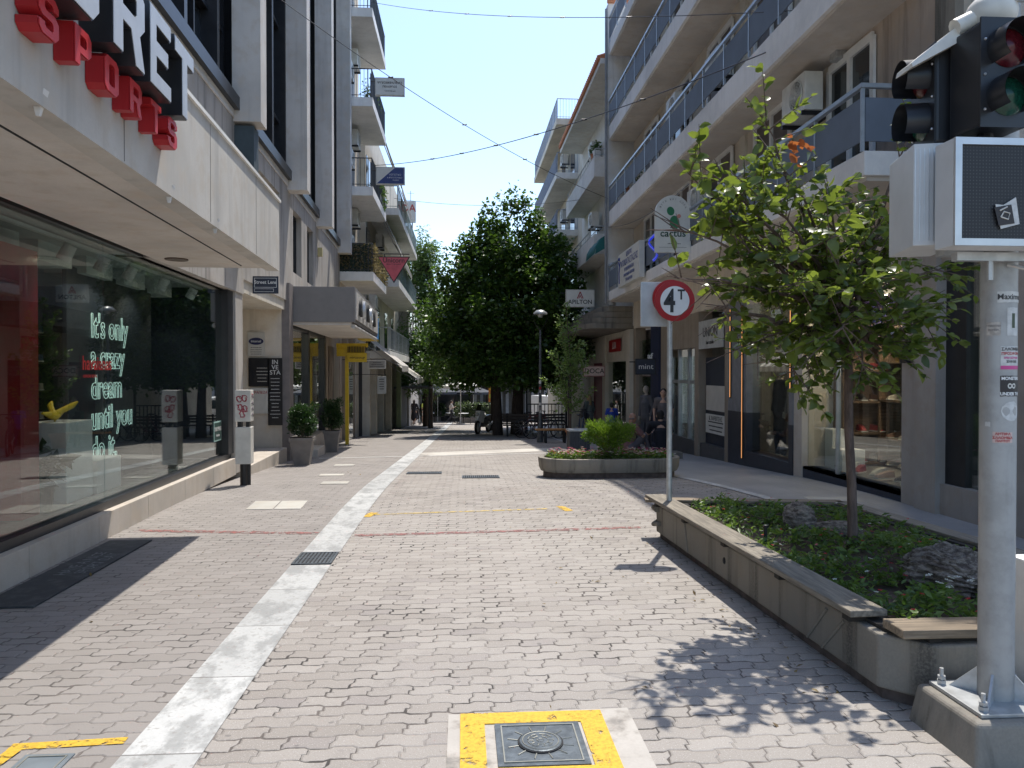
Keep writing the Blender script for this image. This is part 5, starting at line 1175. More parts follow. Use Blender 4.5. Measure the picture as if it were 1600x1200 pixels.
for q in (-1, 1): b.tube([(q*.10, y_, -.01), (0, y_, .22)], .018, 5); b.tube([(q*.05, y_, -.01), (0, y_, .10)], .014, 5)
b.build('logo', M_RED, T)
T, w, h, y_ = proj_sign('dark projecting sign with white lettering beside the slim mannequin', 4.55, 5.10, 20.0, 1.56, 1.98, M_NAVY, M_BLACKF)
text('mint', .20, M_INKW, T, 'lettering', (0, y_, .0), FACE_CAM, .001, sx=1.1)
T = thing('hanging_letters', 'small white letters on top of the dark projecting sign', 'lettering', (4.95, 20.0, 2.05)); text('af', .2, M_INKW, T, 'lettering', (0, 0, 0), FACE_CAM, .01, .006)
T, w, h, y_ = proj_sign('pale pink edged projecting shop sign with serif lettering behind the sapling', 4.28, 5.06, 27.0, 1.48, 1.86, plain('pinkish_sign', (.66, .52, .48), .5), plain('pink_frame', (.35, .15, .14), .5))
text('DOCA', .24, M_INK, T, 'lettering', (0, y_, 0), FACE_CAM, .001, .002)
# white route board + 4T round sign on its post (rises from the planter ledge)
T = thing('weight_limit_sign', 'round red rimmed four tonne limit sign on a pale board and steel post', 'road sign', (1.95, 7.12, .40))
MB().tube([(0, 0, 0), (0, 0, 2.05)], .027, 12).build('post', M_GALV, T, True)
MB().bbox(-.27, .03, .035, .055, 1.64, 2.06, .008).build('backing_board', plain('sign_back_grey', (.48, .49, .49), .45, .3), T)
def disc(b, cx, y0, y1, cz, r, n=40): b.prism([(cx+r*math.cos(2*math.pi*k/n), cz+r*math.sin(2*math.pi*k/n)) for k in range(n)], y0, y1, 'y')
b = MB(); disc(b, .035, -.045, -.030, 1.875, .19); b.build('red_rim', M_RED, T); b = MB(); disc(b, .035, -.0475, -.0455, 1.875, .138); b.build('white_face', M_WHITEP, T)
b = MB(); disc(b, .012, .004, .016, 1.905, .175); b.build('second_disc', M_RED, T)
text('4', .30, M_INK, T, 'lettering', (-.015, -.049, 1.865), FACE_CAM, .001, .007, sx=.72); text('T', .13, M_INK, T, 'lettering', (.095, -.049, 1.93), FACE_CAM, .001, .003, sx=.85)
b = MB(); b.box(-.04, .04, -.03, .03, 1.72, 1.75); b.build('clamp', M_GALV, T); MB().box(-.04, .04, -.03, .03, 2.0, 2.03).build('clamp', M_GALV, T)

# ---- second right building: white, tiled eaves
R2 = thing('white_building', 'white apartment block with orange tiled eaves and white balconies', 'building', (XR, 24, gz(24)))
def r2(): return WB(R2)
b = r2(); b.box(XR, 11, 24.0, 34.4, 3.1, 11.6); b.box(4.58, XR, 24.02, 24.32, 4.0, 13.2); b.box(XR, 11, 24, 24.32, 11.6, 13.4); b.build('wall', M_WHITE, R2)
b = r2(); b.box(4.40, XR, 24.33, 34.4, 11.45, 11.62); b.build('eaves', M_WHITE, R2)
M_TILE = plain('terracotta_tile', (.48, .19, .09), .8, var=.25, scale=30)
b = r2()
for i in range(56): yy = 24.4+i*.178; b.tube([(4.32, yy, 11.66), (6.5, yy, 12.4)], .075, 8)
b.build('roof_tiles', M_TILE, R2); r2().box(4.36, 9, 24.34, 34.38, 11.62, 11.67).build('roof_board', M_TILE, R2)
b = r2(); b.tube([(4.52, 23.97, 13.0), (4.52, 23.97, 3.8)], .045, 8); b.build('downpipe', plain('grey_pipe', (.24, .25, .26), .5), R2, True)
r2().box(4.55, 5.4, 23.97, 24.02, 13.2, 13.35).build('tile_cap', M_TILE, R2)
for zb, par in ((5.75, 1), (8.45, 1)):
    r2().bbox(XQ, XR, 26.6, 33.8, zb, zb+.25, .01).build('balcony', M_WHITE, R2)
    r2().box(XQ, XQ+.08, 26.6, 33.8, zb+.25, zb+.7).build('parapet', M_WHITE, R2); r2().box(XQ+.08, XR, 26.6, 26.68, zb+.25, zb+.7).build('parapet', M_WHITE, R2)
    railing(R2, XR, XQ+.04, 26.64, 33.76, zb+.70, .28, plain('pale_rail', (.4, .42, .42), .5), 'on', .4)
    for yy in (27.2, 30.5): 
        w = r2().box(XR-.02, XR-.005, yy, yy+1.4, zb+.25, zb+2.2).build('balcony_door', M_WIN, R2)
    dup(AC, (5.1, 29.7, zb+1.5), rad(90), 'air conditioner on the %s white balcony beyond the tiled eaves' % ('lower' if zb < 7 else 'upper'))
for zz in (4.6, 7.2, 9.6): r2().box(XR-.03, XR-.01, 24.7, 25.9, zz, zz+1.5).build('window', M_WIN, R2)
# ground floor with curved stepped canopy
b = r2()
for k, (r_, z0, z1) in enumerate(((1.55, 3.02, 3.18), (1.35, 3.19, 3.36), (1.2, 3.37, 3.54), (1.0, 3.55, 3.72))):
    pts = [(XR+.1, 24.05), (XR-r_*.75, 24.05)] + [(XR-r_*(.75+.25*math.sin(a)), 24.05+r_*(1-math.cos(a))*.8) for a in np.linspace(.1, math.pi/2, 8)] + [(XR-r_, 33.5), (XR+.1, 33.5)]
    b.prism(pts, z0, z1)
b.build('stepped_canopy', M_CONC_D, R2)
b = r2(); b.box(XR-.1, XR+.2, 24.05, 24.6, -1.2, 3.0); b.box(XR-.1, XR+.2, 28.3, 28.8, -1.2, 3.0); b.box(XR-.1, XR+.2, 31.5, 34.3, -1.6, 3.0); b.box(XR-.05, XR+.2, 24.6, 31.5, 2.0, 3.0); b.build('pier', M_CREAM, R2)
r2().box(XR+.6, XR+.7, 24.4, 31.5, -1.2, 3).build('shop_back', plain('shop_back2', (.22, .20, .19), .8), R2)
r2().box(XR+.05, XR+.06, 24.6, 28.3, -.8, 2.0).build('glass_pane', M_GLASS, R2); r2().box(XR+.05, XR+.10, 28.8, 31.5, -1, 2.0).build('maroon_door', plain('maroon', (.16, .01, .035), .5), R2)
T = wsign('shop_fascia_sign', 'red sign high over the pale shopfront beyond the navy pier', XR-.10, 26.4, 2.55, 1.9, .42, M_RED); text('LUX', .34, M_WHITEP, T, 'lettering', (-.033, 0, 0), FACE_LEFT, .002)
T = thing('awning', 'crumpled teal awning on the white building above the stepped canopy', 'awning', (4.75, 25.3, 5.55))
b = MB(); P = [(.65, .55), (.3, .56), (-.1, .50), (-.35, .34), (-.48, .10), (-.52, -.15)]; 
vs = []; 
for i, (a, c) in enumerate(P):
    for j in range(9): vs.append((a+.02*math.sin(j*2+i), -1.0+j*.25, c+.035*math.sin(j*1.9+i*1.3)))
fs = [(i*9+j, i*9+j+1, (i+1)*9+j+1, (i+1)*9+j) for i in range(len(P)-1) for j in range(8)]
o_ = MB().add(vs, fs).build('canvas', plain('teal_canvas', (.015, .13, .13), .8), T, True); md = o_.modifiers.new('s', 'SOLIDIFY'); md.thickness = .01
MB().add([(P[0][0], -1.0, P[0][1]-.03)]+[(a, -1.0, c) for a, c in P]+[(P[-1][0]+.02, -1.0, P[-1][1])], [tuple(range(8))]).build('side_flap', MATS['teal_canvas'], T); MB().tube([(-.52, -1, -.16), (-.52, 1, -.16)], .02, 6).build('bar', M_ALU, T)
T = thing('chimney_flue', 'round grey metal duct on the wall between the lightbox and the balcony', 'duct', (4.75, 24.2, 3.75)); MB().lathe([(0, 0), (.13, 0), (.13, .75), (.2, .78), (.24, .95), (.24, 1.25), (.18, 1.36), (0, 1.4)], 20).build('duct', M_GALV, T, True)
# third building right
R3 = thing('cream_building', 'tall cream block with open metal railings behind the big tree on the right', 'building', (5.6, 36, gz(36)))
def r3(): return WB(R3)
b = r3(); b.box(5.6, 13, 34.5, 50, -2.3, 13.6); b.box(5.6, 13, 34.5, 50, 13.9, 14.3) ; b.build('wall', M_CREAM, R3)
for zb in (2.9, 5.5, 8.25, 11.0, 13.6):
    r3().bbox(4.55, 5.6, 37, 48.5, zb, zb+.3, .01).build('balcony', M_CREAM if zb > 13 else M_WHITE, R3)
    railing(R3, 5.6, 4.6, 37.04, 48.4, zb+.3, .95, plain('blue_grey_rail', (.22, .25, .3), .5, .3), 'on', .14)
    if zb in (8.25, 11.0): r3().box(4.57, 4.58, 37.3, 48.3, zb+.36, zb+1.15).build('balcony_screen', plain('grey_blue_canvas', (.12, .14, .19), .8), R3)
    if zb < 13:
        for yy in (38, 41.5, 45): r3().box(5.58, 5.595, yy, yy+1.4, zb+.3, zb+2.3).build('balcony_door', M_WIN, R3)
r3().box(6.3, 9, 38, 42, 14.3, 16.0).build('stair_tower', M_CREAM, R3)
dup(AC, (5.35, 40.2, 9.6), rad(90), 'air conditioner on the cream building above the tree, lower one'); dup(AC, (5.35, 40.2, 12.5), rad(90), 'air conditioner on the cream building above the tree, upper one')
# far end
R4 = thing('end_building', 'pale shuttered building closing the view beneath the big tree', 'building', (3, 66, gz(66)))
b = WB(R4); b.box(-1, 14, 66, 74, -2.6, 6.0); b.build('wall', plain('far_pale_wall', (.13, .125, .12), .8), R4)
b = WB(R4)
for i in range(16): b.box(1.0+i*.55, 1.25+i*.55, 65.9, 65.99, -2.3, 1.3)
b.build('shutters', plain('grey_shutter', (.36, .37, .40), .6), R4)
# ================================================================ NEAR PLANTER
P_W = [(2.02, 3.50), (1.90, 7.42), (3.62, 7.10), (3.98, 3.50)]       # outer plan, wall
T = thing('planter', 'long low concrete planter edged with worn planks in the right foreground', 'planter', (2.9, 5.4, 0))
PL = T
def inset(poly, d):
    c = Vector((sum(p[0] for p in poly)/len(poly), sum(p[1] for p in poly)/len(poly))); out = []
    n = len(poly)
    for i in range(n):
        a, b_, c_ = Vector(poly[i-1]), Vector(poly[i]), Vector(poly[(i+1) % n]); e1 = (b_-a).normalized(); e2 = (c_-b_).normalized()
        n1 = Vector((-e1.y, e1.x)); n2 = Vector((-e2.y, e2.x))
        if n1.dot(c-b_) < 0: n1 = -n1
        if n2.dot(c-b_) < 0: n2 = -n2
        m = (n1+n2); m = m/(m.dot(n1)); out.append((b_.x+m.x*d, b_.y+m.y*d))
    return out
def ringwall(mb, poly, w, z0, z1, taper=0.0):
    o0 = inset(poly, -taper) if taper else poly; i1 = inset(poly, w); n = len(poly)
    vs = [(x, y, z0) for x, y in o0]+[(x, y, z1) for x, y in poly]+[(x, y, z1) for x, y in i1]+[(x, y, z0) for x, y in i1]
    fs = []
    for i in range(n):
        j = (i+1) % n
        for k in range(4): k2 = (k+1) % 4; fs.append((k*n+i, k*n+j, k2*n+j, k2*n+i))
    mb.add(vs, fs)
wp = [(2.20, 3.44), (2.03, 3.62), (1.885, 7.35), (1.96, 7.44), (3.55, 7.16), (3.64, 7.02), (3.98, 3.60), (3.88, 3.44)]
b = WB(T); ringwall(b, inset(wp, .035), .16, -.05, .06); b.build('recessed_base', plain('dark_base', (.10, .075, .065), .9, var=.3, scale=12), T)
b = WB(T); ringwall(b, wp, .17, .06, .325); 
o_ = b.build('wall', M_CONC_D, T); md = o_.modifiers.new('bv', 'BEVEL'); md.width = .012; md.segments = 2
b = WB(T); b.tube([(1.925, 7.40, .29), (1.87, 7.37, .29), (1.868, 7.25, .29)], .03, 8); b.tube([(1.925, 7.40, .16), (1.86, 7.36, .13), (1.875, 7.2, .16)], .022, 8); b.build('scroll', M_CONC_D, T, True)
b = WB(T); b.box(2.003-.012, 2.02, 4.72, 4.83, .12, .27, ); b.build('patch_plate', plain('pale_patch', (.33, .32, .29), .8), T)
b = WB(T); 
for (ya, za, yb, zb_) in ((6.5, .32, 6.42, .07), (4.10, .30, 4.32, .07), (3.92, .29, 4.15, .07)):
    def wx(y): return 2.03-(y-3.62)*.0389-.003
    b.tube([(wx(ya), ya, za), (wx(yb), yb, zb_)], .010, 6)
b.build('rib', M_CONC_D, T)
b = WB(T); b.lathe([(0, 0), (.022, 0)], 12) if False else b.ball((1.953, 5.6, .20), (.012, .024, .026), 10, 6); b.build('weep_hole', M_DARK, T)
WOOD = wood_mat('weathered_plank', (.27, .235, .185)); WOODX = wood_mat('weathered_plank_cross', (.29, .225, .155), 'x')
# planks round the top
def plank(p, q, w, z0, z1, mat, name, label=None, side=1):
    p, q = Vector(p), Vector(q); d = (q-p).normalized(); n = Vector((-d.y, d.x))*side*w
    b = WB(T); v = [(p.x, p.y), (q.x, q.y), (q.x+n.x, q.y+n.y), (p.x+n.x, p.y+n.y)]
    b.hexa([(x, y, z0) for x, y in v], [(x, y, z1) for x, y in v]); o = b.build(name, mat, T); md = o.modifiers.new('bv', 'BEVEL'); md.width = .006; md.segments = 2
    if label: o['label'] = label
    return o
plank((1.955, 3.74), (1.81, 7.50), .20, .365, .400, WOOD, 'plank', side=-1)
plank((2.06, 3.45), (3.95, 3.43), .185, .352, .395, WOODX, 'plank', 'short cracked orange-brown plank at the near end', 1)
plank((1.80, 7.50), (3.66, 7.22), .16, .345, .372, WOODX, 'plank', side=-1)
plank((3.72, 7.15), (4.02, 3.65), .16, .345, .372, WOOD, 'plank', side=-1)
b = WB(T)
for yy in (3.8, 4.6, 5.5, 6.4, 7.2): x0 = 1.95-(yy-3.74)*.0386; b.box(x0+.03, x0+.19, yy, yy+.07, .325, .365)
for xx in (2.2, 2.7, 3.2, 3.7): b.box(xx, xx+.06, 3.47, 3.63, .325, .352); b.box(xx-.1, xx-.04, 7.12, 7.25, .31, .345)
ringwall(b, inset(wp, .045), .10, .32, .344); b.build('bearer_and_gap_shade', plain('bearer_and_shade_black', (.03, .026, .022), .9), T)  # bearers, plus a near-black ring strip painting the shaded gap under the planks
MB().box(-.02, .02, -.003, .003, 0, .01)
# soil, ground cover
def zb(x, y): return .27+.05*noise.noise(Vector((x*1.5, y*1.5, 0)))+.03
vs = []; fs = []; nx, ny = 22, 44; ip = inset(wp, .16)
for j in range(ny+1):
    for i in range(nx+1):
        t_ = j/ny; y = 3.60+t_*(7.28-3.60); xl = 2.19-(y-3.6)*.039; xr = 3.84-(y-3.6)*.098; x = xl+(xr-xl)*i/nx
        if i > nx/2 and y > 7.0: y = y-(x-xl)*.14*(y-7)/.28
        vs.append((x-2.9, y-5.4, zb(x, y)))
for j in range(ny):
    for i in range(nx): q = j*(nx+1)+i; fs.append((q, q+1, q+nx+2, q+nx+1))
MB().add(vs, fs).build('soil', M_SOIL, T, True)
def bedpts(n, dens=None):
    out = []
    while len(out) < n:
        y = random.uniform(3.62, 7.2); x = random.uniform(2.15, 3.85)
        if x < 2.20-(y-3.6)*.037 or x > 3.80-(y-3.6)*.098 or (y > 7.0 and x > 3.0): continue
        d = noise.noise(Vector((x*3.1, y*3.1, 4)))
        if random.random() > .62+d*1.0: continue
        if (x-2.85)**2/.18**2+(y-6.0)**2/.17**2 < .8 and y > 5.8 and x > 2.6: continue
        out.append((x, y, d))
    return out
pts = bedpts(1500); P = []; Dr = []
for x, y, d in pts:
    h = random.uniform(.03, .11)+max(0, d)*.07; z = zb(x, y)
    for k in range(6):
        P.append((x+random.gauss(0, .012), y+random.gauss(0, .012), z+h*random.uniform(.2, 1))); a = random.uniform(0, 6.28); Dr.append((math.cos(a), math.sin(a), .6))
M_BED = leaf_mat('bedding_leaf', (.028, .075, .016), (.15, .235, .05), .45, .45)
bed = leaves(P, .048, M_BED, 'ground_cover', None, .5, 1, .42, dirs=Dr); bed['kind'] = 'stuff'
def blossom(T_, pts, r, mat, name='blossoms'):
    b = MB()
    for x, y, z in pts:
        a0 = random.random()*6; tl = random.uniform(-.3, .3)
        for k in range(5):
            a = a0+k*2*math.pi/5; c, s_ = math.cos(a), math.sin(a); u = .55*r
            b.add([(x, y, z), (x+c*r*.6-s_*u*.6, y+s_*r*.6+c*u*.6, z+.3*r+tl*r*c), (x+c*r, y+s_*r, z+.15*r+tl*r*c), (x+c*r*.6+s_*u*.6, y+s_*r*.6-c*u*.6, z+.3*r+tl*r*c)], [(0, 1, 2, 3)])
    o = b.build(name, mat, T_); return o
fl = bedpts(95)
for nm, c, sel, r_ in (('red', (.55, .02, .03), fl[:52], .014), ('white', (.72, .72, .70), fl[52:80], .016), ('pink', (.55, .15, .22), fl[80:], .014)):
    o = blossom(None, [(x, y, zb(x, y)+.09+random.random()*.04) for x, y, d in sel], r_, leaf_mat('petal_'+nm, c, tuple(a*.8 for a in c), .3, .5), 'flowers'); o['kind'] = 'stuff'
blossom(None, [(2.75+random.gauss(0, .07), 4.18+random.gauss(0, .07), zb(2.75, 4.18)+.11+random.random()*.03) for _ in range(9)], .024, MATS['petal_white'], 'flowers')['kind'] = 'stuff'
def rock(label, c, r, seed, strat=6, mat=None):
    bm = bmesh.new(); bmesh.ops.create_icosphere(bm, subdivisions=6, radius=1)
    for v in bm.verts:
        p = v.co.copy(); q = Vector((p.x*r[0], p.y*r[1], p.z*r[2]))
        n_ = noise.fractal(q*5+Vector((seed, 0, 0)), .8, 2.1, 6)*.22
        st = abs(((q.z*strat*6+noise.noise(q*7+Vector((seed, 2, 1)))*1.6) % 1)-.5)*.17
        v.co = q*(1+n_+st)+Vector((0, 0, 0))
    me = bpy.data.meshes.new('rock'); bm.to_mesh(me); bm.free(); me.materials.append(mat)
    o = bpy.data.objects.new('rock', me); COL.objects.link(o); o.location = c; o.rotation_euler = (0, 0, seed); return tag(o, label, 'rock')
t = NT('craggy_rock'); p = t.objc(); x, y, z = t.sep(p)
n = t.noise(12, t.comb(x, y, t.math('MULTIPLY', z, 3)), 8, .75); n2 = t.noise(45, p, 5, .7)
c = t.mix(t.mapr(n, .40, .62), (.085, .066, .055), (.30, .26, .215)); c = t.mix(t.math('MULTIPLY', t.mapr(n2, .52, .75), .35), c, (.42, .38, .33)); t.col(c); t.rough(.95)
t.bump(t.math('ADD', n, t.math('MULTIPLY', n2, .4)), 1.0, .03); M_ROCK = t.m
rock('pale knobbly rock nearer the far end of the flower bed', (2.80, 6.20, .36), (.17, .14, .16), 1.3, 3, M_ROCK)
rock('long low grey stone running from the knobbly rock towards the tree', (3.0, 5.92, .33), (.24, .10, .085), 2.3, 3, M_ROCK)
rock('larger dark layered rock behind the traffic light pole', (2.98, 4.55, .34), (.30, .24, .19), 4.1, 6, M_ROCK)
T = thing('garden_light', 'short black spike light standing in the flower bed', 'garden light', (2.25, 5.56, .28))
MB().tube([(0, 0, 0), (0, 0, .17)], .013, 10).build('body', M_BLACKM, T, True); MB().lathe([(0, .17), (.018, .17), (.018, .19), (0, .195)], 12).build('cap', M_BLACKM, T)

# ================================================================ NEAR TREE
M_BARKN = bark_mat('young_tree_bark', (.15, .105, .085))
M_LEAFN = leaf_mat('glossy_leaf', (.028, .060, .014), (.175, .225, .045), .45, .36, .6)
NTR = thing('tree', 'young glossy leaved tree with an open spreading crown growing from the near planter', 'tree', (2.85, 5.43, .30))
O_ = Vector((2.85, 5.43, .30))
b = WB(NTR)
trunk = [(2.85, 5.43, .28), (2.84, 5.41, .45), (2.83, 5.41, .8), (2.79, 5.38, 1.2), (2.76, 5.33, 1.65), (2.72, 5.33, 2.05)]
b.tube(trunk, [.050, .036, .032, .031, .029, .026], 12)
ends = [((2.13, 5.07, 3.05), .9), ((1.98, 4.98, 3.33), .6), ((1.55, 4.91, 2.95), .7), ((1.70, 5.0, 2.0), .55), ((2.3, 5.2, 1.62), .8), ((2.75, 5.1, 1.6), .7), ((2.9, 5.4, 2.15), 1), ((2.65, 5.0, 2.45), 1), ((2.1, 4.9, 2.35), .9), ((1.66, 4.9, 2.62), .8), ((1.30, 4.80, 2.20), .8), ((1.42, 4.9, 2.92), .9), ((1.55, 4.85, 2.05), .6), ((1.35, 4.9, 2.55), .4), ((1.85, 4.7, 2.7), .8), ((2.95, 5.2, 1.8), .8), ((2.6, 5.2, 1.75), .8), ((2.35, 4.6, 1.85), .7), ((1.72, 5.1, 2.65), 1), ((3.02, 5.01, 3.30), .45), ((3.33, 5.5, 2.94), .8), ((3.18, 5.11, 2.10), .9), ((1.98, 5.08, 1.80), .9),
        ((2.22, 4.57, 2.43), 1), ((2.59, 5.64, 2.85), 1), ((3.10, 5.85, 2.45), .9), ((1.94, 4.58, 2.15), 1), ((2.80, 4.83, 1.95), .8), ((2.45, 5.9, 2.3), .9), ((2.2, 5.5, 2.2), 1), ((2.9, 5.2, 2.6), 1), ((2.4, 4.9, 2.75), .8), ((1.75, 5.3, 2.2), .9), ((2.35, 5.15, 1.85), .9), ((3.45, 5.3, 2.35), .5), ((2.5, 5.3, 2.3), 1), ((2.05, 5.35, 2.55), 1), ((2.6, 4.7, 2.2), .9)]
LP = []; LD = []
for k, (e, dn) in enumerate(ends):
    e = Vector(e); s_ = Vector(trunk[-1]) if k % 3 else Vector(trunk[-2])+Vector((0, 0, .15)); mid = s_.lerp(e, .45)+Vector((random.gauss(0, .08), random.gauss(0, .08), .12 if e.z > 2.3 else .05))
    pts = []
    for i in range(9):
        t_ = i/8; q = s_*(1-t_)**2+mid*2*t_*(1-t_)+e*t_*t_; q += Vector((random.gauss(0, .012), random.gauss(0, .012), random.gauss(0, .012))); pts.append(q)
    b.tube(pts, [.022-.0195*i/8 for i in range(9)], 7)
    main = (e-s_).normalized()
    for tw in range(int(13*dn)+3):
        t_ = random.uniform(.28, 1) if tw > 2 else random.uniform(.85, 1); i = min(7, int(t_*8)); q0 = pts[i].lerp(pts[i+1], t_*8-i)
        d = Vector((random.gauss(0, 1), random.gauss(0, 1), random.gauss(.15, .7))).normalized(); d = (d*.8+main*.6).normalized(); L_ = random.uniform(.16, .42)*(.7+.5*dn)
        tp = [q0+d*L_*f+Vector((0, 0, -.05*f*f*L_)) for f in (0, .35, .7, 1)]
        b.tube(tp, [.0055, .004, .003, .0018], 5)
        nl = int(L_*36)
        for m in range(nl):
            f = random.uniform(.12, 1); q = tp[0].lerp(tp[3], f); LP.append(q); dd = d*.7+Vector((random.gauss(0, .7), random.gauss(0, .7), random.gauss(0, .35))); LD.append(dd)
b.build('trunk', M_BARKN, NTR, True)
K_ = [i for i, p in enumerate(LP) if not (p.x < 1.52 and 2.36 < p.z < 2.80) and not (p.x < 1.74 and p.z < 2.26) and not (p.x < 2.2 and p.z < 1.75)]; LP = [LP[i] for i in K_]; LD = [LD[i] for i in K_]
leaves([tuple(p-O_) for p in LP], .076, M_LEAFN, 'crown', NTR, .50, 2, .58, .45, dirs=[tuple(d) for d in LD], droop=.15)
print('near tree leaves', len(LP))
# a few bronze new leaves at the top
leaves([(2.27+random.gauss(0, .03)-O_.x, 5.1+random.gauss(0, .03)-O_.y, 3.12+random.gauss(0, .05)-O_.z) for _ in range(16)], .075, leaf_mat('bronze_leaf', (.28, .07, .03), (.35, .12, .05), .4), 'new_leaves', NTR, .4, 2)

# ================================================================ TRAFFIC LIGHT POLE
TP = thing('traffic_light_pole', 'thick grey steel traffic light pole bolted to a concrete block in the right foreground', 'pole', (2.33, 3.20, 0))
b = MB(); b.hexa([(-.27, -.26, -.02), (.55, -.30, -.02), (.55, .22, -.02), (-.27, .22, -.02)], [(-.235, -.22, .17), (.52, -.26, .17), (.52, .20, .17), (-.235, .20, .17)])
o_ = b.build('concrete_block', M_CONC_D, TP); md = o_.modifiers.new('bv', 'BEVEL'); md.width = .018; md.segments = 3
b = MB(); b.bbox(-.19, .22, -.18, .18, .172, .188, .004); b.build('base_plate', M_GALV, TP)
for k in range(4):
    b = MB(); a = math.pi/4+k*math.pi/2; c, s_ = math.cos(a), math.sin(a); b.add([(c*.07-s_*.005, s_*.07+c*.005, .188), (c*.18-s_*.005, s_*.18+c*.005, .188), (c*.07-s_*.005, s_*.07+c*.005, .30), (c*.07+s_*.005, s_*.07-c*.005, .188), (c*.18+s_*.005, s_*.18-c*.005, .188), (c*.07+s_*.005, s_*.07-c*.005, .30)], [(0, 1, 2), (5, 4, 3), (0, 3, 4, 1), (1, 4, 5, 2), (2, 5, 3, 0)]); b.build('gusset', M_GALV, TP)
for (x_, y_) in ((-.155, -.14), (.185, -.14), (-.155, .14), (.185, .14)): b = MB(); b.tube([(x_, y_, .18), (x_, y_, .26)], .009, 8); b.lathe([(0, .188), (.02, .188), (.02, .206), (0, .206)], 6, (x_, y_, 0)); b.lathe([(0, .212), (.018, .212), (.018, .226), (0, .226)], 6, (x_, y_, 0)); b.build('anchor_bolt', M_GALV, TP)
t = NT('weathered_grey_pole'); p = t.pos(); x, y, z = t.sep(p); n = t.noise(9, p, 6, .65); n2 = t.noise(2.2, t.comb(t.math('MULTIPLY', x, 8), t.math('MULTIPLY', y, 8), z), 5)
c = t.mix(t.mapr(n, .4, .7), (.37, .37, .36), (.30, .30, .29)); c = t.mix(t.math('MULTIPLY', t.mapr(n2, .55, .75), .4), c, (.20, .19, .18)); t.col(c); t.rough(.5); t.b.inputs['Metallic'].default_value = .25; t.bump(n, .08, .005); M_POLE = t.m
MB().tube([(0, 0, .17), (0, 0, 4.3)], .0700, 32).build('pole', M_POLE, TP, True)
def sticker(label, ang, z, w, h, mat, lines=(), mat2=None, band_=None, shape=None, tilt=0):
    """a paper sticker wrapped round the pole; ang = degrees from the camera-facing side"""
    T = thing('sticker', label, 'sticker', (2.33, 3.20, z), 0)
    def wrap(u, v, r): a = rad(-90-6+ang)+u/.070; r -= .0065; return (r*math.cos(a), r*math.sin(a), v)
    ct, st = math.cos(tilt), math.sin(tilt)
    def sheet_(x0, x1, y0, y1, r, m_, nm, irregular=0):
        n = 12; vs = []
        for i in range(n+1):
            u = x0+(x1-x0)*i/n
            for v in (y0, y1): 
                jx = random.uniform(-1, 1)*irregular; vs.append(wrap(u*ct-v*st, u*st+v*ct+jx, r))
        return MB().add(vs, [(2*i, 2*i+2, 2*i+3, 2*i+1) for i in range(n)]).build(nm, m_, T, True)
    if shape == 'round':
        vs = [wrap(0, 0, .0778)]; n = 28
        for k in range(n): rr = w/2*random.uniform(.92, 1.03); vs.append(wrap(rr*math.cos(2*math.pi*k/n), rr*math.sin(2*math.pi*k/n), .0778))
        MB().add(vs, [(0, 1+k, 1+(k+1) % n) for k in range(n)]).build('paper', mat, T, True)
    else: sheet_(-w/2, w/2, -h/2, h/2, .0776, mat, 'paper', .0012)
    if band_: sheet_(-w/2, w/2, band_[0], band_[1], .0779, band_[2], 'band')
    for s_, sz, dz, m_, sx in lines:
        o = text(s_, sz, m_, T, 'lettering', (0, 0, 0), (0, 0, 0), .0002, .0006, sx=sx)
        for v in o.data.vertices: 
            u, vv, d_ = v.co.x, v.co.y+dz, v.co.z; v.co = Vector(wrap(u*ct-vv*st, u*st+vv*ct, .0783+d_*.2))
    return T
M_STW = plain('sticker_paper', (.52, .52, .50), .6, var=.12, scale=40); M_STK = plain('sticker_black', (.025, .02, .02), .5); M_MAG = plain('sticker_magenta', (.50, .06, .22), .5)
sticker('white sticker with a bold black name, topmost on the pole', 12, 1.925, .115, .046, M_STW, [('Maximus', .034, 0, M_INK, .95)])
sticker('torn white sticker with a dark cucumber shape on the pole', 18, 1.82, .055, .12, M_STW, [('l', .09, 0, plain('dark_olive', (.05, .07, .04), .6), 1.6)])
sticker('small faded square sticker on the left side of the pole', -46, 1.79, .055, .058, plain('faded_paper', (.40, .37, .33), .7, var=.2, scale=60), [('ΣΥΝΑΥΛΙΑ', .011, .012, M_GREYP, 1), ('ΠΟΡΕΙΑ', .011, -.005, M_GREYP, 1)])
sticker('white sticker with red lines and a magenta foot on the pole', 14, 1.665, .092, .098, M_STW, [('ΣΑΛΟΝΙΚΑ', .017, .037, M_INK, 1), ('ΠΡΟΣΦΟΡΑ', .015, .018, M_RED, 1), ('στο κέντρο', .013, .001, MATS['sticker_magenta'], 1), ('2310 555', .013, -.016, M_INK, 1)], band_=(-.049, -.033, M_MAG))
T = sticker('black square sticker with white capitals on the pole', 14, 1.545, .094, .088, M_STK, [('MONSTERS', .019, .032, M_INKW, .9), ('UNDER THE', .019, -.034, M_INKW, .9), ('∞', .055, .0, M_CARD, .8)])
sticker('round peeling white sticker on the pole', 14, 1.438, .085, .09, M_STW, (), shape='round')
sticker('tiny white scrap of paper on the left side of the pole', -62, 1.38, .022, .02, M_STW)
sticker('red lettered sticker lowest on the pole', -14, 1.325, .078, .046, plain('pinkish_paper', (.50, .38, .34), .6), [('ΑΝΤΙΦΑ', .015, .014, M_RED, 1), ('ΣΑΛΟΝΙΚΑ', .015, -.002, M_RED, 1), ('ΠΑΝΤΟΥ', .013, -.016, M_RED, 1)])
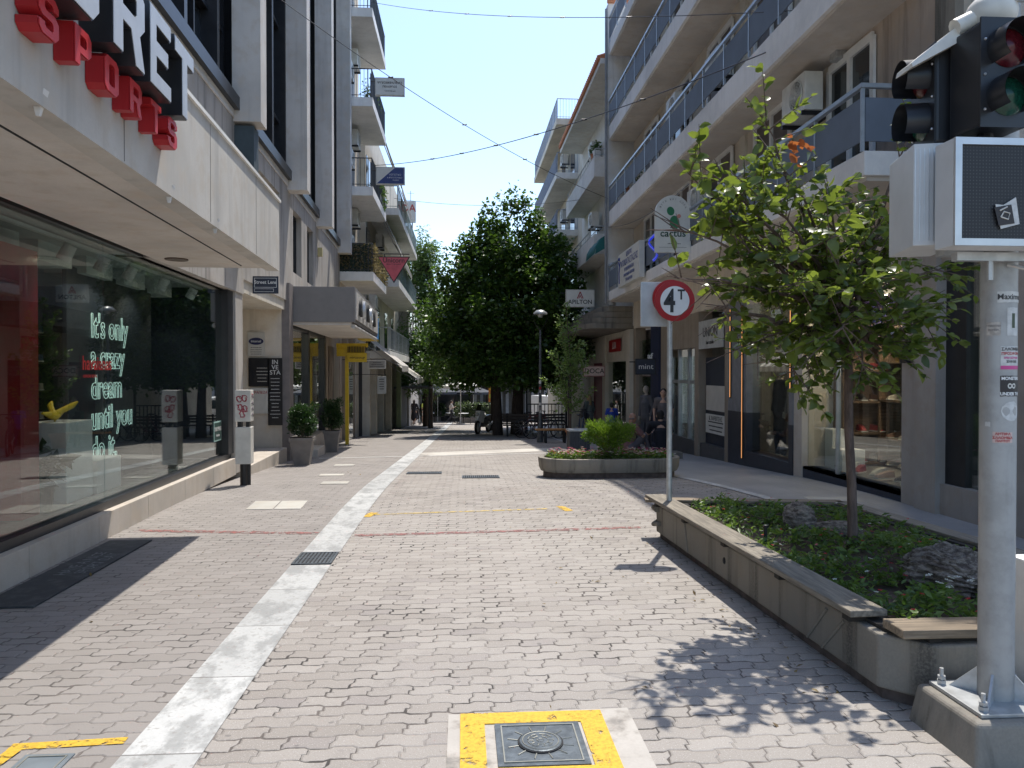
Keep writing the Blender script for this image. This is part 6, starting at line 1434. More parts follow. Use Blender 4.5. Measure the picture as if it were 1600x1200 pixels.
# matrix box
MX = thing('display_box', 'white cased traffic display with a black perforated screen on the pole', 'display', (2.26, 2.96, 2.11))
MB().bbox(-.30, .45, .0, .12, 0, .43, .006).build('casing', plain('casing_grey', (.52, .53, .53), .45, var=.05), MX)
b = MB(); ring4(b, -.30, .45, 0, .43, .028, 0, .014); o_ = b.build('bezel', M_ALU, MX, rot=(rad(90), 0, 0), loc=(0, .0, 0))
t = NT('perforated_screen'); p = t.objc(); x, y, z = t.sep(p)
def dotg(a): return t.math('ABSOLUTE', t.math('SUBTRACT', t.math('FRACT', t.math('MULTIPLY', a, 75)), .5))
dd = t.math('ADD', t.math('POWER', dotg(x), 2.0), t.math('POWER', dotg(z), 2.0)); t.col(t.mix(t.mapr(dd, .03, .06), (.05, .05, .048), (.012, .012, .014))); t.rough(.5); M_PERF = t.m
MB().box(-.275, .425, -.006, -.001, .025, .405).build('screen', M_PERF, MX)
T = thing('sticker', 'black and white cartoon face sticker stuck crooked on the perforated screen', 'sticker', (2.175, 2.948, 2.235))
R_ = Matrix.Rotation(rad(-22), 4, 'Y'); MB(R_).prism([(-.045, -.045), (.035, -.055), (.06, .05), (.0, .04), (-.03, .055)], -.003, 0, 'y').build('paper', M_STW, T); MB(R_).prism([(-.05, -.03), (.015, -.045), (.03, .03), (-.04, .045)], -.005, -.003, 'y').build('print', M_STK, T)
b = MB(R_); b.tube([(-.03, -.006, .0), (-.01, -.006, .015), (.01, -.006, 0), (-.005, -.006, -.02), (-.03, -.006, 0)], .003, 5); b.tube([(-.025, -.006, .025), (.01, -.006, .028)], .003, 5); b.build('ink', M_CARD, T)
SB = thing('display_box', 'second grey display housing seen from its back beside the perforated one', 'display', (2.03, 3.22, 2.14))
b = MB(Matrix.Rotation(rad(-14), 4, 'Z')); b.bbox(-.10, .08, -.10, .24, 0, .43, .006); b.build('casing', MATS['casing_grey'], SB)
b = MB(Matrix.Rotation(rad(-14), 4, 'Z'))
for k in range(7): b.box(-.095+k*.018, -.092+k*.018, -.103, -.100, .02, .41)
b.build('ribs', M_ALU, SB); MB().box(.05, .3, -.02, .04, -.03, .01).build('bracket', M_GALV, SB)
b = MB(); b.box(-.2, .12, .12, .16, -.04, -.005); b.tube([(-.05, .13, -.04), (-.05, .13, -.12)], .012, 6); b.tube([(.05, .16, -.05), (.13, .05, -.10), (.25, .12, -.06)], .008, 6); b.build('brackets', M_GALV, MX)
def signal(label, loc, rz, name='traffic_light', h=.42, lens=True):
    T = thing(name, label, 'traffic light', loc, rz)
    MB().bbox(-.105, .105, -.04, .16, 0, h, .012).build('body', M_BLACKF, T)
    b = MB(); b.box(-.112, .112, -.050, -.041, -.01, h+.01); b.build('backing_board', M_BLACKF, T)
    for i, (nm, c) in enumerate((('green_lens', (.005, .045, .028)), ('red_lens', (.075, .006, .010)))):
        cz = h*(.27+.46*i)
        t_ = plain(nm, c, .25, var=.25, scale=60); MB().lathe([(0, 0), (.078, 0), (.060, .02), (0, .035)][::1], 28).build(nm, t_, T, True, loc=(0, -.052, cz), rot=(rad(90), 0, 0))
        b = MB(); b.lathe([(.088, 0), (.084, .10)], 24, a0=rad(-45), a1=rad(225)); b.lathe([(.082, .10), (.086, 0)], 24, a0=rad(-45), a1=rad(225))
        o = b.build('hood', M_BLACKF, T, True, loc=(0, -.05, cz), rot=(rad(90), 0, 0))
    b = MB()
    for x_ in (-.095, .095):
        for z_ in (.06, .2, .34): b.ball((x_, -.052, z_), .006, 6, 4)
    b.build('screws', M_ALU, T)
    b = MB(); b.tube([(0, .08, -.06), (0, .08, 0)], .03, 8); b.build('mount', M_BLACKM, T); return T
signal('black pedestrian signal with dull red and green lenses facing the camera', (2.19, 3.02, 2.60), rad(0))
signal('black signal turned away to the left, seen from behind above the grey housing', (2.10, 3.31, 2.60), rad(-98))
T = thing('signal_hood', 'white weathered visor plate above the turned away signal', 'hood', (2.06, 3.22, 2.98)); b = MB(Matrix.Rotation(rad(-28), 4, 'Y')); b.hexa([(-.17, -.06, 0), (.06, -.09, 0), (.10, .10, 0), (-.15, .1, 0)], [(-.16, -.05, .018), (.055, -.08, .06), (.09, .09, .06), (-.14, .09, .018)]); o_ = b.build('plate', plain('stained_white_plastic', (.58, .56, .50), .5, var=.12), T)
T = thing('camera', 'white dome topped traffic sensor at the top right of the frame', 'sensor', (2.24, 3.14, 3.12)); b = MB(); b.ball((0, 0, 0), (.10, .10, .085), 20, 12); b.tube([(-.16, .0, -.06), (-.08, 0, -.02)], .035, 10); b.build('housing', MATS['stained_white_plastic'], T, True); b = MB(); b.box(-.03, .12, -.09, -.07, .02, .10); b.tube([(.0, 0, .07), (.06, .03, .22)], .03, 8); b.build('cap', M_GALV, T); MB().tube([(.02, .04, -.2), (.05, .05, 0)], .02, 8).build('arm', M_GALV, T)
T = thing('control_cabinet', 'white control cabinet edge at the right border behind the pole', 'cabinet', (2.78, 3.36, 0)); MB().bbox(-.20, .3, -.10, .12, .12, .74, .01).build('body', M_WHITEP, T); MB().box(-.21, .31, -.11, .13, 0, .12).build('plinth', M_CONC_D, T); MB().box(-.17, .27, -.108, -.101, .16, .70).build('door', M_WHITEP, T)

# ================================================================ OVAL PLANTER
ZO = gz(12)
OP = thing('planter', 'low oval concrete planter with flowers and a round bush in the middle distance', 'planter', (2.40, 12.45, ZO))
def stad(b, r0, r1, z0, z1, L_=.62, n=18, ri0=None):
    P0 = []; P1 = []
    for sgn, c0 in ((1, L_), (-1, -L_)):
        for k in range(n+1):
            a = -math.pi/2+math.pi*k/n; x_ = sgn*math.cos(a); y_ = sgn*math.sin(a); P0.append((c0+r0*x_, r0*y_*.95, z0)); P1.append((c0+r1*x_, r1*y_*.95, z1))
    m = len(P0); return P0, P1
def stadring(name, prof, mat):
    rows = [stad(None, r_, r_, z_, z_)[0] for r_, z_ in prof]; m = len(rows[0]); vs = [p for r_ in rows for p in r_]; fs = []
    for i in range(len(rows)-1):
        for k in range(m): fs.append((i*m+k, i*m+(k+1) % m, (i+1)*m+(k+1) % m, (i+1)*m+k))
    return MB().add(vs, fs).build(name, mat, OP, True)
stadring('base', [(.46, -.1), (.46, .09)], plain('dark_base', (.10, .075, .065), .9)); stadring('wall', [(.42, .088), (.50, .089), (.53, .15), (.545, .29), (.54, .305), (.46, .31), (.45, .30), (.45, .20)], M_CONC_D)
stadring('soil', [(.452, .235), (.25, .26), (.02, .27)], M_SOIL)
FP = [(random.uniform(-1, 1)*.98, random.uniform(-.36, .36)) for _ in range(420)]
leaves([(x_+random.gauss(0, .02), y_+random.gauss(0, .02), .28+random.random()*.10) for x_, y_ in FP for _ in range(8)], .05, M_BED, 'foliage', OP, .4)
for nm, c, n_ in (('deep_red', (.42, .02, .06), 80), ('pale_pink', (.62, .38, .40), 110), ('magenta', (.38, .06, .22), 60), ('white2', (.7, .68, .66), 60)):
    blossom(OP, [(random.uniform(-1, 1)*.98, random.uniform(-.42, .3), .37+random.random()*.06) for _ in range(n_)], .028, leaf_mat('petal_'+nm, c, tuple(a*.75 for a in c), .3, .5), 'flowers')
BU = thing('bush', 'bright green feathery bush growing in the oval planter', 'bush', (2.38, 12.35, ZO+.26))
b = MB()
for k in range(14): a = k*.45; b.tube([(0, 0, 0), (.08*math.cos(a), .08*math.sin(a), .18), (.26*math.cos(a), .22*math.sin(a), .42)], [.02, .013, .004], 6)
b.build('stems', M_BARK, BU)
p_, u_ = blob_points([(0, 0, .40, .36, .30, .18), (-.14, 0, .50, .24, .22, .13), (.22, 0, .44, .20, .22, .14), (0, -.1, .25, .20, .2, .15), (-.28, .05, .38, .15, .15, .10), (.1, -.1, .57, .10, .1, .09), (-.30, 0, .56, .06, .06, .08), (.36, 0, .52, .06, .06, .07), (.02, 0, .66, .04, .04, .07)], 8000, .45, 3, .015)
leaves(p_, .042, leaf_mat('bright_bush_leaf', (.04, .12, .012), (.18, .28, .03), .35, .5), 'foliage', BU, .25, 1, .35, dirs=u_+np.array([0, 0, .7]))

# ================================================================ STREET FURNITURE
T = thing('litter_bin', 'dark ribbed litter bin with a light rim behind the oval planter', 'bin', (2.62, 17.2, gz(17.2)))
b = MB(); b.box(-.22, .22, -.22, .22, .06, .60)
for k in range(9): b.box(-.225+k*.054, -.205+k*.054, -.232, -.22, .06, .58); b.box(-.232, -.22, -.225+k*.054, -.205+k*.054, .06, .58)
b.build('body', plain('bin_grey', (.045, .05, .06), .5), T); MB().bbox(-.25, .25, -.25, .25, .60, .64, .01).build('rim', M_GALV, T); MB().box(-.18, .18, -.18, .18, 0, .06).build('foot', M_BLACKM, T)
T = thing('bench', 'small wooden slatted bench with black legs beside the lamp post', 'bench', (2.95, 24.3, gz(24.3)))
b = MB()
for k in range(4): b.bbox(-.62, .62, -.2+k*.105, -.11+k*.105, .41, .45, .005)
b.build('seat', plain('orange_wood', (.42, .20, .06), .5, var=.2), T)
for x_ in (-.3, .3): bb = MB(); bb.box(x_-.03, x_+.03, -.18, -.12, 0, .41); bb.box(x_-.03, x_+.03, .12, .18, 0, .41); bb.box(x_-.03, x_+.03, -.12, .12, .36, .41); bb.build('leg', M_BLACKM, T)
T = thing('street_lamp', 'slim dark street lamp with a globe shaped head covered in stickers at the post', 'street lamp', (2.53, 24.8, gz(24.8)))
MB().lathe([(.11, 0), (.09, .25), (.06, .4), (.055, .42), (.045, 2.5), (.035, 3.65)], 16).build('post', plain('lamp_post_grey', (.09, .10, .11), .5, .3, var=.3, scale=9), T, True)
b = MB(); 
for s_ in (-1, 1): b.tube([(0, 0, 3.62), (s_*.13, 0, 3.78), (s_*.235, 0, 4.02), (s_*.22, 0, 4.18)], .012, 6)
b.build('arms', M_BLACKM, T); MB().lathe([(0, 4.30), (.12, 4.28), (.22, 4.20), (.235, 4.15), (.21, 4.14), (0, 4.14)], 20).build('cap', plain('lamp_cap', (.32, .33, .33), .35, .3), T, True); MB().lathe([(0, 4.04), (.06, 4.05), (.10, 4.139), (0, 4.139)], 16).build('lens', plain('lamp_glass', (.35, .36, .34), .2), T, True)
for k, (z_, c) in enumerate(((1.9, M_STW), (1.72, M_RED), (1.6, M_STW), (1.2, M_STW), (1.05, M_GREYP), (.95, M_STW))): MB().lathe([(.052, 0), (.052, .09)], 10, (0, 0, z_), a0=rad(200+20*(k % 3)), a1=rad(300+10*(k % 2))).build('sticker', c, T)
def bicycle(label, loc, rz, c):
    T = thing('bicycle', label, 'bicycle', loc, rz, 'bicycles parked under the big tree')
    for x_ in (-.52, .52):
        b = MB(); n = 28; R_ = .33
        b.tube([(x_+R_*math.cos(2*math.pi*k/n), 0, .34+R_*math.sin(2*math.pi*k/n)) for k in range(n+1)], .02, 6); w = b.build('wheel', M_BLACKM, T)
        b = MB()
        for k in range(12): a = 2*math.pi*k/12; b.tube([(x_, 0, .34), (x_+.32*math.cos(a), 0, .34+.32*math.sin(a))], .003, 3)
        b.build('spokes', M_ALU, w)
    b = MB(); A_, B_, C_, D_, E_ = (-.52, 0, .34), (-.08, 0, .32), (-.22, 0, .80), (.34, 0, .84), (.52, 0, .34)
    for p, q in ((A_, B_), (A_, C_), (B_, C_), (B_, D_), (C_, D_), (D_, E_)): b.tube([p, q], .016, 6)
    b.tube([C_, (-.25, 0, .93)], .012, 6); b.tube([D_, (.31, 0, .98)], .012, 6); b.build('frame', c, T)
    MB().ball((-.26, 0, .95), (.13, .07, .03), 10, 6).build('saddle', M_BLACKM, T, True)
    MB().tube([(.22, -.28, .98), (.33, -.22, 1.0), (.33, .22, 1.0), (.22, .28, .98)], .012, 6).build('handlebar', M_BLACKM, T)
    MB().tube([(-.08, -.1, .18), (-.08, -.06, .32), (-.08, .06, .32), (-.08, .1, .46)], .01, 5).build('cranks', M_ALU, T); return T
BK = bicycle('dark bicycle beside the lamp post, its wheel showing right of it', (3.0, 27.6, gz(27.6)), rad(12), M_BLACKM)
bicycle('bicycle parked farther left under the tree among the benches', (2.75, 28.6, gz(28.6)), rad(5), plain('bike_red', (.12, .02, .02), .4))
bicycle('dark bicycle leaning by the litter bin', (3.15, 20.2, gz(20.2)), rad(70), plain('bike_blue', (.02, .03, .06), .4))
# motorbike
T = thing('motorbike', 'black motorbike with white fairings parked at the left of the big tree', 'motorbike', (.92, 33.6, gz(33.6)), rad(-112))
for x_ in (-.68, .68):
    b = MB(); n = 28; b.tube([(x_+.26*math.cos(2*math.pi*k/n), 0, .31+.26*math.sin(2*math.pi*k/n)) for k in range(n+1)], .055, 10); w = b.build('wheel', M_BLACKM, T, True); MB().lathe([(0, -.03), (.20, -.03), (.20, .03), (0, .03)], 20).build('rim', M_ALU, w, rot=(rad(90), 0, 0), loc=(x_, 0, .31))
b = MB(); b.hexa([(-.3, -.14, .30), (.3, -.14, .30), (.3, .14, .30), (-.3, .14, .30)], [(-.35, -.12, .62), (.3, -.12, .68), (.3, .12, .68), (-.35, .12, .62)]); b.build('engine', plain('engine_grey', (.08, .08, .085), .4, .5), T)
b = MB(); b.hexa([(-.62, -.12, .62), (-.05, -.14, .62), (-.05, .14, .62), (-.62, .12, .62)], [(-.80, -.09, .80), (-.05, -.11, .76), (-.05, .11, .76), (-.80, .09, .80)]); b.build('seat', M_BLACKM, T)
b = MB(); b.ball((.12, 0, .80), (.27, .16, .15), 14, 8); b.build('tank', M_WHITEP, T, True)
b = MB(); b.hexa([(.35, -.15, .50), (.78, -.06, .62), (.78, .06, .62), (.35, .15, .50)], [(.32, -.20, .98), (.60, -.12, 1.02), (.60, .12, 1.02), (.32, .20, .98)]); b.build('fairing', M_WHITEP, T)
b = MB(); b.ball((.74, 0, .88), (.05, .09, .07), 10, 6); b.build('headlight', plain('headlamp', (.5, .5, .48), .2), T, True)
b = MB(); b.tube([(.30, -.38, 1.04), (.40, -.2, 1.04), (.42, .2, 1.04), (.30, .38, 1.04)], .018, 6); b.tube([(.38, -.2, 1.05), (.42, -.32, 1.22)], .01, 5); b.tube([(.38, .2, 1.05), (.42, .32, 1.22)], .01, 5); b.ball((.42, -.33, 1.24), (.03, .06, .04)); b.ball((.42, .33, 1.24), (.03, .06, .04)); b.build('handlebar', M_BLACKM, T)
b = MB(); 
for s_ in (-.09, .09): b.tube([(.42, s_, .95), (.68, s_, .31)], .025, 8)
b.build('fork', M_ALU, T); MB().tube([(-.1, .16, .3), (-.6, .18, .42), (-.85, .18, .5)], .045, 10).build('exhaust', M_ALU, T, True)
b = MB(); b.add([(.58, -.12, 1.02), (.58, .12, 1.02), (.42, .1, 1.28), (.42, -.1, 1.28)], [(0, 1, 2, 3)]); o_ = b.build('windscreen', glass('smoked_screen', (.3, .3, .32)), T); o_.modifiers.new('s', 'SOLIDIFY').thickness = .005
# stone bench ring / tables under the tree
for k, (x_, y_, w_, lb) in enumerate(((2.45, 30.0, 1.7, 'long dark slatted bench in the shade in front of the tree trunks'), (2.2, 33.6, 1.4, 'dark slatted bench behind the tree trunks'), (3.6, 31.0, 1.2, 'dark bench in the shade right of the tree trunks'))):
    T = thing('bench', lb, 'bench', (x_, y_, gz(y_)), 0); b = MB()
    for q in range(4): b.box(-w_/2, w_/2, -.2+q*.11, -.11+q*.11, .42, .46)
    for q in range(3): b.box(-w_/2, w_/2, .22, .25, .54+q*.12, .62+q*.12)
    b.build('slats', plain('dark_bench_wood', (.06, .045, .035), .6), T); b = MB()
    for s_ in (-1, 1): b.box(s_*w_*.4-.03, s_*w_*.4+.03, -.18, .26, 0, .42); b.box(s_*w_*.4-.03, s_*w_*.4+.03, .22, .26, .42, .9)
    b.build('legs', M_BLACKM, T)
T = thing('flower_pot', 'terracotta pot behind the small bench holding the sapling stake', 'pot', (3.45, 23.6, gz(23.6))); MB().lathe([(.17, 0), (.24, .36), (.27, .37), (.27, .44), (.22, .44), (.20, .3)], 20).build('pot', M_TILE, T, True)
# fence sections at right behind the sapling
T = thing('metal_fence', 'dark upright bar fence between the lamp post and the shopfronts', 'fence', (3.6, 33, gz(33)))
b = MB()
for k in range(12): b.box(-.8+k*.15, -.77+k*.15, 0, .03, 0, 1.25)
b.box(-.82, .9, -.01, .04, 1.25, 1.3); b.box(-.82, .9, -.01, .04, .1, .14); b.build('bars', M_BLACKM, T); b = MB(); b.box(-.86, -.78, -.03, .05, 0, 2.3); b.box(.86, .94, -.03, .05, 0, 2.3); b.build('post', M_BLACKM, T)
# parked white van far off, seen in the gap
T = thing('parked_van', 'white van in sunlight far behind the fence', 'van', (5.7+.2, 58, gz(58)), rad(90)) if False else thing('parked_van', 'white van in sunlight far behind the fence', 'van', (7.2, 57, gz(57)), rad(-60))
b = MB(); b.prism([(-2.3, .35), (2.3, .35), (2.35, 1.0), (1.75, 1.15), (1.2, 1.95), (-2.3, 2.0)], -.9, .9, 'y'); b.build('body', M_WHITEP, T)
b = MB(); b.prism([(1.2, 1.2), (1.68, 1.2), (1.2, 1.85)], -.91, .91, 'y'); b.box(.2, 1.1, -.91, .91, 1.2, 1.8); b.build('windows', M_WIN, T)
for x_ in (-1.5, 1.5):
    for s_ in (-1, 1): MB().lathe([(0, -.1), (.33, -.1), (.33, .1), (0, .1)], 20).build('wheel', M_BLACKM, T, rot=(rad(90), 0, 0), loc=(x_, s_*.82, .33))
T = thing('banner', 'orange and yellow advertising board glimpsed left of the tree trunks', 'banner', (2.0, 50, gz(50))); 
MB().box(-.28, .28, -.04, .04, 1.5, 2.6).build('board', plain('orange_board', (.55, .20, .04), .5), T); MB().box(-.24, .24, -.05, -.041, 1.75, 2.0).build('label', plain('lime_board', (.45, .50, .06), .5), T); MB().box(-.24, .24, -.05, -.041, 2.3, 2.5).build('label', M_YEL, T); b = MB(); b.box(-.26, -.20, -.03, .03, 0, 1.5); b.box(.20, .26, -.03, .03, 0, 1.5); b.build('leg', M_BLACKM, T)
# cafe parasols, tables
def parasol(label, loc, r, h, mat, group):
    T = thing('parasol', label, 'parasol', loc, 0, group); b = MB(); n = 8
    b.lathe([(r, h-.42), (r*.5, h-.15), (0, h)], n, a0=.39, a1=.39+2*math.pi); b.lathe([(0, h-.03), (r*.5, h-.18), (r-.01, h-.45), (r, h-.42)], n, a0=.39, a1=.39+2*math.pi); b.lathe([(r, h-.60), (r, h-.42)], n, a0=.39, a1=.39+2*math.pi)
    b.build('canopy', mat, T); MB().tube([(0, 0, 0), (0, 0, h)], .03, 8).build('pole', M_ALU, T); MB().lathe([(0, 0), (.3, 0), (.3, .06), (0, .08)], 16).build('base', M_CONC, T)
    b = MB()
    for k in range(8): a = .39+k*math.pi/4; b.tube([(0, 0, h-.05), (r*math.cos(a), r*math.sin(a), h-.45)], .012, 4)
    b.build('ribs', M_ALU, T); return T
G_ = 'cafe parasols at the far end of the street'
parasol('white pointed cafe parasol in sunlight beyond the shade', (-.10, 52.5, gz(52.5)), 1.45, 3.05, plain('parasol_white', (.68, .66, .60), .8), G_)
M_PD = plain('parasol_dark', (.05, .055, .07), .8)
for k, (x_, y_, lb) in enumerate(((-1.9, 60, 'dark cafe parasol left of the white one'), (.9, 61, 'dark cafe parasol right of the white one'), (-3.6, 60, 'leftmost dark cafe parasol beside the awnings'))): parasol(lb, (x_, y_, gz(y_)), 1.6, 2.8, M_PD, G_)
def cafe_table(label, loc):
    T = thing('cafe_table', label, 'table', loc, 0, 'cafe tables beneath the parasols')
    MB().lathe([(0, .72), (.35, .72), (.35, .75), (0, .75)], 20).build('tabletop', M_WHITEP, T); MB().tube([(0, 0, 0), (0, 0, .72)], .03, 8).build('leg', M_BLACKM, T); return T
def cafe_chair(label, loc, rz):
    T = thing('cafe_chair', label, 'chair', loc, rz, 'dark cafe chairs beneath the parasols')
    MB().bbox(-.2, .2, -.2, .2, .43, .47, .01).build('seat', M_BLACKM, T); MB().bbox(-.2, .2, .17, .2, .55, .88, .01).build('backrest', M_BLACKM, T)
    for x_ in (-.18, .18):
        MB().tube([(x_, -.18, 0), (x_, -.18, .43)], .014, 6).build('leg', M_BLACKM, T); MB().tube([(x_, .19, 0), (x_, .18, .88)], .014, 6).build('leg', M_BLACKM, T)
    return T
t0 = cafe_table('cafe table under the white parasol', (.1, 53.5, gz(53.5))); c0 = cafe_chair('cafe chair left of the table under the white parasol', (-.5, 53.6, gz(53.6)), rad(90))
dup(c0, (.75, 53.5, gz(53.5)), rad(-90), 'cafe chair right of the table under the white parasol')
for k, x_ in enumerate((-2.4, -.9, 1.3, -3.6)):
    s_ = ('between the left dark parasol and the white one', 'just left of the white parasol', 'under the right dark parasol', 'beneath the leftmost dark parasol')[k]
    dup(t0, (x_, 58.5, gz(58.5)), 0, 'cafe table '+s_); dup(c0, (x_-.6, 58.5, gz(58.5)), rad(90), 'left hand cafe chair '+s_); dup(c0, (x_+.6, 58.5, gz(58.5)), rad(-90), 'right hand cafe chair '+s_)
for k, (x_, y_, w_, lb) in enumerate(((-3.2, 61, 3.0, 'left long dark hedge in a trough behind the cafe tables'), (.9, 57, 2.2, 'right leafy hedge in a trough beside the white parasol'))):
    T = thing('hedge', lb, 'hedge', (x_, y_, gz(y_))); MB().box(-w_/2, w_/2, -.3, .3, 0, .4).build('trough', M_PLANTER, T)
    p_, u_ = blob_points([(-w_/2+w_*q/7, 0, .95, .45, .35, .62) for q in range(8)], 5000, .5, 4, .05); leaves(p_, .12, M_LBUSH if k == 0 else leaf_mat('olive_leaf', (.04, .07, .03), (.10, .14, .06)), 'foliage', T)
T = thing('cafe_kiosk', 'long dark cafe front under a flat roof closing the far left of the street', 'cafe', (-2.6, 63, gz(63)))
MB().box(-5, 3.6, 0, 3, 0, 3.0).build('wall', plain('cafe_dark', (.02, .02, .022), .5), T); MB().box(-5.2, 3.8, -.8, 3.1, 3.0, 3.25).build('roof', plain('cafe_roof', (.08, .08, .08), .6), T)
for q in range(6): MB().box(-4.7+q*1.38, -3.6+q*1.38, -.03, 0, .3, 2.6).build('window', M_WIN, T)
T = thing('cafe_shelter', 'flat roofed dark cafe shelter on posts at the far left', 'shelter', (-3.6, 46, gz(46)))
b = MB(); b.box(-.1, 1.9, -4, 4, 2.35, 2.45); b.build('roof', plain('shelter_roof', (.10, .10, .10), .6), T); MB().box(.1, .2, -4, 6, 0, 2.34).build('added_dark_screen', plain('dark_screen_paint', (.03, .03, .03), .6), T); b = MB()  # dark sheet on the shelter side is added, covering the sunlit wall behind
for y_ in (-4, 0, 3.95): b.box(1.8, 1.86, y_, y_+.05, 0, 2.35)
b.build('posts', M_BLACKM, T)
T = thing('green_container', 'green painted post and panel beside the last left shop door', 'post', (-3.35, 41, gz(41))); MB().box(-.12, .12, -.1, .1, 0, 3.3).build('post', plain('sage_green', (.18, .22, .12), .6), T); MB().box(-.14, .14, -.12, .12, 0, .1).build('foot', M_BLACKM, T)
# cables across the street
def cable(label, p, q, sag, r=.008, kn=0, group='overhead cables'):
    p, q = Vector(p), Vector(q); T = thing('cable', label, 'cable', p, 0, group); b = MB(); n = 40; pts = []
    for i in range(n+1): t_ = i/n; pts.append((q-p)*t_+Vector((0, 0, -sag*4*t_*(1-t_))))
    b.tube(pts, r, 5)
    for i in range(kn):
        t_ = .25+.6*i/kn; c = (q-p)*t_+Vector((0, 0, -sag*4*t_*(1-t_))); b.tube([tuple(c-Vector((.06, 0, .0))), tuple(c), tuple(c+Vector((.05, .02, .02)))], r*2, 5)
    b.build('wire', M_BLACKM, T)
cable('thin cable high across the sky from the top left balconies to the stained right wall', (-2.95, 25.9, 13.9), (5.38, 10, 6.5), .30, .007, 5)
cable('cable falling from the grey fins towards the white building, crossing another over the street', (-3.62, 15.0, 8.85), (4.58, 24.0, 7.1), .35, .008, 3)
cable('cable rising from the navy and white lightbox to the stained right wall', (-2.9, 25.85, 8.5), (5.38, 9.95, 6.42), .45, .010, 6)
cable('faint lowest cable crossing the sky just above the big tree', (-2.62, 30.0, 8.35), (4.6, 30, 8.4), .25, .008, 0)
cable('short cable looping between the cactus sign and the white building', (4.55, 15.2, 5.4), (4.6, 24.5, 6.3), .25, .007, 0)

# ================================================================ BIG TREE
def big_tree(label, base, trunks, blobs, n, size, mat, bark, cluster=6, spread=.16, detail=1, up=.55, wid=.75, group=None, twigs=60, droop=.1, name='tree', limb_r=.09):
    T = thing(name, label, 'tree', base, 0, group); b = MB(); O_ = Vector(base)
    tops = []
    for tr, rs in trunks: b.tube([tuple(Vector(p)-O_) for p in tr], rs, 12); tops.append(Vector(tr[-1]))
    for k in range(twigs):
        bl = random.choice(blobs); c = Vector(bl[:3]); u = Vector((random.gauss(0, 1), random.gauss(0, 1), random.gauss(.2, 1))).normalized(); e = c+Vector((u.x*bl[3], u.y*bl[4], u.z*bl[5]))*.85
        s_ = min(tops, key=lambda q: (q-c).length); mid = s_.lerp(c, .6)+Vector((random.gauss(0, .15), random.gauss(0, .15), random.gauss(0, .15)))
        b.tube([tuple(s_-O_), tuple(s_.lerp(mid, .5)-O_+Vector((0, 0, .1))), tuple(mid-O_), tuple(e-O_)], [limb_r, limb_r*.65, limb_r*.35, limb_r*.10], 6)
    b.build('trunk', bark, T, True)
    p_, u_ = blob_points([(q[0]-base[0], q[1]-base[1], q[2]-base[2], *q[3:]) for q in blobs], n, .72, cluster, spread)
    leaves(p_, size, mat, 'crown', T, up, detail, wid, .3, dirs=u_*.7, droop=droop); return T
M_BIG = leaf_mat('lime_tree_leaf', (.012, .045, .009), (.085, .155, .028), .34, .40, .5)
M_BARKD = bark_mat('dark_bark', (.08, .06, .05))
g31 = gz(31)
bl = []
rt = random.Random(11)
def ring_blobs(z, R_, n, r, rz_, cx=1.8, cy=31.4, jit=.25):
    for k in range(n):
        a = 2*math.pi*k/n+rt.random(); bl.append((cx+R_*math.cos(a)+rt.uniform(-jit, jit), cy+R_*.9*math.sin(a)+rt.uniform(-jit, jit), z+rt.uniform(-.25, .25), r*rt.uniform(.8, 1.15), r*rt.uniform(.8, 1.15), rz_*rt.uniform(.8, 1.2)))
for z_, R_, n_ in ((1.5, 2.2, 14), (2.1, 2.65, 17), (2.8, 2.85, 18), (3.5, 2.9, 18), (4.2, 2.75, 17), (4.9, 2.5, 16), (5.6, 2.2, 14), (6.2, 1.85, 12), (6.8, 1.4, 9), (7.3, .9, 6)):
    ring_blobs(z_, R_*.93, n_, .52, .30, 1.92+.03*z_, jit=.30); 
    if R_ > 1.5: ring_blobs(z_, R_*.55, n_//2, .7, .4, 1.8, jit=.4)
for (x_, z_, r_, h_) in ((1.45, 8.0, .38, .75), (2.55, 8.1, .42, .8), (.75, 7.0, .4, .7), (3.2, 7.5, .4, .7), (-.25, 6.1, .45, .55), (-.85, 5.0, .4, .4), (3.75, 6.6, .45, .6), (4.3, 6.2, .4, .5), (2.0, 8.5, .28, .5), (1.1, 7.7, .3, .6), (4.2, 5.0, .5, .5), (-.7, 5.6, .3, .45), (-.95, 4.1, .4, .35), (-1.0, 2.6, .45, .4), (.15, 6.8, .3, .5)):
    bl.append((x_, 31+rt.uniform(-.8, .8), z_, r_, r_, h_))
big_tree('huge dense dark lime tree filling the middle of the street, with two trunks', (1.8, 31.2, g31), [([(1.45, 31.2, g31), (1.42, 31.2, .6), (1.3, 31.3, 3.2)], [.22, .17, .13]), ([(2.25, 31.6, g31), (2.3, 31.6, .8), (2.5, 31.5, 3.6)], [.27, .22, .16])], bl, 66000, .17, M_BIG, M_BARKD, cluster=10, spread=.13)
# second denser tree behind for depth of shade
bl2 = [(1.5+rt.uniform(-2.6, 2.8), 38+rt.uniform(-2, 2), rt.uniform(1.5, 5.5), 1.3, 1.3, .8) for _ in range(26)]
big_tree('second dark tree hidden mostly behind the huge one', (1.6, 38.2, gz(38)), [([(1.6, 38.2, gz(38)), (1.6, 38.2, 2.5)], [.22, .15])], bl2, 14000, .2, M_BIG, M_BARKD, twigs=26)
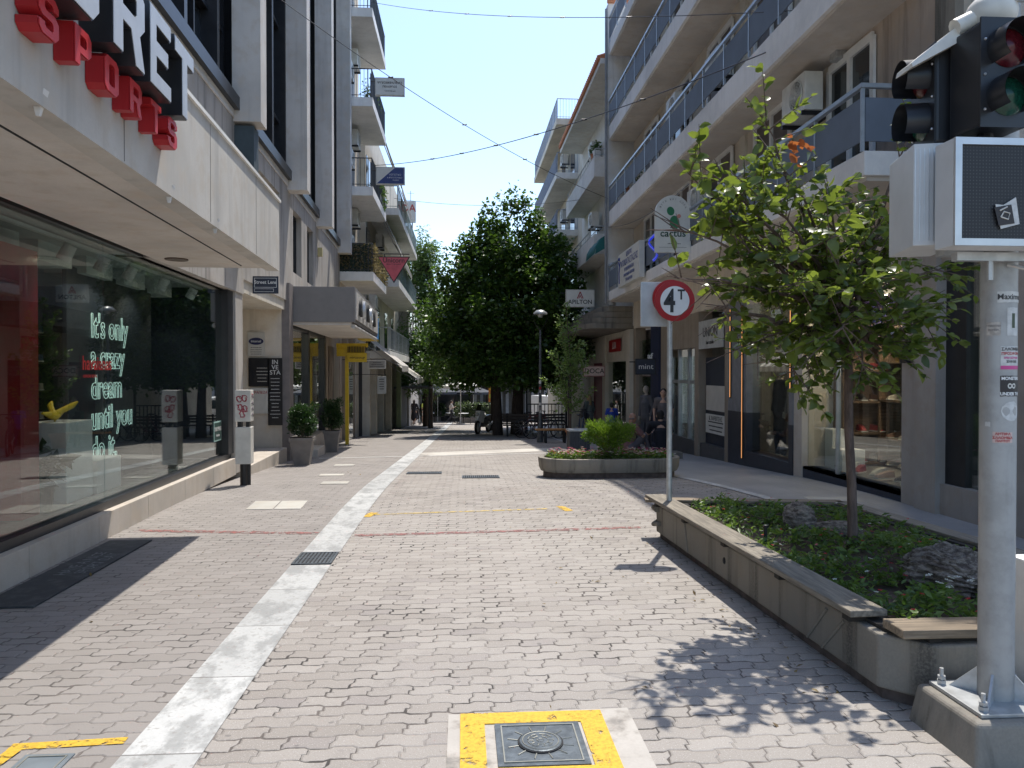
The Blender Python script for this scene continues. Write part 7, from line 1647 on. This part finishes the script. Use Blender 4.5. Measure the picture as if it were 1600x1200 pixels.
# light green feathery tree at left
M_LIGHT = leaf_mat('pale_feathery_leaf', (.05, .11, .03), (.13, .22, .07), .35, .5)
bl3 = []
for z_ in np.arange(.9, 9.0, .62):
    w = 1.75*(1-abs(z_-3.2)/8.5) if z_ < 7 else 1.0*(1-(z_-7)/2.6)
    for k in range(4): bl3.append((-2.25+rt.uniform(-w, w), 47+rt.uniform(-1.4, 1.4), z_, .62, .62, .42))
for (x_, z_) in ((-2.75, 9.3), (-2.3, 9.9), (-3.0, 8.7), (-1.7, 8.6)): bl3.append((x_, 47, z_, .22, .22, .6))
big_tree('tall pale green feathery tree beyond the awnings on the left', (-2.2, 47, gz(47)), [([(-2.2, 47, gz(47)), (-2.2, 47, 2), (-2.3, 47, 8.8)], [.20, .15, .04])], bl3, 15000, .24, M_LIGHT, M_BARKD, 5, .2, wid=.3, twigs=44, up=.3, limb_r=.06)
bl3 = [(-1.75+rt.uniform(-.9, .9), 43+rt.uniform(-1, 1), rt.uniform(1.3, 3.9), .7, .7, .5) for _ in range(18)]
big_tree('medium green leafy tree between the pale tree and the huge dark one', (-1.75, 43, gz(43)), [([(-1.75, 43, gz(43)), (-1.75, 43, 1.6)], [.14, .1])], bl3, 9000, .16, leaf_mat('mid_green_leaf', (.02, .06, .012), (.07, .14, .03), .3, .5), M_BARKD, twigs=24, limb_r=.05)
for k, (x_, y_, s_, lb) in enumerate(((-4.5, 62, 1.0, 'rounded dark tree behind the far left parasols'), (-1.3, 64, 1.1, 'rounded dark tree behind the white parasol'), (2.2, 65, 1.0, 'rounded dark tree behind the second tree'), (6.5, 63, .9, 'rounded dark tree at the far right end of the street'))):
    bb = [(x_+rt.uniform(-2.2, 2.2)*s_, y_+rt.uniform(-1, 1), rt.uniform(.9, 4.6)*s_, 1.2, 1.2, .8) for _ in range(14)]
    big_tree(lb, (x_, y_, gz(y_)), [([(x_, y_, gz(y_)), (x_, y_, 2)], [.2, .14])], bb, 5000, .26, M_BIG, M_BARKD, group='trees closing the street', twigs=16)
# sapling on the right
SP = (3.05, 21.6, gz(21.6)); bls = []
T = thing('sapling', 'slender young tree with upright twigs in front of the white red logo lightbox', 'tree', SP); b = MB(); PP = []; DD = []
b.tube([(0, 0, 0), (.02, 0, 1.2), (.0, 0, 2.6), (-.12, 0, 4.0)], [.035, .03, .02, .006], 8)
for k in range(34):
    z0 = rt.uniform(.9, 3.3); a = rt.uniform(0, 6.28); L_ = rt.uniform(.5, 1.15)*(1.0 if z0 < 2.4 else .6); o = Vector((math.cos(a), math.sin(a)*.7, 0)); s_ = Vector((0, 0, z0))
    e = s_+o*L_*.75+Vector((0, 0, L_*.75)); m_ = s_.lerp(e, .5)+o*.10; pts = [s_, s_.lerp(m_, .5), m_, m_.lerp(e, .5), e]; b.tube(pts, [.011, .009, .007, .005, .002], 5)
    for q in range(int(L_*85)):
        t_ = rt.random(); i = min(3, int(t_*4)); p_ = pts[i].lerp(pts[i+1], t_*4-i); PP.append((p_.x+rt.gauss(0, .05), p_.y+rt.gauss(0, .05), p_.z+rt.gauss(0, .04))); DD.append((o.x*.5, o.y*.5, .4))
for q in range(150): PP.append((rt.gauss(-.08, .06), rt.gauss(0, .06), rt.uniform(2.6, 4.1))); DD.append((0, 0, 1))
for q in range(500): PP.append((rt.gauss(0, .18), rt.gauss(0, .18), rt.uniform(.95, 2.6))); DD.append((0, 0, .4))
b.build('trunk', M_BARKN, T, True); leaves(PP, .085, leaf_mat('sapling_leaf', (.06, .13, .035), (.20, .29, .10), .5, .4), 'crown', T, .4, 1, .6, dirs=DD)
T = thing('tree_stake', 'dark wooden stake beside the sapling stem', 'stake', (2.98, 21.4, gz(21.4))); MB().tube([(0, 0, 0), (0, 0, 1.9)], .025, 8).build('stake', M_BARKD, T); MB().lathe([(.05, 0), (.05, .03)], 10, (.03, .05, 1.4)).build('tie', M_BLACKM, T)

# ================================================================ PEOPLE
T = thing('low_seat', 'low concrete seat block under the two sitting people', 'seat', (4.0, 16.65, gz(16.65))); MB().bbox(-.8, .8, -.22, .22, -.05, .15, .01).build('block', M_CONC_D, T)
T, J = person('person in long dark clothes pushing a stroller away along the left shops', (-3.10, 50.0, gz(50)), rad(-8), 'walk', 1.66, (.03, .03, .035), (.03, .03, .035), sleeve=1, hair='long', arms='push', dress=True, vox=.016)
T = thing('stroller', 'dark baby stroller pushed along the left shops', 'stroller', (-3.02, 50.75, gz(50.7)), rad(-8))
b = MB(); b.tube([(-.22, -.35, 1.02), (.22, -.35, 1.02)], .018, 6)
for s_ in (-1, 1): b.tube([(s_*.22, -.35, 1.02), (s_*.24, .30, .12)], .014, 6); b.tube([(s_*.22, .1, .6), (s_*.26, -.25, .12)], .014, 6)
b.build('frame', M_ALU, T)
b = MB(); b.hexa([(-.2, -.15, .40), (.2, -.15, .40), (.2, .35, .35), (-.2, .35, .35)], [(-.2, -.22, .95), (.2, -.22, .95), (.2, .25, .62), (-.2, .25, .62)]); b.build('seat', M_BLACKM, T)
b = MB(); b.lathe([(.26, 0), (.24, .4)], 14, a0=0, a1=math.pi); b.build('hood', M_BLACKM, T, rot=(0, rad(90), 0), loc=(-.2, -.02, .88))
for s_ in (-1, 1):
    for y_ in (.30, -.25): MB().lathe([(0, -.02), (.11, -.02), (.11, .02), (0, .02)], 16).build('wheel', M_BLACKM, T, rot=(0, rad(90), 0), loc=(s_*.26, y_, .11))
T, J = person('person in a yellow top and pale shorts walking with a white bag', (-2.62, 54.5, gz(54.5)), rad(15), 'walk', 1.66, (.42, .48, .08), (.55, .52, .48), lowlen=.35, hair='long', vox=.016)
B_ = thing('handbag', 'white shoulder bag carried by the person in the yellow top', 'bag', (-2.36, 54.5, gz(54.5)+.72)); MB().bbox(-.05, .05, -.16, .16, 0, .26, .02).build('bag', M_WHITEP, B_); MB().tube([(0, -.12, .25), (-.05, -.02, .65), (0, .12, .25)], .01, 5).build('strap', M_WHITEP, B_)
person('person in a pale shirt striding to the right in front of the dark parasols', (-.80, 57.5, gz(57.5)), rad(-85), 'walk', 1.68, (.55, .50, .46), (.03, .03, .04), lowlen=1, sleeve=.5, hair='pony', arms='phone', vox=.016)
person('bald person in a dusky pink shirt sitting low behind the round bush', (3.62, 16.6, gz(16.6)+.15), rad(-60), 'squat', 1.68, (.20, .10, .095), (.10, .09, .10), hairc=(.14, .12, .11), hair='bald', skin=M_SKIND, sleeve=.5, vox=.010)
person('person in a black shirt sitting low with their back turned behind the oval planter', (4.38, 16.7, gz(16.7)+.15), rad(-8), 'squat', 1.78, (.012, .013, .02), (.02, .02, .03), hairc=(.015, .012, .01), sleeve=.5, vox=.010)
person('child in a bright blue top walking past the pale shopfront', (4.72, 24.0, gz(24)), rad(-20), 'walk', 1.28, (.02, .05, .30), (.02, .03, .08), hairc=(.01, .01, .01), vox=.011)
person('person with light hair and a dark bag standing by the maroon door', (4.55, 27.3, gz(27.3)), rad(35), 'stand', 1.58, (.12, .14, .13), (.04, .04, .05), hairc=(.25, .17, .09), hair='long', sleeve=1, vox=.013)
B_ = thing('handbag', 'large black shoulder bag on the person with light hair', 'bag', (4.32, 27.2, gz(27.3)+.75)); MB().bbox(-.08, .08, -.18, .18, 0, .34, .03).build('bag', M_BLACKM, B_); MB().tube([(0, -.12, .33), (.08, 0, .62), (0, .12, .33)], .012, 5).build('strap', M_BLACKM, B_)
person('person in a grey top standing in the shade behind the black shirted sitter', (5.02, 18.9, gz(18.9)), rad(160), 'stand', 1.60, (.14, .12, .12), (.05, .05, .06), hairc=(.01, .01, .01), sleeve=.5, vox=.012)

# litter: a few dry leaves on the paving
LF = [(random.uniform(.4, 1.85), random.uniform(3.0, 8), .012) for _ in range(26)]+[(random.uniform(-3.2, -1.6), random.uniform(4, 14), .012) for _ in range(10)]+[(1.75+random.gauss(0, .06), random.uniform(3.6, 7.4), .012) for _ in range(30)]
LF = [(x, y, gz(y)+.012) for x, y, z in LF]
o = leaves(LF, .038, leaf_mat('dry_leaf', (.10, .06, .02), (.24, .17, .06), .1, .7), 'fallen_leaves', None, .95, 1, .5); o['kind'] = 'stuff'
# pots on balconies
def balcony_pots(label, loc, n, dy, h=.35, fol=.28):
    T = thing('balcony_plants', label, 'plants', loc)
    for i in range(n):
        MB().lathe([(.10, 0), (.15, .26), (.17, .27), (.17, .31), (.14, .31)], 14, (0, i*dy, 0)).build('pot', M_TILE if i % 2 else M_WHITEP, T, True)
        leaves(blob_points([(0, i*dy, .3+fol*.8, fol*.7, fol*.8, fol)], 170, .3, 1)[0], .09, MATS['balcony_leaf'], 'foliage', T)
balcony_pots('row of leafy pots behind the railing at the far end of the second right balcony', (4.85, 21.5, 6.66), 3, .6)
balcony_pots('leafy pots at the near end of the third right balcony', (4.85, 10.2, 9.32), 2, .7, .35, .4)
balcony_pots('small pots on the upper white balcony beyond the tiled eaves', (4.75, 26.9, 9.1), 3, .4, .3, .2)
balcony_pots('leafy pots on the second left balcony behind the dark screen', (-3.2, 27.0, 10.75), 3, .8, .3, .45)
